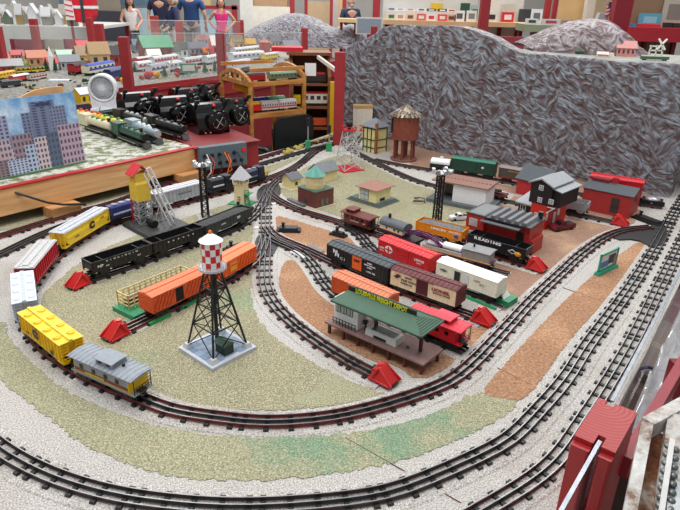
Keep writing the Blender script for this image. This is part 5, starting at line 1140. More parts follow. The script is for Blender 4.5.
# fan
g = G(106, 110, ZT); t = T('fan', 'round white desk fan standing on the wooden table', 'fan', g, .12); hf = AY(103, 73.5, g.y).z-ZT; rf = hf*.385; cz = hf-rf; wm = M((232, 234, 240), .35)
q = MB(); n = 36
ring = []
for i in range(n):
    a = 2*math.pi*i/n
    for r_, y in ((rf, -.03), (rf, .03), (rf*.86, .03), (rf*.82, -.035)): ring.append((r_*math.cos(a), y, cz+r_*math.sin(a)))
q.add(ring, [(4*i+j, 4*((i+1) % n)+j, 4*((i+1) % n)+(j+1) % 4, 4*i+(j+1) % 4) for i in range(n) for j in range(4)], 0, True)
q.prism([(-rf*.96, cz-rf*.25), (-rf*.85, 0), (rf*.85, 0), (rf*.96, cz-rf*.25), (rf*.7, cz-rf*.78), (-rf*.7, cz-rf*.78)], -.03, .03, 'y'); q.box(-rf, rf, -.05, .05, 0, .014, t=.004); q.build('housing', wm, t)
q = MB()
for i in range(48):
    a = 2*math.pi*i/48; q.bar((rf*.2*math.cos(a), -.03, cz+rf*.2*math.sin(a)), (rf*.84*math.cos(a), -.03, cz+rf*.84*math.sin(a)), .0022)
for k in (.35, .5, .66): 
    for i in range(36): a, b = 2*math.pi*i/36, 2*math.pi*(i+1)/36; q.bar((rf*k*math.cos(a), -.03, cz+rf*k*math.sin(a)), (rf*k*math.cos(b), -.03, cz+rf*k*math.sin(b)), .0018)
q.cyl((0, -.034, cz), (0, -.028, cz), rf*.2, n=20); q.build('grille', M((214, 218, 226), .4), t)
q = MB()
for i in range(5):
    a = 2*math.pi*i/5; b = a+.8; q.add([(rf*.15*math.cos(a), -.01, cz+rf*.15*math.sin(a)), (rf*.78*math.cos(a), -.012, cz+rf*.78*math.sin(a)), (rf*.78*math.cos(b), .012, cz+rf*.78*math.sin(b)), (rf*.15*math.cos(b), .01, cz+rf*.15*math.sin(b))], [(0, 1, 2, 3)])
q.cyl((0, -.015, cz), (0, .03, cz), rf*.2, n=16); q.build('blades', M((150, 154, 164), .4), t)
MB().cyl((0, .03, cz), (0, .036, cz), rf*.9, n=24).build('back_cover', M((120, 124, 132), .5), t)
o = MB().tube([G(95, 104, ZT+.01), G(97, 108, ZT+.012), G(99, 112, ZT+.02), G(100, 106, ZT+.03)], .004, 6).build('power_cable', wm); tag(o, 'white cord hanging down below the white fan', 'cord')
# power transformers
def transformer(px, label, rz=0, s=1.0, z=None):
    g = G(*px, ZT if z is None else z); t = T('transformer', label, 'transformer', g, rz, 'black train transformers'); w, dp, h = .094*s, .095*s, .165*s
    q = MB(); pr = [(-dp, 0), (dp*.9, 0), (dp*.9, h*.72), (dp*.55, h), (-dp*.25, h), (-dp*.75, h*.72), (-dp, h*.2)]
    q.prism(pr, -w, w, 'x'); q.build('housing', M((8, 8, 9), .12), t, bev=.03*s)
    q = MB(); q.cyl((w*.25, -dp*.86, h*.45), (w*.25, -dp*1.06, h*.42), .070*s, .068*s, 26); q.ball((w*.25, -dp*1.04, h*.42), .068*s, 18, sc=(1, .42, 1)); fc = q.build('dial_face', M((9, 9, 10), .1), t)
    q = MB(); 
    for k in range(18):
        a = 2*math.pi*k/18; 
        if .4 < a < 2.8: continue
        b = 2*math.pi*(k+1)/18; c0 = Vector((w*.25, -dp*1.26, h*.42)); q.bar(c0+Vector((.038*s*math.cos(a), 0, .038*s*math.sin(a))), c0+Vector((.038*s*math.cos(b), 0, .038*s*math.sin(b))), .004*s)
    q.bar((w*.25-.02*s, -dp*1.32, h*.42-.03*s), (w*.25+.02*s, -dp*1.32, h*.42+.03*s), .004*s); q.bar((w*.25+.02*s, -dp*1.32, h*.42-.02*s), (w*.25-.02*s, -dp*1.32, h*.42+.02*s), .003*s)
    q.build('dial_chrome_glint', M((196, 198, 200), .3, .6), fc)  # chrome arc, plus bars that copy white glints as a cross
    for e in (-1, 1):
        q = MB(); q.bar((e*w*.93, -dp*.3, h*.8), (e*w*.98, -dp*.9, h*1.12), .014*s, .018*s); q.bar((e*w*.98, -dp*.9, h*1.12), (e*w*.98, -dp*1.0, h*1.12), .026*s, .02*s); q.build('control_handle', M((22, 22, 24), .3), t)
    MB().ball((w*.25, -dp*.55, h*.93), .010*s, 10).build('pilot_light', M((220, 44, 36), .3), t)
    q = MB()
    for k in range(4): q.cyl((-w*.6+k*.03*s, -dp*1.0, .012), (-w*.6+k*.03*s, -dp*1.1, .012), .005*s, n=8)
    q.build('terminals', M((206, 180, 150), .3, .6), t); return t
transformer((138, 119), 'black transformer just right of the white fan', rzT-.25); transformer((173, 124), 'black transformer second from the white fan', rzT-.3)
transformer((187, 112), 'black transformer in the back row between two others', rzT-.25, .95); transformer((231, 124), 'black transformer nearest the wooden toy rack', rzT-.3, .92); transformer((208, 131), 'black transformer standing foremost on the red box', rzT-.3, .98); transformer((205, 106), 'rearmost black transformer showing a grey top', rzT-.2, .85)
# red box that carries the front transformers, and control panel
A, B = G(196, 168.5, L+.05), G(254, 160, L+.05); d2 = (B-A).normalized(); wX = (B-A).length; t = T('cabinet', 'dark red wooden box with a grey switch panel on its front', 'cabinet', (A.x, A.y, 0), math.atan2(d2.y, d2.x))
MB().box(0, wX+.03, .0, .5, .0, ZT-.002).build('body', M((150, 36, 42), .5, 0, .12, 10), t, bev=.003); MB().box(-.004, wX+.034, -.02, .5, ZT-.004, ZT+.0).build('top', M((128, 40, 44), .6), t)
w2 = wX*.78; x0 = .01; z0, z1 = L+.045, ZT+.005
pn = MB().box(x0, x0+w2, -.045, -.001, z0, z1).build('control_panel', M((92, 108, 116), .5), t, bev=.003)
q = MB()
for i in range(6):
    for j in range(2):
        if (i, j) in ((5, 1),): continue
        q.cyl((x0+.022+i*(w2-.04)/5.4, -.045, z0+.03+j*.045), (x0+.022+i*(w2-.04)/5.4, -.056, z0+.03+j*.045), .011, .008, 12)
q.build('switch_knobs', m_black, pn); MB().box(x0+w2-.03, x0+w2-.012, -.050, -.044, z1-.045, z1-.025).build('pilot_light', M((226, 30, 40), .3), pn)
for i, (c, xx) in enumerate((((236, 110, 40), .55), ((200, 60, 50), .2), ((30, 30, 34), .36), ((214, 214, 210), .12), ((30, 30, 34), .78), ((60, 60, 66), .68), ((236, 110, 40), .50))):
    X0 = x0+w2*xx; o = MB().tube([(X0, -.05, z1-.035-.01*(i % 3)), (X0+.01, -.075, z0+.04), (X0-.012+.006*i, -.08, z0-.005), (X0-.02, -.07, L+.012)], .0028, 6).build('wire', M(c, .5), t)
random.seed(5)
for i in range(5):
    g = G(186+i*5, 161+random.uniform(-2, 3), L+.02); q = MB(); pts = [g+Vector((.05*math.cos(k*1.3+i), .03*math.sin(k*1.7+i), .02*math.sin(k*.9+i)+.01)) for k in range(12)]; o = q.tube(pts, .0025, 5).build('loose_wire', M([(200, 200, 198), (40, 40, 44), (180, 50, 50), (210, 208, 200), (60, 60, 64)][i], .5)); tag(o, ['white', 'black', 'red', 'cream', 'dark grey'][i]+' wire in the tangle below the grey switch panel', 'wire', 'tangle of wires by the panel')
# locomotives and cars standing on the wooden table
def steamer(a, b, z, label, c, h=.075, dome=None, group=None, tender=False, name='steam_locomotive'):
    A, B = G(*a, z), G(*b, z); dd = B-A; ln = dd.length; t = T(name, label, 'locomotive', (A+B)/2, math.atan2(dd.y, dd.x), group); x = ln/2; cm = M(c, .35)
    q = MB(); q.cyl((-x*.45, 0, .058), (x*.92, 0, .058), .023, n=16); bo = q.build('boiler', cm, t)
    q = MB(); q.cyl((x*.92, 0, .058), (x, 0, .058), .021, .019, 16); q.cyl((x, 0, .058), (x+.003, 0, .058), .008, n=10); q.build('smokebox', M((180, 182, 184) if dome else (40, 42, 44), .35, .4), bo)
    q = MB(); q.cyl((x*.75, 0, .078), (x*.75, 0, .10), .008, .010, 10); q.build('chimney', m_black, bo)
    for xx in (x*.4, x*.05, -x*.25): MB().ball((xx, 0, .080), .012, 10, sc=(1, 1, .9)).build('dome', M(dome or c, .35), bo)
    MB().box(-x, -x*.45, -.028, .028, .03, .090, t=.002).build('cab', cm, t)
    q = MB(); q.box(-x, x, -.024, .024, .022, .032); q.prism([(x, .012), (x+.02, .006), (x, .03)], -.02, .02, 'y'); q.build('frame', m_black, t)
    for k in range(5):
        for y in (-.02, .02): MB().cyl((-x*.6+k*x*.32, y-.002, .016), (-x*.6+k*x*.32, y+.002, .016), .016, n=14).build('wheel', m_wheel, t)
    MB().bar((-x*.5, -.025, .018), (x*.6, -.025, .018), .003, .004).build('side_rod', M(STEEL, .3, .8), t); return t
ZL = ZT+.006
for a in [((116, 137), (147, 149), 'dark green steam locomotive nearest the front edge of the wooden table', (36, 74, 58), None), ((131, 134), (159, 145), 'pale blue-grey locomotive with white domes beside the dark green one', (150, 168, 176), (226, 232, 236)), ((84, 128), (115, 138), 'cream and green locomotive nearest the city picture board', (214, 206, 176), (60, 120, 70)),
  ((148, 129), (185, 140), 'long black steam locomotive pointing at the grey switch panel', (30, 30, 34), None), ((118, 123), (148, 131), 'black locomotive with silver piping in front of the first transformer', (34, 36, 40), (190, 190, 190))]:
    steamer(a[0], a[1], ZT, a[2], a[3], dome=a[4])
for i, (a, b, c, lb) in enumerate((((104, 127), (130, 134), (226, 196, 50), 'yellow tank car with green domes between the locomotives'), ((80, 121), (103, 126), (236, 184, 40), 'bright yellow streamlined toy car beside the picture board'))):
    A, B = G(*a, ZT), G(*b, ZT); dd = B-A; t = T('tank_car', lb, 'train car', (A+B)/2, math.atan2(dd.y, dd.x)); l2 = dd.length/2; MB().cyl((-l2, 0, .045), (l2, 0, .045), .024, n=16).build('tank', M(c, .35), t); MB().box(-l2, l2, -.02, .02, .0, .024).build('frame', m_black, t)
    for k in range(4): MB().ball((-l2*.75+k*l2*.5, 0, .068), .013, 10).build('dome', M([(60, 130, 70), (206, 50, 50)][i], .4), t)
A, B = G(93, 119.5, ZT), G(123, 125, ZT); dd = B-A; t = T('green_crate', 'shallow emerald green plastic crate on the wooden table', 'crate', (A.x, A.y, ZT), math.atan2(dd.y, dd.x)); w_ = dd.length; q = MB()
for (x0, x1, y0, y1) in ((0, w_, 0, .006), (0, w_, .16, .166), (0, .006, 0, .166), (w_-.006, w_, 0, .166)): q.box(x0, x1, y0, y1, 0, .045)
q.box(0, w_, 0, .166, 0, .004).build('body', M((24, 116, 82), .4), t)
for i, (u, v, w_, h, c, lb) in enumerate(((78, 112, .16, .05, (60, 56, 60), 'dark toy wagon behind the yellow streamlined car'), (112, 117, .2, .04, (40, 42, 46), 'flat black case under the white fan'), (146, 121, .1, .03, (206, 206, 210), 'silver toy fitting in front of the second transformer'), (160, 127, .09, .025, (170, 60, 54), 'small red toy flat car behind the long black locomotive'))):
    g = G(u, v, ZT); o = MB().box(-w_/2, w_/2, -.03, .03, 0, h, t=.006).build('toy_part', M(c, .4), None, g, rzT); tag(o, lb, 'toy')
# ---------------------------------------------------------------- hall: floor, walls, far layouts
floor = MB().box(-9, 9, -3, 22.2, -.1, 0).build('floor', speck('hall_carpet', [(88, 78, 74), (112, 102, 96), (130, 120, 114)], 60, bump=0)); struct(floor)
wl = M((206, 204, 198), .8, 0, .03, 2)
struct(MB().box(-9, 9, 22, 22.2, 0, 4.5).build('wall_back', wl)); struct(MB().box(-9.2, -9, -3, 22.2, 0, 4.5).build('wall_left', wl)); struct(MB().box(9, 9.2, -3, 22.2, 0, 4.5).build('wall_right', wl))
m_redp = M((158, 40, 46), .55, 0, .1, 12); m_redd = M((128, 30, 38), .6, 0, .1, 12)
TZ = .90
Fa, Fb = G(-80, 116, TZ), G(338, 62, TZ); fd = (Fb-Fa).normalized(); fn = Vector((-fd.y, fd.x, 0)); rzF = math.atan2(fd.y, fd.x); fl = (Fb-Fa).length
ML = (Matrix.Translation((Fa.x, Fa.y, 0)) @ Matrix.Rotation(rzF, 4, 'Z')).inverted(); _p = ML @ Vector((AY(92, 26, 8.9).x, 8.82, 0)); _q = ML @ Vector((AY(-12, 26, 8.9).x, 8.82, 0)); NX, NY = _p.x+.15, min(_p.y, _q.y)-.05
t = T('layout_table', 'wide red-fronted table carrying the miniature town', 'table', (Fa.x, Fa.y, 0), rzF)
MB().prism([(0, 0), (fl, 0), (fl, 5.2), (NX, 5.2), (NX, NY), (0, NY)], TZ-.03, TZ, 'z').build('top', speck('town_ground', [(92, 90, 86), (130, 128, 124), (170, 168, 164)], 30, big=[(90, 96, 70), (120, 124, 96), (140, 140, 120)], bigsc=3, bump=0), t)
MB().box(0, fl, -.02, 0, TZ-.16, TZ+.02).build('front_board', m_redp, t); MB().box(0, fl, -.005, .02, .12, TZ-.16).build('lower_board', m_redd, t)
MB().box(0, fl, -.035, .0, TZ-.035, TZ-.01).build('rail', m_redp, t)
for i in range(6):
    for y in (.1, 4.9 if .1+i*(fl-.2)/5 > NX else NY-.1): MB().box(.1+i*(fl-.2)/5-.04, .1+i*(fl-.2)/5+.04, y-.04, y+.04, 0, TZ-.03).build('leg', m_redd, t)
def dep(p): return (p.y*math.cos(TH)-(p.z-CZ)*math.sin(TH))/600
def post(u, vt, vb, w, label, z=TZ, name='post', mat=None, y=None):
    g = G(u, vb, z) if y is None else AY(u, vb, y); k = dep(g); top = AY(u, vt, g.y).z; W_ = w*k
    o = MB().box(-W_/2, W_/2, -W_/2, W_/2, 0, top-g.z).build(name, mat or m_redp, None, g, bev=.004); tag(o, label, 'post', 'red wooden posts'); return o
post(4, 27, 72, 9, 'wide red post at the left edge behind the toy village'); post(38, 19, 50, 6.5, 'red post in front of the white table skirt'); post(94, 18, 56, 6, 'red post left of the pair behind the tan toy buildings')
post(103, 24, 60, 7.5, 'red post right of the pair behind the tan toy buildings'); post(129.5, 37, 91, 9, 'tall red post right of the white fan'); post(157, 16, 47, 7, 'red post between the navy-jacketed woman and the green-roofed barn')
post(181, 21, 50, 6.5, 'red post just right of the navy-jacketed woman'); post(222.5, 33, 77, 8.5, 'red post below the woman in pink'); post(241.5, 20, 46, 5.5, 'red post right of the woman in pink'); post(304.5, 28, 50, 6.5, 'red post in front of the grey far mountain')
post(338, 52, 152, 10, 'tall dark red post at the left end of the crinkled mountain', z=L-.05)
g = G(338, 152, L-.05)
cn = {}
def house(u, v, w, h, wall, roof, label, rz=0, chim=False, hip_=False):
    g = G(u, v, TZ); k = dep(g); w *= 1.15; h *= 1.35; return little_house(g, rz+rzF*.6, w*k, w*k*.75, h*k*.6, h*k, wall, roof, label, group='miniature town buildings', chim=chim)
H_ = [(12, 73, 17, 10, (176, 56, 58), (150, 150, 152), 'red-walled toy house at the far left of the village'), (2, 66, 12, 9, (210, 200, 190), (196, 90, 80), 'pale toy house with pinkish roof next to the left edge'),
 (38, 66, 15, 11, (206, 150, 100), (180, 110, 80), 'orange-brown toy house left of the white church'), (70, 69, 16, 10, (180, 184, 190), (110, 114, 122), 'grey toy house right of the white church'), (65, 60, 12, 7, (130, 168, 140), (160, 190, 170), 'little pale green shed behind the church'),
 (86, 66, 14, 14, (214, 190, 140), (150, 130, 104), 'tan stone toy building left of its taller twin'), (100, 68, 16, 18, (206, 180, 128), (170, 140, 100), 'tall tan stone toy building beside the red one'), (112, 66, 13, 14, (170, 54, 50), (60, 60, 64), 'red brick toy building with a black roof'),
 (30, 61, 10, 7, (200, 196, 180), (140, 84, 72), 'small cream toy cottage with brown roof behind the orange one'), (84, 52, 11, 8, (186, 60, 66), (196, 70, 74), 'small red-roofed toy house below the maroon cloth'),
 (156, 60, 24, 17, (140, 62, 56), (84, 150, 116), 'dark red toy barn with a green roof'), (154, 62, 11, 9, (232, 232, 226), (226, 226, 224), 'white toy pavilion in front of the green-roofed barn'), (173, 59, 10, 10, (226, 230, 228), (90, 100, 96), 'white toy house with many windows, left of a pair'),
 (181, 58, 10, 11, (212, 218, 216), (70, 84, 80), 'white toy house with dark roof, right of a pair'), (197, 55, 15, 9, (150, 154, 166), (100, 104, 116), 'blue-grey toy house with two chimneys'), (217, 56, 11, 14, (214, 96, 96), (220, 214, 210), 'red and white checked toy tower block'),
 (237, 51, 10, 11, (220, 176, 90), (130, 110, 70), 'yellow toy gable house beside the red balloon tree'), (140, 52, 12, 9, (110, 120, 140), (88, 96, 118), 'slate blue toy house just right of the tall post'), (147, 47, 10, 8, (130, 140, 160), (60, 90, 150), 'toy house with bright blue roof behind the barn'),
 (203, 45, 12, 7, (190, 190, 194), (150, 80, 76), 'far white toy house with dull red roof'), (250, 50, 9, 8, (228, 186, 90), (200, 160, 80), 'small orange-yellow toy house left of the brown tank'), (290, 52, 14, 8, (170, 170, 176), (130, 134, 144), 'grey toy station shed below the grey mountain'), (275, 47, 9, 7, (196, 190, 180), (110, 110, 120), 'small grey-roofed toy house at the foot of the grey mountain'),
 (126, 62, 9, 10, (226, 222, 216), (170, 170, 176), 'white toy house just left of the tall red post'), (18, 60, 10, 7, (206, 120, 110), (170, 70, 70), 'salmon toy cottage in the back row at left')]
for h in H_: house(*h)
# church
g = G(52, 70, TZ); k = dep(g); t = little_house(g, rzF*.5, 12*k, 9*k, 7*k, 12*k, (236, 234, 228), (196, 60, 60), 'white toy church with pointed steeple and red roof', cat='toy church', name='toy_church')
MB().box(-2.4*k, 2.4*k, -7*k, -3*k, 0, 14*k).build('steeple', M((240, 238, 234), .5), t); MB().cyl((0, -5*k, 14*k), (0, -5*k, 23*k), 2.4*k, .1*k, 8).build('spire', M((238, 238, 236), .5), t)
def tree(u, v, w, h, c, label, kind='cone'):
    g = G(u, v, TZ); k = dep(g); t = T('toy_tree', label, 'toy tree', g, 0, 'miniature trees'); q = MB()
    if kind == 'cone':
        for i in range(4): q.cyl((0, 0, h*k*(.12+.2*i)), (0, 0, h*k*(.45+.2*i) if i < 3 else h*k), w*k/2*(1-.2*i), w*k*.05, 9)
    else:
        for i in range(6): q.ball((random.uniform(-.25, .25)*w*k, random.uniform(-.25, .25)*w*k, h*k*random.uniform(.4, .75)), w*k*.3, 8)
    q.build('crown', M(c, .9, 0, .3, 100, .5, 200), t); MB().cyl((0, 0, 0), (0, 0, h*k*.3), w*k*.08, n=6).build('trunk', M((90, 64, 46), .9), t)
for a in [(14, 75, 5, 9, (30, 70, 44), 'dark green toy fir beside the red-walled toy house'), (24, 70, 10, 8, (120, 140, 50), 'yellow-green round toy tree', 'r'), (47, 71, 6, 13, (24, 60, 40), 'dark toy fir just left of the church'), (56, 72, 6, 13, (28, 66, 42), 'dark toy fir just right of the church'), (74, 62, 5, 11, (40, 76, 50), 'thin toy fir behind the grey toy house'),
  (165, 77, 7, 11, (30, 84, 60), 'toy fir right of the yellow flowering bush'), (205, 73, 7, 11, (34, 90, 62), 'toy fir between the green sign and its twin'), (215, 72, 6, 11, (34, 88, 60), 'toy fir just left of the post below the woman in pink'), (149, 79, 11, 6, (196, 50, 60), 'low red flowering bush beside the tall red post', 'r'), (158, 78, 9, 6, (226, 170, 40), 'low yellow flowering bush', 'r'), (206, 56, 8, 9, (206, 120, 60), 'orange autumn toy tree', 'r'), (245, 46, 7, 9, (190, 60, 60), 'red round toy tree near the yellow house', 'r'), (142, 80, 6, 4, (170, 70, 66), 'dull red shrub at the foot of the tall red post', 'r'), (177, 77, 6, 4, (190, 70, 60), 'small red shrub by the table edge', 'r'), (125, 83, 9, 5, (232, 180, 40), 'yellow bush left of the tall red post', 'r'), (135, 72, 5, 9, (30, 76, 50), 'toy fir left of the white and blue car', 'c' if 0 else 'cone')]: tree(*a)
def toycar(a, b, h, c, roof, label, band=None, z=None, group='toy train cars in the background', win=True, name='toy_train_car', load=None):
    z = TZ if z is None else z; A, B = G(*a, z), G(*b, z); dd = B-A; ln = dd.length; k = dep((A+B)/2); hh = h*k*1.15; wd = hh*.8
    t = T(name, label, 'toy train car', (A+B)/2, math.atan2(dd.y, dd.x), group); q = MB(); q.prism([(-wd/2, hh*.25), (wd/2, hh*.25), (wd/2, hh*.85), (wd*.3, hh), (-wd*.3, hh), (-wd/2, hh*.85)], -ln/2, ln/2, 'x', m=0); q.build('body', M(c, .4), t)
    MB().prism([(-wd*.52, hh*.86), (wd*.52, hh*.86), (wd*.3, hh*1.03), (-wd*.3, hh*1.03)], -ln/2, ln/2, 'x').build('roof', M(roof, .45), t)
    if band: MB().box(-ln/2*.98, ln/2*.98, -wd*.51, wd*.51, hh*.45, hh*.62).build('band', M(band, .4), t)
    if win and ln > .1:
        q = MB(); n = max(3, int(ln/hh*1.6))
        for i in range(n): q.box(-ln/2+ln*(i+.25)/n, -ln/2+ln*(i+.7)/n, -wd*.515, wd*.515, hh*.62, hh*.76)
        q.build('windows', M((50, 56, 66), .2), t)
    q = MB()
    for x in (-ln*.36, ln*.36):
        for e in (-.08, .08): q.cyl((x+e*hh*3, -wd*.4, hh*.14), (x+e*hh*3, wd*.4, hh*.14), hh*.14, n=8)
        q.box(x-hh*.4, x+hh*.4, -wd*.35, wd*.35, hh*.12, hh*.27)
    q.build('wheels', m_black, t); return t
for a in [((86, 76), (112, 71), 9, (222, 220, 190), (60, 80, 170), 'cream toy coach with a blue roof above the fan', (60, 84, 180)), ((108, 81), (126, 76), 9, (38, 50, 104), (60, 66, 120), 'navy toy coach behind the white fan', None), ((84, 68), (98, 66), 6, (232, 196, 50), (240, 206, 60), 'yellow-roofed toy trolley near the red toy engines', None),
  ((72, 75), (82, 73), 9, (176, 40, 46), (60, 40, 44), 'dark red toy engine, left of two by the trolley', None), ((80, 73), (88, 71), 9, (196, 44, 44), (50, 40, 44), 'bright red toy engine, right of two by the trolley', None), ((16, 74), (30, 73), 6, (226, 196, 60), (60, 60, 60), 'yellow and black toy hopper, left one of the yellow row', (40, 40, 40)), ((31, 73), (44, 72), 6, (216, 190, 60), (56, 60, 50), 'yellow and black toy hopper, right one of the yellow row', (40, 60, 44)),
  ((-2, 80), (14, 77), 6, (226, 180, 50), (210, 160, 60), 'yellow-orange toy gondola at the left edge', None), ((12, 83), (28, 80), 6, (206, 60, 60), (226, 226, 226), 'red toy car with white roof in front of the yellow row', None), ((29, 81), (46, 78), 5, (210, 206, 196), (120, 110, 104), 'cream toy flat car left of the white paper', (170, 50, 50)), ((2, 88), (20, 86), 6, (60, 62, 66), (80, 82, 84), 'dark grey toy gondola above the cardboard', None),
  ((136, 72), (150, 70), 8, (214, 216, 220), (222, 224, 226), 'silver toy coach with red stripe by the tall red post', (196, 50, 60)), ((149, 75), (166, 72), 8, (220, 222, 226), (150, 156, 170), 'white toy coach with blue band left of the crane', (60, 80, 160)), ((167, 72), (180, 70), 8, (196, 200, 206), (206, 208, 214), 'silver toy coach left of the green sign', (150, 160, 180)), ((136, 65), (150, 63), 6, (200, 60, 60), (216, 216, 216), 'red and white toy diesel behind the silver coach', None), ((152, 66), (176, 62), 7, (216, 216, 220), (206, 206, 210), 'long silver toy coach in front of the barn', (190, 60, 70)),
  ((183, 67), (203, 64), 7, (212, 214, 218), (190, 194, 200), 'silver toy coach behind the green sign', (176, 60, 66)), ((205, 65), (220, 62), 7, (206, 210, 216), (200, 204, 210), 'silver toy coach left of the post below the woman in pink', None), ((228, 72), (248, 68), 8, (214, 216, 220), (190, 196, 206), 'white toy coach just right of the post below the woman in pink', (190, 194, 204)), ((231, 63), (262, 60), 8, (206, 210, 216), (216, 218, 222), 'long silver toy coach in front of the yellow-striped one', (170, 176, 190)), ((233, 57), (257, 54), 7, (196, 200, 206), (206, 208, 214), 'silver toy coach with a yellow side in the town', (226, 196, 60)), ((263, 61), (276, 59), 6, (226, 196, 50), (206, 206, 210), 'yellow toy boxcar below the brown tank', None),
  ((112, 76), (124, 74), 5, (216, 190, 200), (200, 90, 110), 'pinkish toy car behind the navy coach', None), ((178, 75), (196, 72), 6, (170, 60, 66), (196, 196, 200), 'dull red toy car below the green sign', None), ((230, 52), (244, 50), 5, (180, 60, 60), (150, 150, 156), 'dark red toy car behind the yellow-sided coach', None)]:
    toycar(*a)
q = MB(); random.seed(21)
for i in range(150):
    u = random.uniform(-6, 300); v = random.uniform(46, 96-u*.10) if u < 118 else random.uniform(45, 82-(u-118)*.12); g = G(u, v, TZ); k = dep(g); r = random.uniform(1.2, 2.6)*k
    for j in range(3): q.ball((g.x+random.uniform(-r, r)*1.4, g.y+random.uniform(-r, r), TZ+r*.5), r*random.uniform(.5, .9), 6, m=random.randrange(5))
o = q.build('shrubbery', [M((40, 70, 44), .95), M((96, 84, 60), .95), M((70, 60, 54), .95), M((150, 60, 50), .95), M((120, 120, 70), .95)]); tag(o, 'low shrubs and gravel heaps scattered through the miniature town', 'shrubs', None, 'stuff')
# small brown tank and green sign, crane
g = G(265, 58, TZ); k = dep(g); t = T('toy_water_tank', 'small reddish-brown toy water tank in the far town', 'toy water tank', g); MB().cyl((0, 0, 4*k), (0, 0, 15*k), 5.5*k, n=16).build('tank', M((172, 84, 72), .6), t); MB().cyl((0, 0, 15*k), (0, 0, 18*k), 6*k, .3*k, 16).build('roof', M((190, 110, 96), .6), t)
for x, y in ((-3, -3), (3, -3), (3, 3), (-3, 3)): MB().box(x*k-.6*k, x*k+.6*k, y*k-.6*k, y*k+.6*k, 0, 4*k).build('post', m_redd, t)
g = G(189, 76, TZ); k = dep(g); t = T('toy_sign', 'green framed toy roundhouse sign on the town layout', 'toy sign', g, rzF*.5); MB().box(-8*k, 8*k, -.5*k, .5*k, 3*k, 12*k).build('frame', M((40, 150, 120), .5), t); MB().box(-6*k, 6*k, -.8*k, -.5*k, 5*k, 10.5*k).build('panel', M((226, 220, 220), .5), t); MB().box(-1*k, 1*k, -.5*k, .5*k, 0, 3*k).build('post', M((180, 184, 188), .5), t)
g = G(168, 74, TZ); k = dep(g); t = T('toy_crane', 'white toy crane arm leaning over the silver coaches', 'toy crane', g); MB().box(-2*k, 2*k, -2*k, 2*k, 0, 4*k).build('base', M((200, 200, 196), .5), t); MB().bar((0, 0, 3*k), (6*k, 0, 15*k), 1.4*k).build('arm', M((232, 228, 214), .5), t)
g = G(60, 80, TZ); k = dep(g); o = MB().box(-10*k, 10*k, -5*k, 5*k, 0, .4*k).build('paper_sheet', M((214, 222, 234), .6, 0, .02), None, g, .2); tag(o, 'white paper sheet lying on the village table', 'paper')
# grey far mountains
def mound(base, top, name, label, mat, z, step=.03, amp=.03, depth_=.5):
    P = [G(*p, z) for p in base]; n = 26; M_ = 12; q = MB(); vs = []
    for i in range(n+1):
        f = i/n*(len(P)-1); a = min(int(f), len(P)-2); p = P[a].lerp(P[a+1], f-a); u, v = pj(p); kx = 0
        while kx < len(top)-2 and u > top[kx+1][0]: kx += 1
        (u0, v0), (u1, v1) = top[kx], top[kx+1]; tv = v0+(v1-v0)*max(0, min(1, (u-u0)/(u1-u0))); h = max(.02, (v-tv)*dep(p)*.9)
        for j in range(M_+1):
            a = math.pi*j/M_; pp = Vector((p.x, p.y+depth_*(1-math.cos(a))/2, z+h*math.sin(a)**.8 if 0 < j < M_ else z)); c_ = crin(pp, 7)*amp
            vs.append((pp.x+NZ.noise(pp*5)*.02, pp.y+c_*(-1 if j < M_/2 else 1), pp.z+(c_*.5 if 0 < j < M_ else 0)))
    q.add(vs, [(i*(M_+1)+j, (i+1)*(M_+1)+j, (i+1)*(M_+1)+j+1, i*(M_+1)+j+1) for i in range(n) for j in range(M_)], 0, True); o = q.build(name, mat); tag(o, label, 'mountain', None, 'thing')
mound([(244, 44), (300, 47), (350, 49)], [(244, 32), (256, 25), (268, 20), (280, 15), (292, 13), (304, 15), (318, 21), (330, 28), (342, 34), (352, 44)], 'mountain', 'grey crinkled mountain on the far layout behind the toy rack', m_rock2, TZ, depth_=1.2)
mound([(330, 47), (350, 47), (372, 46)], [(328, 34), (338, 28), (350, 25), (360, 27), (368, 33), (374, 42)], 'mountain', 'small grey mountain just left of the big crinkled wall', m_rock2, TZ+.02, depth_=.8)
t2 = MB().cyl((0, 0, 0), (0, 0, .1), .05, n=6)
g = G(278, 36, TZ+.25)
# upper table things
def up(u, v): return G(u, v, UZ)
mound([(532, 51), (590, 55), (652, 57)], [(530, 49), (545, 38), (560, 30), (580, 23), (598, 20), (614, 21), (625, 27), (638, 38), (650, 52)], 'mountain', 'grey and pink mountain on the upper table behind the big wall', m_rock3, UZ, depth_=.5, amp=.02)
def uh(u, v, w, h, wall, roof, label, **k_):
    g = up(u, v); k = dep(g); return little_house(g, -.25, w*k, w*k*.7, h*k*.6, h*k, wall, roof, label, **k_)
uh(624, 56, 17, 14, (214, 140, 136), (196, 130, 126), 'pink toy farmhouse with porch on the upper table', cat='toy house'); uh(570, 51, 9, 7, (226, 200, 204), (230, 226, 226), 'tiny pale pink toy shop on the upper table'); uh(597, 53, 18, 6, (186, 196, 190), (200, 206, 204), 'low pale green toy greenhouse on the upper table'); uh(602, 57, 10, 5, (236, 214, 206), (226, 196, 190), 'low cream toy shed in front of the greenhouse')
toycar((575, 54), (593, 55), 3, (40, 80, 60), (60, 100, 76), 'dark green toy flat car on the upper table', z=UZ, win=False); toycar((640, 60), (668, 61), 4, (70, 96, 70), (150, 160, 150), 'green toy gondola at the right end of the upper table', z=UZ, win=False)
g = up(654, 60); k = dep(g); t = T('toy_windmill', 'white toy frame tower with crossed sails on the upper table', 'toy windmill', g); q = MB()
for x in (-7, 0, 7): q.bar((x*k, 0, 0), (x*k*.8, 0, 14*k), 1.2*k)
for z in (4, 9, 13): q.bar((-7*k, 0, z*k), (7*k, 0, z*k), 1.2*k)
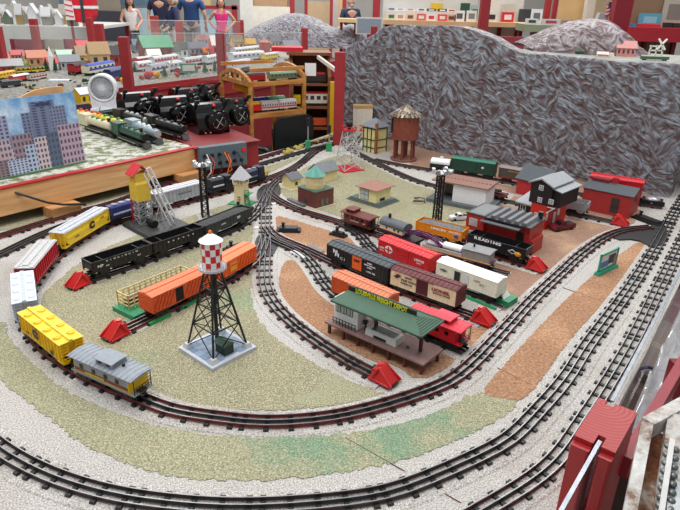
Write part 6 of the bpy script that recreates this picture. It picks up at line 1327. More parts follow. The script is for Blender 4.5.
q.build('frame', M((226, 226, 220), .5), t); q = MB(); q.bar((0, -1*k, 10*k), (8*k, -1*k, 20*k), 1.4*k); q.bar((8*k, -1*k, 10*k), (0, -1*k, 20*k), 1.4*k); q.build('sails', M((236, 236, 232), .5), t)
for i, (u, v, c) in enumerate(((583, 52, (70, 50, 50)), (576, 50, (200, 200, 206)), (611, 57, (200, 190, 180)), (545, 51, (226, 230, 232)), (552, 50, (210, 214, 216)))):
    g = up(u, v); k = dep(g); o = MB().cyl((0, 0, 0), (0, 0, (9, 6, 4, 3, 3)[i]*k), (1.6, 2, 4, 5, 4)[i]*k, (1, 1.5, 2, 3, 3)[i]*k, 8).build('toy_stump', M(c, .7), None, g); tag(o, ['dark brown thin stump', 'pale slim bollard', 'beige low mound', 'left white snow lump', 'right white snow lump'][i]+' on the upper table', 'toy scenery')
# ---------------------------------------------------------------- toy rack, bookcase, chair
m_oak = woodm('honey_oak', (170, 112, 52), (204, 146, 78), (2, 10, 10), .4); m_brn = woodm('brown_oak', (116, 70, 40), (150, 96, 58), (2, 10, 10), .45)
YR = 4.35
def RP(u, v, y=YR): return AY(u, v, y)
A, B, C = RP(221, 70), RP(250, 82, YR-.35), RP(304, 66, YR-.1)
t = T('toy_rack', 'honey-coloured wooden bunk-style rack holding toy trains', 'rack', (B.x, B.y, 0), math.atan2(C.y-B.y, C.x-B.x)); mw = (Matrix.Translation(t.location) @ Matrix.Rotation(t.rotation_euler.z, 4, 'Z')).inverted()
a = mw @ Vector((A.x, A.y, 0)); c = mw @ Vector((C.x, C.y, 0)); wR = c.x; dR = a.y; xa = a.x; 
zt_ = B.z; za_ = AY(237, 63, (A.y+B.y)/2).z; z1 = AY(250, 84, B.y).z; z2 = AY(250, 116, B.y).z
def RL(x, y): return (x+(xa*y/dR), y)
ps = [RL(0, 0), RL(wR, 0), RL(wR, dR), RL(0, dR)]
for i, (x, y) in enumerate(ps): MB().box(x-.012, x+.012, y-.012, y+.012, 0, zt_+(.0 if i in (0, 3) else .03)).build('post', m_oak, t, bev=.003)
for nm, z in (('top_deck', z1), ('lower_deck', z2)):
    q = MB(); q.add([(*ps[0], z), (*ps[1], z), (*ps[2], z), (*ps[3], z), (*ps[0], z-.015), (*ps[1], z-.015), (*ps[2], z-.015), (*ps[3], z-.015)], [(0, 1, 2, 3), (7, 6, 5, 4), (0, 4, 5, 1), (1, 5, 6, 2), (2, 6, 7, 3), (3, 7, 4, 0)]); q.build(nm, m_oak, t)
def rail(p, q_, z, h=.03, name='rail'): MB().bar((*p, z), (*q_, z), .014, h*.75).build(name, m_oak, t)
for i in range(4): rail(ps[i], ps[(i+1) % 4], z1-.005, .035); rail(ps[i], ps[(i+1) % 4], z2-.005, .04)
rail(ps[0], ps[1], z1+.085, .03); rail(ps[3], ps[2], z1+.085, .03)
for e in ((0, 3), (1, 2)):
    p, q_ = Vector((*ps[e[0]], 0)), Vector((*ps[e[1]], 0)); pts = []
    for i in range(13): f = i/12; s_ = math.sin(math.pi*f); pts.append(p.lerp(q_, f)+Vector((0, 0, zt_-.01+.062*s_**.75+(.02 if e[0] else 0))))
    q = MB(); 
    for i in range(12): q.bar(pts[i], pts[i+1], .022, .026)
    q.build('arched_headboard', m_oak, t)
    for i in (3, 6, 9): f = i/12; b_ = p.lerp(q_, f); MB().cyl((b_.x, b_.y, z1), (b_.x, b_.y, pts[i].z), .010, n=8).build('spindle', m_oak, t)
M_R = mw.inverted()
def rackcar(x0, x1, y, z, h, c, roof, label, band=None, win=True):
    a = M_R @ Vector((*RL(x0*wR, y*dR), z)); b = M_R @ Vector((*RL(x1*wR, y*dR), z)); dd = b-a; ln = dd.length; t = T('toy_train_car', label, 'toy train car', (a+b)/2, math.atan2(dd.y, dd.x), 'toy train cars on the racks'); w2 = h*.42
    MB().prism([(-w2, h*.2), (w2, h*.2), (w2, h*.8), (w2*.5, h), (-w2*.5, h), (-w2, h*.8)], -ln/2, ln/2, 'x').build('body', M(c, .35), t)
    MB().prism([(-w2*1.03, h*.82), (w2*1.03, h*.82), (w2*.5, h*1.02), (-w2*.5, h*1.02)], -ln/2, ln/2, 'x').build('roof', M(roof, .4), t)
    if band: MB().box(-ln/2*.97, ln/2*.97, -w2*1.03, w2*1.03, h*.35, h*.48).build('band', M(band, .4), t)
    if win:
        q = MB()
        for i in range(7): q.box(-ln/2+ln*(i+.25)/7, -ln/2+ln*(i+.7)/7, -w2*1.04, w2*1.04, h*.55, h*.72)
        q.build('windows', M((70, 76, 84), .2), t)
    q = MB()
    for x in (-.36, .36): q.box(x*ln-.02, x*ln+.02, -w2*.8, w2*.8, 0, h*.2)
    q.build('trucks', m_black, t)
rackcar(.04, .36, .2, z1, .055, (170, 30, 40), (40, 40, 44), 'black and red toy car at the left of the rack top deck', None, False); rackcar(.45, .96, .2, z1, .055, (110, 132, 106), (130, 150, 124), 'grey-green toy diesel on the rack top deck'); rackcar(.3, .9, .55, z1, .05, (190, 190, 194), (150, 60, 66), 'silver and red toy coach behind the grey-green diesel'); rackcar(.1, .5, .8, z1, .05, (60, 44, 50), (70, 60, 64), 'dark maroon toy car at the back of the rack top deck')
rackcar(.06, .28, .25, z2, .07, (214, 40, 44), (240, 190, 40), 'red toy car with yellow roof on the rack lower deck', None, False); rackcar(.3, .62, .25, z2, .07, (206, 208, 212), (200, 204, 210), 'silver toy coach left on the rack lower deck', (200, 60, 60)); rackcar(.64, .97, .25, z2, .07, (208, 210, 214), (204, 206, 212), 'silver toy coach right on the rack lower deck', (200, 60, 60)); rackcar(.3, .62, .6, z2, .07, (60, 80, 170), (60, 90, 180), 'blue toy coach behind the silver ones on the lower deck'); rackcar(.64, .97, .6, z2, .07, (60, 140, 90), (70, 160, 100), 'green toy coach behind the silver ones on the lower deck')
a = M_R @ Vector((*RL(wR*.5, dR*.85), z2)); o = MB().cyl((0, 0, .10), (-.09, .1, .14), .026, n=14).box(-.05, .02, .0, .03, 0, .1).build('toy_lantern', [M((226, 176, 30), .4)], None, a, rzF); tag(o, 'yellow-ended cylinder at the back of the lower rack deck', 'toy')
# bookcase with trains behind the rack
p0 = RP(292, 118, 4.75); p1 = RP(329, 112, 4.75); zt2 = RP(310, 55, 4.75).z; t = T('bookcase', 'brown wooden bookcase with curved sides holding toy engines', 'bookcase', (p0.x, 4.75, 0), .12); wb = p1.x-p0.x
for x in (0, wb): MB().prism([(-.02, 0), (.26, 0), (.26, zt2), (.12, zt2-.02), (.06, zt2-.10), (-.02, zt2-.16)], x-.012, x+.012, 'x').build('side_panel', m_brn, t)
SH = [RP(310, v, 4.75).z for v in (84, 107, 128)]
for z in SH: MB().box(0, wb, -.02, .26, z-.014, z).build('shelf', m_brn, t)
MB().box(-.02, wb+.02, .05, .28, zt2-.01, zt2+.012).build('top', m_brn, t); MB().box(0, wb, .25, .262, 0, zt2).build('back_panel', M((110, 66, 44), .7), t)
MBm = Matrix.Translation(t.location) @ Matrix.Rotation(.12, 4, 'Z')
def shelfcar(x0, x1, z, h, c, roof, label, win=True):
    a = MBm @ Vector((x0*wb, .05, z)); b = MBm @ Vector((x1*wb, .05, z)); dd = b-a; ln = dd.length; t = T('toy_train_car', label, 'toy train car', (a+b)/2, math.atan2(dd.y, dd.x), 'toy train cars on the racks'); w2 = .025
    MB().prism([(-w2, h*.2), (w2, h*.2), (w2, h*.85), (-w2, h*.85)], -ln/2, ln/2, 'x').build('body', M(c, .35), t); MB().prism([(-w2, h*.85), (w2, h*.85), (0, h)], -ln/2, ln/2, 'x').build('roof', M(roof, .4), t)
    if win:
        q = MB()
        for i in range(4): q.box(-ln/2+ln*(i+.2)/4, -ln/2+ln*(i+.8)/4, -w2*1.04, w2*1.04, h*.45, h*.72)
        q.build('windows', M((60, 70, 80), .2), t)
    MB().box(-ln*.4, ln*.4, -w2*.8, w2*.8, 0, h*.2).build('trucks', m_black, t)
shelfcar(.1, .9, SH[0], .08, (50, 44, 46), (170, 40, 44), 'dark toy steam engine with red trim on the bookcase upper shelf', False); shelfcar(.02, .24, SH[1], .085, (226, 190, 30), (236, 200, 40), 'bright yellow toy car on the bookcase middle shelf', False); shelfcar(.3, .98, SH[1], .11, (220, 216, 206), (206, 60, 60), 'white and red toy caboose on the bookcase middle shelf')
shelfcar(.1, .95, SH[2], .07, (230, 96, 60), (236, 110, 70), 'orange toy car on the bookcase bottom shelf', False)
o = MB().box(0, .24, 0, .16, 0, .03).build('red_booklet', M((206, 30, 50), .5), None, (p0.x-.16, 4.83, zt2+.012), .1); tag(o, 'red box lying on top of the brown bookcase', 'box')
pa, pb = RP(318, 57, 4.8), RP(337, 71, 4.55); o = MB().bar(pa, pb, .02, .025).build('leaning_slat', M((222, 216, 206), .6)); tag(o, 'white slat leaning against the right side of the bookcase', 'slat')
pa, pb = RP(305, 63, 4.3), RP(316, 76, 4.3); o = MB().box(pa.x, pb.x, 4.30, 4.303, pb.z, pa.z).build('notice_sheet', M((236, 238, 240), .6, 0, .02)); tag(o, 'white printed sheet hanging at the right end of the toy rack', 'notice')
pa = RP(332.5, 82, 4.55); pb = RP(331.5, 130, 4.55); o = MB().box(pa.x-.016, pa.x+.016, 4.55, 4.58, 0, pa.z).build('spirit_level', M((232, 186, 30), .4)); tag(o, 'yellow upright plank between the bookcase and the red post', 'plank')
# folding chair
g = RP(275, 145, 3.98); g2 = RP(313, 128, 4.12); t = T('folding_chair', 'black folding chair seen from behind beside the layout', 'chair', (g.x, g.y, 0), math.atan2(g2.y-g.y, g2.x-g.x)); wc = math.hypot(g2.x-g.x, g2.y-g.y); zc0 = RP(275, 160, 3.98).z-.05; zc1 = RP(290, 116, 4.05).z
pr = []
for cx_, cz_, a0 in ((wc-.05, zc1-.05, 0), (.06, zc1-.06, 90)):
    for k in range(7): a = math.radians(a0+k*15); pr.append((cx_+.055*math.cos(a), cz_+.055*math.sin(a)))
pr += [(.0, zc0+.03), (.03, zc0), (wc-.03, zc0), (wc, zc0+.03)]
MB().prism(pr, 0, .03, 'y').build('backrest', M((28, 34, 34), .4, 0, .05), t, bev=.006)
MB().box(.02, wc-.02, -.42, -.02, .44, .47).build('seat', M((30, 34, 34), .45), t, bev=.01)
for x in (0.0, wc): MB().tube([(x, .03, zc1-.08), (x, .02, zc0), (x, -.1, .45), (x, -.36, 0)], .011, 8).build('leg', m_black, t); MB().tube([(x, -.38, .45), (x, -.1, .3), (x, .1, 0)], .011, 8).build('leg', m_black, t)
q = MB(); g = RP(262, 160, 3.7); pts = [RP(243, 160, 3.75), RP(247, 150, 3.75), RP(256, 147, 3.75), RP(266, 150, 3.75), RP(272, 160, 3.75)]; o = MB().tube(pts, .016, 8).build('armrest_hoop', M((30, 32, 36), .3)); tag(o, 'curved black hoop between the red cabinet and the folding chair', 'hoop')
g = RP(322, 128, 4.4); o = MB().ball((0, 0, 0), .12, 14, sc=(1.3, 1, .45)).build('helmet', M((244, 110, 50), .35), None, (g.x, g.y, SH[2]-.02)); bpy.data.objects.remove(o)
# yellow and white product box beside the big mountain
g = G(361, 136.5, L); t = T('carton', 'white and tan box with a red and yellow mark against the mountain', 'box', (g.x, g.y, L), .1); k = dep(g); MB().box(-8*k, 10*k, -.03, .04, 0, 30*k).build('body', M((226, 222, 206), .6), t); MB().box(-8.2*k, 10.2*k, -.031, .041, 28*k, 31*k).build('lid', M((196, 160, 104), .6), t)
text('ZIP', 8*k, M((220, 60, 40), .5), t, (3*k, -.032, 9*k), (math.pi/2, 0, 0), bold=.001)
# ---------------------------------------------------------------- people
def skin(name, V, E_, mat, par, sub=2):
    me = bpy.data.meshes.new(name); me.from_pydata([v[0] for v in V], E_, []); me.materials.append(mat); o = bpy.data.objects.new(name, me); COL.objects.link(o)
    if par: o.parent = par
    m = o.modifiers.new('skin', 'SKIN'); m.use_smooth_shade = True
    for i, v in enumerate(V):
        r = v[1]; me.skin_vertices[0].data[i].radius = (r, r) if not isinstance(r, tuple) else r
        me.skin_vertices[0].data[i].use_root = (i == 0)
    s = o.modifiers.new('subd', 'SUBSURF'); s.levels = s.render_levels = sub; return o
def person(loc, rz, h, label, arms, top, bottom, hair, hairlen=0, sleeve=1, skinc=(206, 156, 128), turn=0, wide=1, beard=None, sit=False, strap=None, logo=None, logo_c=None):
    t = T('person', label, 'person', loc, rz); s = h/1.7; w = wide
    pel, che, nek, hed = (0, 0, .95*s), (0, .0, 1.28*s), (0, 0, 1.44*s), (0, -.015*s, 1.50*s)
    V = [(pel, (.145*s*w, .10*s)), ((0, 0, 1.1*s), (.125*s*w, .095*s)), (che, (.15*s*w, .11*s)), (nek, .052*s), (hed, .050*s)]; E_ = [(0, 1), (1, 2), (2, 3), (3, 4)]
    A = []
    for sd, (el, ha) in zip((-1, 1), arms):
        i = len(V); sh = (sd*.175*s*w, .0, 1.38*s); el = (el[0]*s, el[1]*s, el[2]*s); ha = (ha[0]*s, ha[1]*s, ha[2]*s)
        V += [(sh, .055*s), (el, .040*s), (ha, .027*s)]; E_ += [(2, i), (i, i+1), (i+1, i+2)]; A.append((sh, el, ha))
        d = (Vector(ha)-Vector(el)).normalized(); n = d.cross(Vector((0, 1, 0.2))).normalized()
        V.append((tuple(Vector(ha)+d*.05*s), (.034*s, .016*s))); E_.append((i+2, i+3)); pm = i+3
        for k in range(4): j = len(V); b = Vector(ha)+d*.085*s+n*(k-1.5)*.018*s; V += [(tuple(b), .009*s), (tuple(b+d*(.055+.01*(k in (1, 2)))*s+Vector((0, -.012*s, -.01*s))), .0075*s)]; E_ += [(pm, j), (j, j+1)]
        j = len(V); b = Vector(ha)+d*.04*s+n*.045*s; V += [(tuple(b), .010*s), (tuple(b+d*.04*s+n*.008*s), .008*s)]; E_ += [(pm, j), (j, j+1)]
    for sd in (-1, 1):
        i = len(V)
        V += [((sd*.095*s, 0, .86*s), .085*s), ((sd*.1*s, -.01, .5*s), .055*s), ((sd*.1*s, .01, .09*s), .04*s), ((sd*.1*s, -.12*s, .035*s), (.04*s, .03*s))]; E_ += [(0, i), (i, i+1), (i+1, i+2), (i+2, i+3)]
    sk = M(skinc, .55, 0, .04); skin('body', V, E_, sk, t)
    # head with face
    hz = 1.605*s; q = MB(); q.ball((0, 0, 0), .105*s, 18, sc=(.76, .92, 1.14)); q.ball((0, -.012*s, -.068*s), .062*s, 12, sc=(.9, 1, .8))
    q.ball((0, -.102*s, -.012*s), .017*s, 8, sc=(.8, 1.0, 1.4))
    for e in (-1, 1): q.ball((e*.080*s, .0, -.01*s), .022*s, 8, sc=(.4, .8, 1.2))
    hd = q.build('head', sk, t, (0, -.012*s, hz), turn)
    q = MB()
    for e in (-1, 1): q.ball((e*.033*s, -.088*s, .008*s), .0115*s, 8, sc=(1.1, .5, .6))
    q.build('eyes', M((40, 34, 34), .3), hd); MB().ball((0, -.094*s, -.055*s), .022*s, 8, sc=(1.1, .35, .32)).build('mouth', M((166, 84, 80), .5), hd)
    q = MB()
    for e in (-1, 1): q.bar((e*.018*s, -.093*s, .030*s), (e*.05*s, -.084*s, .030*s), .006*s, .006*s)
    q.build('eyebrows', M(hair, .7), hd)
    q = MB(); q.ball((0, .018*s, .026*s), .112*s, 18, sc=(.82, .90, 1.05))
    if hairlen:
        q.tube([(0, .055*s, .03*s), (0, .075*s, -.09*s), (0, .07*s, -.09*s-hairlen*s)], [.075*s, .088*s, .05*s], 12)
        for e in (-1, 1): q.tube([(e*.06*s, .01*s, .07*s), (e*.088*s, .01*s, -.03*s), (e*.094*s, .0, -.10*s), (e*.085*s, -.02*s, -.10*s-hairlen*s)], [.028*s, .03*s, .034*s, .016*s], 8)
    q.build('hair', M(hair, .6, 0, .2, 60), hd, (0, .012*s, .008*s))
    if beard: MB().ball((0, -.030*s, -.085*s), .062*s, 12, sc=(.98, .95, .7)).build('beard', M(beard, .9), hd)
    # clothes
    c = .012*s; TV = [((0, 0, .80*s), (.168*s*w, .125*s)), ((0, 0, 1.1*s), (.138*s*w, .108*s)), (che, (.165*s*w, .124*s)), ((0, 0, (1.405 if sleeve <= 0 else 1.44)*s), (.085*s*w, .075*s))]; TE = [(0, 1), (1, 2), (2, 3)]
    for sh, el, ha in A:
        i = len(TV); TV.append((sh, (.060 if sleeve <= 0 else .074)*s)); TE.append((2, i))
        if sleeve >= 1: TV += [(el, .052*s), (tuple(Vector(el).lerp(Vector(ha), .92)), .038*s)]; TE += [(i, i+1), (i+1, i+2)]
        elif sleeve > 0: TV += [(tuple(Vector(sh).lerp(Vector(el), sleeve)), .057*s)]; TE += [(i, i+1)]
    skin('shirt', TV, TE, M(top, .8, 0, .06, 20), t)
    BV = [((0, 0, .97*s), (.152*s*w, .112*s))]; BE = []
    for sd in (-1, 1): i = len(BV); BV += [((sd*.095*s, 0, .84*s), .096*s), ((sd*.1*s, -.01, .5*s), .068*s), ((sd*.1*s, .01, .1*s), .055*s)]; BE += [(0, i), (i, i+1), (i+1, i+2)]
    skin('trousers', BV, BE, M(bottom, .8), t)
    if strap: MB().tube([(.10*s, -.05*s, 1.43*s), (.04*s, -.145*s, 1.30*s), (-.06*s, -.14*s, 1.12*s), (-.13*s, -.08*s, .98*s)], .011*s, 6).build('bag_strap', M(strap, .6), t); MB().box(-.14*s, .06*s, -.19*s, -.12*s, .90*s, 1.06*s, t=.01).build('bag', M(strap, .6), t, bev=.01)
    if logo_c: MB().box(-.05*s, .05*s, -.132*s, -.128*s, 1.33*s, 1.35*s).build('chest_print', M(logo_c, .6), t)
    return t
def pfloor(u, v, y): p = AY(u, v, y); return Vector((p.x, p.y, 0)), p.z
g, z = pfloor(129, -3, 15.0); person(g, .25, z*1.0, 'long dark-haired woman in a white sleeveless top looking down at the layouts', (((-.27, -.03, 1.12), (-.16, -.26, 1.02)), ((.27, -.03, 1.12), (.17, -.26, .98))), (232, 226, 224), (60, 64, 76), (34, 26, 26), .18, 0, (216, 160, 138), .5)
g, z = pfloor(158, -13, 15.3); person(g, .1, z, 'tall person in a dark navy T-shirt with a chest print, head above the frame', (((-.28, 0, 1.1), (-.27, -.1, .86)), ((.28, 0, 1.1), (.27, -.1, .86))), (36, 40, 66), (80, 84, 96), (60, 44, 36), 0, .7, wide=1.15, logo_c=(226, 200, 204))
g, z = pfloor(171, -5, 14.0); person(g, -.9, z, 'light-haired person in a navy jacket with a small green badge', (((-.24, -.06, 1.12), (-.12, -.24, 1.0)), ((.25, -.02, 1.12), (.20, -.22, 1.0))), (38, 52, 94), (226, 228, 232), (196, 176, 150), .04, 1, (216, 166, 142), -.2)
g, z = pfloor(189.5, -15, 14.6); person(g, 3.0, z, 'broad man in a blue shirt and grey trousers seen from behind', (((-.31, .02, 1.12), (-.28, -.1, .88)), ((.31, .02, 1.12), (.28, -.1, .88))), (40, 72, 122), (126, 128, 134), (110, 90, 76), 0, .75, wide=1.3)
g, z = pfloor(220.5, -1, 15.0); person(g, .15, z, 'woman in a bright pink sleeveless top with hands on her hips', (((-.34, .06, 1.16), (-.17, -.08, .98)), ((.36, .06, 1.16), (.18, -.08, .98))), (222, 40, 128), (120, 124, 136), (36, 28, 30), .02, 0, (200, 148, 122), .1, strap=(206, 60, 130))
g, z = pfloor(351, -3, 15.0); person(g, .5, z, 'bald bearded man in a dark blue shirt behind the far shelf', (((-.27, 0, 1.1), (-.2, -.2, 1.0)), ((.27, 0, 1.1), (.2, -.2, 1.0))), (44, 56, 84), (60, 60, 70), (190, 170, 160), 0, .8, (204, 158, 140), .4, 1.2, (206, 200, 196))
# ---------------------------------------------------------------- far tables, shelves, goods
def fy(y): return y if y < 9.55 else 15.6+(y-9.55)*1.5
def panel(u0, v0, u1, v1, y, c, name, label, cat, th=.03, to_floor=False, rough=.7, group=None, tilt=0):
    y = fy(y); a, b = AY(u0, v1, y), AY(u1, v1, y); top = AY(u0, v0, y).z; z0 = 0 if to_floor else a.z
    d = b-a; ln = math.hypot(d.x, d.z); o = MB().box(0, ln, -th/2, th/2, 0, top-z0).build(name, M(c, rough, 0, .06, 8), None, (a.x, y, z0)); tag(o, label, cat, group); return o
def table2(u0, u1, v, y, c, label, depth=.8, skirt=None, name='display_table'):
    a, b = AY(u0, v, y), AY(u1, v, y); t = T(name, label, 'table', (a.x, y, 0)); w = b.x-a.x; z = (a.z+b.z)/2; MB().box(0, w, 0, depth, z-.04, z).build('top', M(c, .6, 0, .08, 6), t)
    for x in (.04, w-.04):
        for yy in (.05, depth-.05): MB().box(x-.03, x+.03, yy-.03, yy+.03, 0, z-.04).build('leg', m_redd, t)
    if skirt: MB().box(-.005, w+.005, -.01, .0, 0.02, z-.005).build('skirt', M(skirt, .85, 0, .06, 5), t)
    return t, z
t, z = table2(-12, 92, 26, 8.9, (214, 214, 210), 'long far table with a white skirt below the snowy village', 1.6, (206, 210, 206))
for i, (u0, u1, c, lb) in enumerate(((14, 48, (140, 48, 66), 'left maroon cloth panel hanging behind the toy village'), (47, 68, (160, 158, 146), 'grey-green cloth panel between two maroon ones'), (67, 92, (146, 50, 66), 'right maroon cloth panel hanging behind the toy village'))):
    panel(u0, 39, u1, 62, 8.3, c, 'cloth_panel', lb, 'cloth', .02)
for i in range(22):
    u = -4+i*4.3+random.uniform(-1, 1); p = AY(u, 25, 9.0); p.z = z; k = dep(p); w_ = random.uniform(6, 9); hh = random.uniform(13, 24); c = [(196, 196, 200), (150, 128, 90), (140, 136, 130), (100, 116, 100), (214, 216, 218)][i % 5]
    if 66 < u < 88: hh *= .6
    y_ = 9.1+(i % 3)*.3; p = Vector((p.x*y_/9.0, y_, z)); t = T('snow_village_house', ['white', 'tan', 'grey', 'sage', 'snowy'][i % 5]+' ceramic house '+['far left', 'near the left edge', 'left of the red post', 'by the red post', 'right of the red post', 'left of the red coat', 'under the red coat', 'right of the red coat', 'near the pair of red posts', 'at the right end'][min(9, i*10//22)]+[', front row', ', middle row', ', back row'][i % 3]+' of snowy village', 'ceramic house', p, 0, 'snowy ceramic village')
    gable(t, w_*k, w_*k*.7, hh*k*.5, hh*k*.85, c, [(206, 208, 212), (170, 166, 156), (226, 228, 230)][i % 3], axis='y' if i % 2 else 'x', ov=w_*k*.08, th=hh*k*.07)
# red coat and striped cloth
p = AY(86, 22, 8.7); k = dep(p); t = T('red_coat', 'red coat with white fur trim and a black belt hanging behind the village', 'coat', (p.x, 8.75, p.z), .0)
q = MB(); q.prism([(-10*k, 0), (3*k, -1*k), (9*k, 6*k), (10*k, 28*k), (-9*k, 28*k), (-11*k, 10*k)], -.09, .09, 'y'); q.build('body', M((206, 24, 44), .8, 0, .1, 20), t, bev=.03)
MB().box(-10.5*k, 10.5*k, -.1, .1, 12*k, 15*k).build('fur_trim', M((232, 232, 234), .9), t, bev=.01); MB().box(-2*k, 1*k, -.105, .1, 0, 26*k).build('dark_strap', M((50, 56, 66), .6), t)
MB().box(-.02, .02, .1, .12, -p.z, 28*k).build('stand', m_redd, t)
p = AY(70, 20, 8.6); k = dep(p); t = T('striped_cloth', 'white cloth with red stripes hanging left of the red coat', 'cloth', (p.x, 8.62, p.z-.6), 0); q = MB(); q.prism([(-3.5*k, .6), (4.5*k, .6), (3*k, 24*k+.6), (-4*k, 24*k+.6)], -.01, .01, 'y').build('cloth', M((232, 226, 226), .8), t)
for i in range(4): q = MB().bar((-3.6*k, -.012, .66+i*5*k), (4*k, -.012, .60+i*5*k+3*k), .004, 1.2*k).build('stripe', M((206, 60, 70), .8), t)
MB().box(-.015, .015, .01, .03, -(p.z-.6), .7).build('stand', m_redd, t)
# walls of windows and backdrops
for i, (u0, u1) in enumerate(((-14, 20), (22, 44), (72, 90), (57, 70))):
    o = panel(u0, -30, u1, 9, 12.7, (150, 176, 198), 'window_pane', '', '', .04, rough=.2); o.name = 'window_%d' % (i+1); del o['label']; del o['category']; o['kind'] = 'structure'
panel(44, -30, 57, 9, 12.6, (170, 140, 104), 'curtain', 'brown curtain between the far windows', 'curtain'); panel(88, -30, 121, 10, 12.5, (196, 184, 166), 'partition_screen', 'beige partition screen behind the long-haired woman', 'screen'); panel(60, 10, 140, 18, 12.2, (84, 84, 96), 'dark_counter', 'long dark counter in front of the far windows', 'counter', .1, True)
panel(121, -30, 150, 5, 12.6, (120, 150, 176), 'blue_screen', 'pale blue window screen right of the beige partition', 'screen'); panel(138, 8, 158, 46, 11.2, (176, 206, 220), 'pale_blue_board', 'pale blue board behind the people at left', 'board', .05, True); panel(196, 7, 234, 32, 10.8, (172, 208, 226), 'light_blue_board', 'light blue board in a red frame behind the woman in pink', 'board', .04, True)
for i, (u0, v0, u1, v1) in enumerate(((192, 5, 238, 8.5), (233, 5, 238, 36))): panel(u0, v0, u1, v1, 10.7, (150, 40, 46), 'frame_board', ['red top rail of the light blue board', 'red right upright of the light blue board'][i], 'board', .08, i == 1)
panel(240, -12, 253, 8, 11.6, (226, 226, 222), 'white_carton', 'white cartons on the shelf right of the woman in pink', 'box', .03, True); panel(253, 6, 290, 22, 10.4, (226, 222, 210), 'cream_board', 'cream white board above the grey far mountain', 'board', .04, True); panel(254, -10, 288, 5, 11.8, (190, 156, 120), 'cardboard_carton', 'wide cardboard carton on the top shelf above the cream board', 'box', .4, True)
panel(306, 1, 330, 16, 11.6, (212, 186, 150), 'cardboard_carton', 'tan carton right of the cream board', 'box', .4, True); panel(196, -20, 212, 6, 11.4, (206, 176, 136), 'cardboard_carton', 'tan carton above the blue board at left', 'box', .4, True); panel(330, -20, 338, 26, 11.2, (206, 200, 196), 'white_column', 'white round column left of the pale wood post', 'column', .2, True); panel(338, -20, 344, 24, 10.9, (216, 182, 132), 'pale_wood_post', 'pale wood post left of the bearded man', 'post', .08, True)
for i, (u, vb, w_, y, lb) in enumerate(((292, 14, 5, 10.8, 'red post right of the cream board'), (306, 14, 3, 11.3, 'thin red post between cartons'), (331, 30, 3, 10.8, 'thin red post by the white column'), (376, 17, 7, 9.6, 'red post right of the bearded man'), (344, 20, 4, 10.4, 'red post just right of the pale wood post'), (426, 5, 6, 9.8, 'red post above the magazine rack'), (393, 12, 3, 10, 'thin red post left of the magazine rack'), (482, 33, 9, 6.6, 'red post at the right end of the book shelf'), (491, 12, 8, 8.6, 'dark red post behind the framed cards'), (546, 17, 5.5, 8.2, 'red post left of the plywood panel'), (553, 20, 4, 8.8, 'thin dark red post beside the plywood panel'))):
    y = fy(y); a = AY(u, vb, y); k = dep(a); o = MB().box(-w_*k/2, w_*k/2, -w_*k/2, w_*k/2, 0, 2.6).build('post', m_redp if i != 8 else m_redd, None, (a.x, y, 0)); tag(o, lb, 'post', 'red wooden posts')
# right-hand display shelves
def shelf(u0, u1, v, y, c, label, dp=.35, th=.05, bk=None):
    a, b = AY(u0, v, y), AY(u1, v, y); z = (a.z+b.z)/2; t = T('shelf', label, 'shelf', (a.x, y, z)); w = b.x-a.x; MB().box(0, w, 0, dp, -th, 0).build('board', M(c, .6, 0, .08, 6), t)
    for x in (.05, w/2, w-.05): MB().box(x-.02, x+.02, dp-.05, dp-.01, -z, -th).build('bracket', m_redd, t)
    if bk: MB().box(0, w, dp, dp+.02, -z, 1.2).build('back_panel', M(bk, .8, 0, .05, 4), t)
    return z
zA = shelf(338, 374, 19, 9.4, (226, 190, 140), 'pale wood shelf in front of the bearded man'); zB = shelf(384, 482, 21, 7.6, (220, 180, 136), 'pale wood shelf behind the peak of the big mountain', bk=(222, 220, 214)); zC = shelf(484, 530, 22.5, 7.2, (216, 176, 132), 'pale wood shelf holding framed cards and toys', bk=(224, 222, 212)); zD = shelf(526, 568, 25, 6.6, (150, 156, 130), 'grey-green cabinet shelf holding boxed toy cars', .4, .07)
zE = shelf(628, 700, 28, 6.8, (176, 36, 50), 'bright red shelf under the blue picture book', .4, .14, (150, 122, 96)); 
panel(528, 28, 566, 52, 6.7, (120, 104, 84), 'open_cabinet', 'brown open cabinet front below the boxed toy cars', 'cabinet', .05, True); panel(556, -30, 583, 24, 7.8, (220, 182, 128), 'plywood_panel', 'tall pale plywood panel right of the thin red posts', 'panel', .03, True); panel(582, -30, 590, 26, 7.6, (222, 216, 200), 'cream_post', 'cream post right of the plywood panel', 'post', .1, True); panel(592, -30, 612, 14, 8.2, (176, 158, 130), 'brown_backboard', 'brown backboard behind the small flag', 'board', .03, True); panel(610, -30, 627, 24, 6.9, (140, 30, 44), 'wide_red_post', 'very wide dark red post left of the red shelf', 'post', .12, True)
def item(u0, v0, u1, y, z, c, name, label, cat, th=.04, c2=None, group=None, in_=None, body=None):
    a, b = AY(u0, v0, y), AY(u1, v0, y); h = max(.03, a.z-z); w = b.x-a.x; t = T(name, label, cat, (a.x+w/2, y, z), 0, group); MB().box(-w/2, w/2, -th/2, th/2, 0, h).build('cover', M(c, .5, 0, .05), t)
    if c2: 
        f = in_ or (.2, .8, .25, .75); MB().box(-w/2+w*f[0], -w/2+w*f[1], -th/2-.003, -th/2, h*f[2], h*f[3]).build('picture', M(c2, .5), t)
    return t
i_ = 0
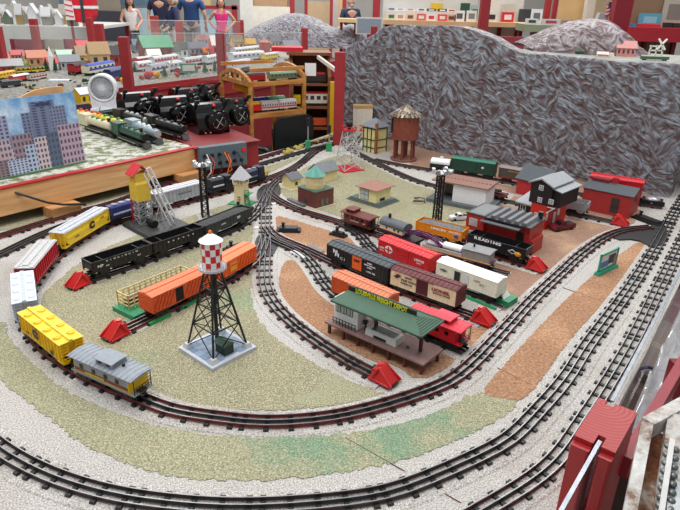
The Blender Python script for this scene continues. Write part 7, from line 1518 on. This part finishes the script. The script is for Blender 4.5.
for row, (vt, yy, zz) in enumerate(((7.5, 7.85, zB+.10), (13, 7.7, zB+.0))):
    us = [387, 396, 406, 417, 427, 438, 447]
    cs = [((210, 216, 226), (70, 90, 130)), ((232, 234, 236), (150, 170, 190)), ((226, 226, 224), (206, 150, 130)), ((236, 236, 238), (60, 64, 70)), ((60, 60, 66), (214, 214, 216)), ((46, 46, 50), (226, 226, 230)), ((236, 234, 230), (190, 60, 60)),
          ((226, 220, 214), (60, 120, 70)), ((236, 234, 226), (196, 150, 130)), ((226, 210, 190), (120, 80, 70)), ((206, 90, 84), (236, 220, 220)), ((236, 236, 236), (206, 60, 66)), ((214, 60, 66), (236, 226, 226)), ((216, 170, 140), (90, 60, 56))]
    nm = ['blue-grey', 'white', 'white and peach', 'white with black lettering', 'black with pale picture', 'black with white picture', 'white with red picture', 'cream with green picture', 'cream with orange picture', 'tan with brown picture', 'red', 'white with bright red block', 'bright red with white block', 'peach with dark picture']
    for c in range(7): item(us[c], vt+c*.25, us[c]+9, yy, zz, cs[row*7+c][0], 'magazine', nm[row*7+c]+' magazine, '+('upper' if row == 0 else 'lower')+' row behind the mountain peak', 'magazine', .02, cs[row*7+c][1], 'magazines on the rack')
o = MB().box(-.0, .8, 0, .12, 0, .10).build('rack_step', M((226, 222, 214), .6), None, (AY(387, 10, 7.8).x, 7.79, zB)); tag(o, 'white stepped stand carrying the upper row of magazines', 'stand')
o = item(431, 3, 443, 7.95, zB+.10, (236, 196, 60), 'yellow_sign', 'small yellow card standing above the magazines', 'card', .02)
for a in [(455, 10.5, 465, 7.7, zB, (238, 238, 238), 'framed_card', 'white framed card with a dark picture, left of two', 'card', .02, (90, 90, 96)), (467, 10.5, 477, 7.7, zB, (238, 238, 238), 'framed_card', 'white framed card with a grey picture, right of two', 'card', .02, (130, 130, 134)), (461, 3, 470, 7.8, zB, (40, 80, 60), 'green_box', 'dark green box above the two white framed cards', 'box', .04), (471, 5, 480, 7.85, zB, (190, 200, 210), 'picture_card', 'pale card with green edge beside the red post', 'card', .02, (60, 140, 80)),
          (486, 12, 498, 7.3, zC, (226, 228, 226), 'framed_card', 'framed card showing a dark-haired head', 'card', .02, (60, 44, 42)), (502, 12, 514, 7.35, zC, (210, 40, 56), 'red_box', 'red box with a white front on the toy shelf', 'box', .05, (236, 226, 226)), (520, 9, 532, 7.5, zC, (60, 64, 70), 'dark_box', 'dark grey box behind the small figures', 'box', .05), (503, 4, 516, 7.5, zC, (206, 204, 192), 'beige_case', 'beige case on the toy shelf behind the red box', 'case', .05),
          (526, 18.5, 538, 6.75, zD, (214, 216, 218), 'toy_car_box', 'silver boxed toy car, left one on the grey-green cabinet', 'box', .05, (60, 60, 66)), (542, 19, 560, 6.75, zD, (200, 196, 200), 'toy_car_box', 'boxed toy car with a red stripe on the grey-green cabinet', 'box', .05, (176, 60, 80)), (532, 9, 543, 6.85, zD+.0, (236, 236, 236), 'picture_card', 'white picture card above the boxed toy cars', 'card', .02, (110, 110, 116)), (562, 20, 572, 6.75, zD, (150, 140, 140), 'toy_van_box', 'grey toy box at the right end of the grey-green cabinet', 'box', .05, (200, 60, 70)),
          (640, 13, 662, 7.1, zE, (96, 176, 200), 'picture_book', 'light blue picture book standing on the red shelf', 'book', .03, (150, 206, 222)), (637, 24.5, 660, 6.95, zE, (206, 50, 60), 'red_booklet', 'flat red booklet in front of the light blue book', 'book', .05), (664, 22.5, 672, 6.95, zE, (40, 40, 44), 'dark_box', 'small dark box right of the light blue book', 'box', .05), (673, 23, 684, 6.95, zE, (50, 46, 50), 'dark_case', 'second small dark case at the right edge', 'box', .05), (666, -4, 690, 7.15, zE, (190, 186, 172), 'framed_print', 'large pale framed print at the top right corner', 'picture', .02, (140, 134, 126)), (628, 24, 636, 6.95, zE, (70, 140, 190), 'blue_toy_box', 'small blue box at the left end of the red shelf', 'box', .05)]: item(*a)

# framed print, small table and barrier left of the peak
o = item(356, 17, 383, 7.2, AY(356, 34, 7.2).z, (226, 220, 216), 'framed_print', 'white framed grey-blue landscape print left of the mountain peak', 'picture', .03, (150, 164, 178), in_=(.06, .94, .08, .92)); 
MB().box(-.02, .02, .02, .05, -AY(356, 34, 7.2).z, .1).build('easel', m_redd, o)
post(364.5, 26, 250, 5.5, 'short red post at the left shoulder of the big mountain', y=5.8, z=None); a = AY(367, 34, 5.8); b = AY(381, 34, 5.8); o = MB().box(a.x, b.x, 5.78, 5.84, a.z-.04, a.z).build('barrier_rail', m_redp); tag(o, 'short red barrier rail left of the mountain peak', 'rail')
post(527, 32, 290, 7, 'red post standing behind the right shoulder of the big mountain', y=4.9)
panel(484, 36, 524, 40, 5.6, (146, 44, 62), 'maroon_board', 'maroon board behind the right slope of the mountain', 'board', .04, True); panel(494, 40.5, 522, 50, 5.594, (226, 226, 230), 'white_notice', 'white printed notice sheet behind the mountain slope', 'notice', .01); panel(484, 40, 526, 60, 5.65, (150, 140, 140), 'grey_counter', 'grey counter behind the right slope of the mountain', 'counter', .1, True)
# US flag
p = AY(606, 19, 7.0); t = T('flag', 'small stars and stripes flag on a stick in front of the wide red post', 'flag', (p.x, 7.0, p.z-.04), 0); MB().cyl((0, 0, 0), (.05, 0, .24), .003, n=6).build('stick', m_black, t); q = MB()
for i in range(7): q.bar((-.06+.045, 0, .07+i*.018), (.045, 0, .09+i*.018), .003, .018, m=i % 2)
q.build('cloth', [M((206, 50, 66), .8), M((236, 230, 232), .8)], t); MB().box(-.0, .045, -.004, .003, .15, .21).build('canton', M((60, 70, 130), .8), t); zz = p.z-.04
t = T('box_stack', 'blue and red striped box below the small flag', 'box', (AY(600, 22, 7.0).x, 7.05, zz-.09), 0); MB().box(-.12, .14, -.06, .06, 0, .09).build('body', M((40, 70, 140), .5), t); MB().box(-.121, .141, -.061, .061, .03, .055).build('red_band', M((206, 50, 60), .5), t); MB().box(-.3, .3, -.15, .15, -.03, 0).build('board', m_redd, t)
for x in (-.28, .28): MB().box(x-.02, x+.02, -.1, .1, -(zz-.09), -.03).build('leg', m_redd, t)
p = AY(599, 11, 7.15); o = MB().prism([(-.06, 0), (.06, 0), (.045, .10), (-.04, .10)], -.04, .04, 'y').build('grey_hat', M((170, 172, 176), .6), None, (p.x, 7.05, zz)); tag(o, 'grey-white object on top of the blue and red box', 'box')
# clear panels around the far layouts
gp = glassm('clear_plastic', (236, 240, 242), .10, .05)
def pane_(u0, v0, u1, v1, ya, yb, label):
    a, b = AY(u0, v0, ya), AY(u1, v1, yb); t = T('clear_screen', label, 'screen', (a.x, a.y, TZ)); w = math.hypot(b.x-a.x, b.y-a.y); t.rotation_euler.z = math.atan2(b.y-a.y, b.x-a.x); h = (a.z+b.z)/2-TZ; MB().box(0, w, -.003, .003, 0, h).build('sheet', gp, t); MB().box(0, w, -.004, .004, h, h+.006).build('polished_edge', M((206, 212, 212), .2), t)
pane_(131, 34, 222, 33, 5.35, 5.7, 'clear guard panel between the tall red post and the next one'); pane_(142, 21, 240, 21, 8.0, 8.3, 'clear guard panel in front of the standing visitors'); pane_(224, 33, 302, 34, 5.75, 6.2, 'clear guard panel in front of the grey far mountain'); pane_(12, 28, 92, 25, 8.0, 7.9, 'clear guard panel in front of the white table skirt')
# ---------------------------------------------------------------- guard rail, red post and rusty truss at the near right
PZ = .915
A = G(576.6, 436, PZ); B = G(618, 454, PZ); C = G(635, 411, PZ); Dd = G(597, 397, PZ)
e = (B-A); w = e.length; rz = math.atan2(e.y, e.x); dp = ((C-B).length+(Dd-A).length)/2; c = (A+B+C+Dd)/4
t = T('guard_post', 'big red wooden post with a grooved end-grain top at the near right corner', 'post', (c.x, c.y, 0), rz); h = .5*w; d = .5*dp
m_rg = bpy.data.materials.new('red_end_grain'); m_rg.use_nodes = True; nt = m_rg.node_tree; bs = nt.nodes['Principled BSDF']; tc = nt.nodes.new('ShaderNodeTexCoord'); mp = nt.nodes.new('ShaderNodeMapping'); mp.inputs['Location'].default_value = (.02, -.06, 0)
wv = nt.nodes.new('ShaderNodeTexWave'); wv.wave_type = 'RINGS'; wv.rings_direction = 'Z'; wv.inputs['Scale'].default_value = 34; wv.inputs['Distortion'].default_value = 1.5; nt.links.new(tc.outputs['Object'], mp.inputs[0]); nt.links.new(mp.outputs[0], wv.inputs['Vector'])
cr = nt.nodes.new('ShaderNodeValToRGB'); cr.color_ramp.elements[0].color = lin((158, 54, 56)); cr.color_ramp.elements[1].color = lin((178, 70, 72)); nt.links.new(wv.outputs['Fac'], cr.inputs[0]); nt.links.new(cr.outputs[0], bs.inputs['Base Color']); bs.inputs['Roughness'].default_value = .5
bp = nt.nodes.new('ShaderNodeBump'); bp.inputs['Strength'].default_value = .3; bp.inputs['Distance'].default_value = .002; nt.links.new(wv.outputs['Fac'], bp.inputs['Height']); nt.links.new(bp.outputs['Normal'], bs.inputs['Normal'])
m_pr = M((164, 34, 38), .4, 0, .08, 10)
# plan outline with slots front and back
g0, g1, gd = -.004, .010, .030
xs = max(-h+.02, min(h-.02, LP(t, 599, 442, PZ).x)); xb = max(-h+.02, min(h-.02, LP(t, 612, 401, PZ).x))
out = [(-h, -d), (xs-.007, -d), (xs-.007, -d+gd), (xs+.007, -d+gd), (xs+.007, -d), (h, -d), (h, d), (xb+.008, d), (xb+.008, d-.014), (xb-.008, d-.014), (xb-.008, d), (-h, d)]
q = MB(); q.prism(out, 0, PZ, 'z'); q.m[-1] = 1; q.build('body', [m_pr, m_rg], t, bev=.003)
for x0, x1 in ((-h, xs-.008), (xs+.008, h)): MB().box(x0, x1, -d-.016, -d-.0005, 0, PZ-.010).build('front_board', m_pr, t, bev=.004)
# clear panel with grey edge
m_edge = M((150, 158, 168), .25, .2, .2, 30); gp2 = glassm('clear_guard', (240, 244, 246), .07, .04)
def guard(p, q_, zt, label, zb=L-.02, th=.006, name='clear_screen'):
    d_ = q_-p; t = T(name, label, 'clear panel', (p.x, p.y, zb), math.atan2(d_.y, d_.x)); w_ = math.hypot(d_.x, d_.y)
    MB().box(0, w_, -th/2, th/2, 0, zt-zb-.003).build('sheet', gp2, t); MB().box(0, w_, -th/2-.0005, th/2+.0005, zt-zb-.003, zt-zb).build('top_edge', m_edge, t); return t
f0, f1 = G(558, 516, PZ), G(600, 441, PZ); b0, b1 = G(612, 401, PZ), G(684, 264, PZ)
guard(G(540, 548, PZ), f1, PZ+.001, 'clear guard panel running from the red post towards the viewer'); guard(b0, b1, PZ+.001, 'long clear guard panel beyond the red post along the outermost track')
for u, v in ():
    g = G(u, v, PZ); o = MB().box(-.045, .045, -.045, .045, 0, PZ).build('post', m_redp, None, (g.x+.05, g.y+.05, 0), rz); tag(o, 'next red guard post along the far right edge', 'post', 'red wooden posts')
# aisle side: red rail, rusty riveted truss, plastic cover
m_rust = speck('rusty_white_paint', [(128, 104, 88), (186, 180, 174), (206, 206, 204), (226, 226, 226)], 14, r=.6, bump=.5, big=[(80, 44, 30), (120, 74, 50), (150, 120, 100), (200, 196, 190)], bigsc=9, bt=(.53, .6)); m_gal = M((150, 156, 160), .4, .5, .2, 40)
m_rusty = speck('brown_rust', [(84, 48, 34), (120, 74, 50), (150, 120, 100), (206, 200, 194)], 10, r=.7, bump=.4)
RZ2 = .80
a, b = G(641, 436, RZ2), G(690, 352, RZ2); dd = (a-b).normalized(); o = MB().bar(b, a+dd*.12, .022, .05).build('red_beam', M((150, 44, 56), .45, 0, .12, 20)); tag(o, 'scuffed red rail behind the big red post', 'rail')
for i, p in enumerate((b-dd*.0,)): MB().box(p.x-.03, p.x+.03, p.y-.03, p.y+.03, 0, RZ2-.04).build('leg', m_redd, o)
t = T('riveted_truss', 'rusty white riveted steel truss at the bottom right corner', 'steel truss', (0, 0, 0))
def tb(name, a, b, w_, h_, m, par=t): return MB().bar(a, b, w_, h_).build(name, m, par)
z = .98
tb('diagonal', G(646, 428, z), G(700, 398, z), .022, .03, m_rust); tb('upright', G(646, 428, z), G(628, 520, z-.05), .018, .03, m_rust); tb('upright', G(676, 420, z), G(664, 522, z-.05), .03, .03, m_rust); tb('web_plate', G(662, 436, z-.02), G(650, 520, z-.07), .05, .012, m_rusty)
tb('channel', G(690, 418, z), G(684, 522, z-.04), .05, .02, m_gal); tb('edge_strip', G(672, 440, z+.012), G(660, 520, z-.035), .008, .008, M((214, 214, 212), .4, .3))
k = 0
for row, (ua, ub) in enumerate(((668, 657), (676, 670))):
    for i in range(9):
        v = 446+i*8.5+row*4; u = ua+(ub-ua)*(v-446)/74; p = G(u, v, z+.006-(v-446)*.0006); MB().ball(p, .0062, 12, sc=(1, 1, .8)).build('rivet', M((120, 122, 122), .35, .6), t)
MB().box(.55, .80, .55, .80, 0, .05).build('foot', m_gal, t); tb('column', Vector((.66, .72, .03)), Vector((.66, .74, .90)), .06, .06, m_rust)
# things beyond the guard: boxes, their tones paled for a whitish reflection, and crinkled plastic
m_pl = glassm('crinkled_plastic', (226, 228, 232), .55, .12)
def fbox(px, z, size, c, label, name='carton', rz_=.5):
    g = G(*px, z); t = T(name, label, 'box', (g.x, g.y, 0), rz_); MB().box(-size[0]/2, size[0]/2, -size[1]/2, size[1]/2, 0, z).build('body', M(c, .8, 0, .1, 8), t); MB().box(-.02, .02, -size[1]/2-.001, size[1]/2+.001, z, z+.001).build('tape', M(tuple(min(255, int(x*1.15)) for x in c), .4), t)
fbox((656, 345), .45, (.42, .34), (170, 154, 146), 'pinkish grey carton below the guard panel'); fbox((676, 305), .40, (.34, .3), (150, 120, 124), 'dull mauve crate beyond the guard panel'); fbox((640, 392), .42, (.3, .3), (128, 108, 98), 'brown carton beside the rusty truss'); fbox((690, 250), .42, (.5, .5), (150, 150, 150), 'grey carton at the far right beyond the guard panel')
q = MB(); n = 14; m_ = 10; vs = []; a, b = G(617, 420, .72), G(676, 300, .72); dd = (b-a); pr = Vector((dd.y, -dd.x, 0)).normalized()
for i in range(n+1):
    for j in range(m_+1): p = a+dd*(i/n)+pr*(.02+.13*j/m_); vs.append((p.x, p.y, .70+.05*NZ.noise(Vector((i*.7, j*.8, 3)))-.006*j))
q.add(vs, [(i*(m_+1)+j, (i+1)*(m_+1)+j, (i+1)*(m_+1)+j+1, i*(m_+1)+j+1) for i in range(n) for j in range(m_)], 0, True); o = q.build('plastic_cover', m_pl); sm = o.modifiers.new('th', 'SOLIDIFY'); sm.thickness = .002; tag(o, 'crinkled clear plastic cover beyond the guard panel', 'plastic sheet')
g = G(655, 372, .46); o = MB().tube([g+Vector((-.08, 0, 0)), g+Vector((-.02, .015, .01)), g+Vector((.03, -.01, .01)), g+Vector((.09, .01, 0))], .006, 6).build('blue_cable', M((60, 70, 130), .4)); tag(o, 'blue cable lying on the carton beyond the guard panel', 'cable')
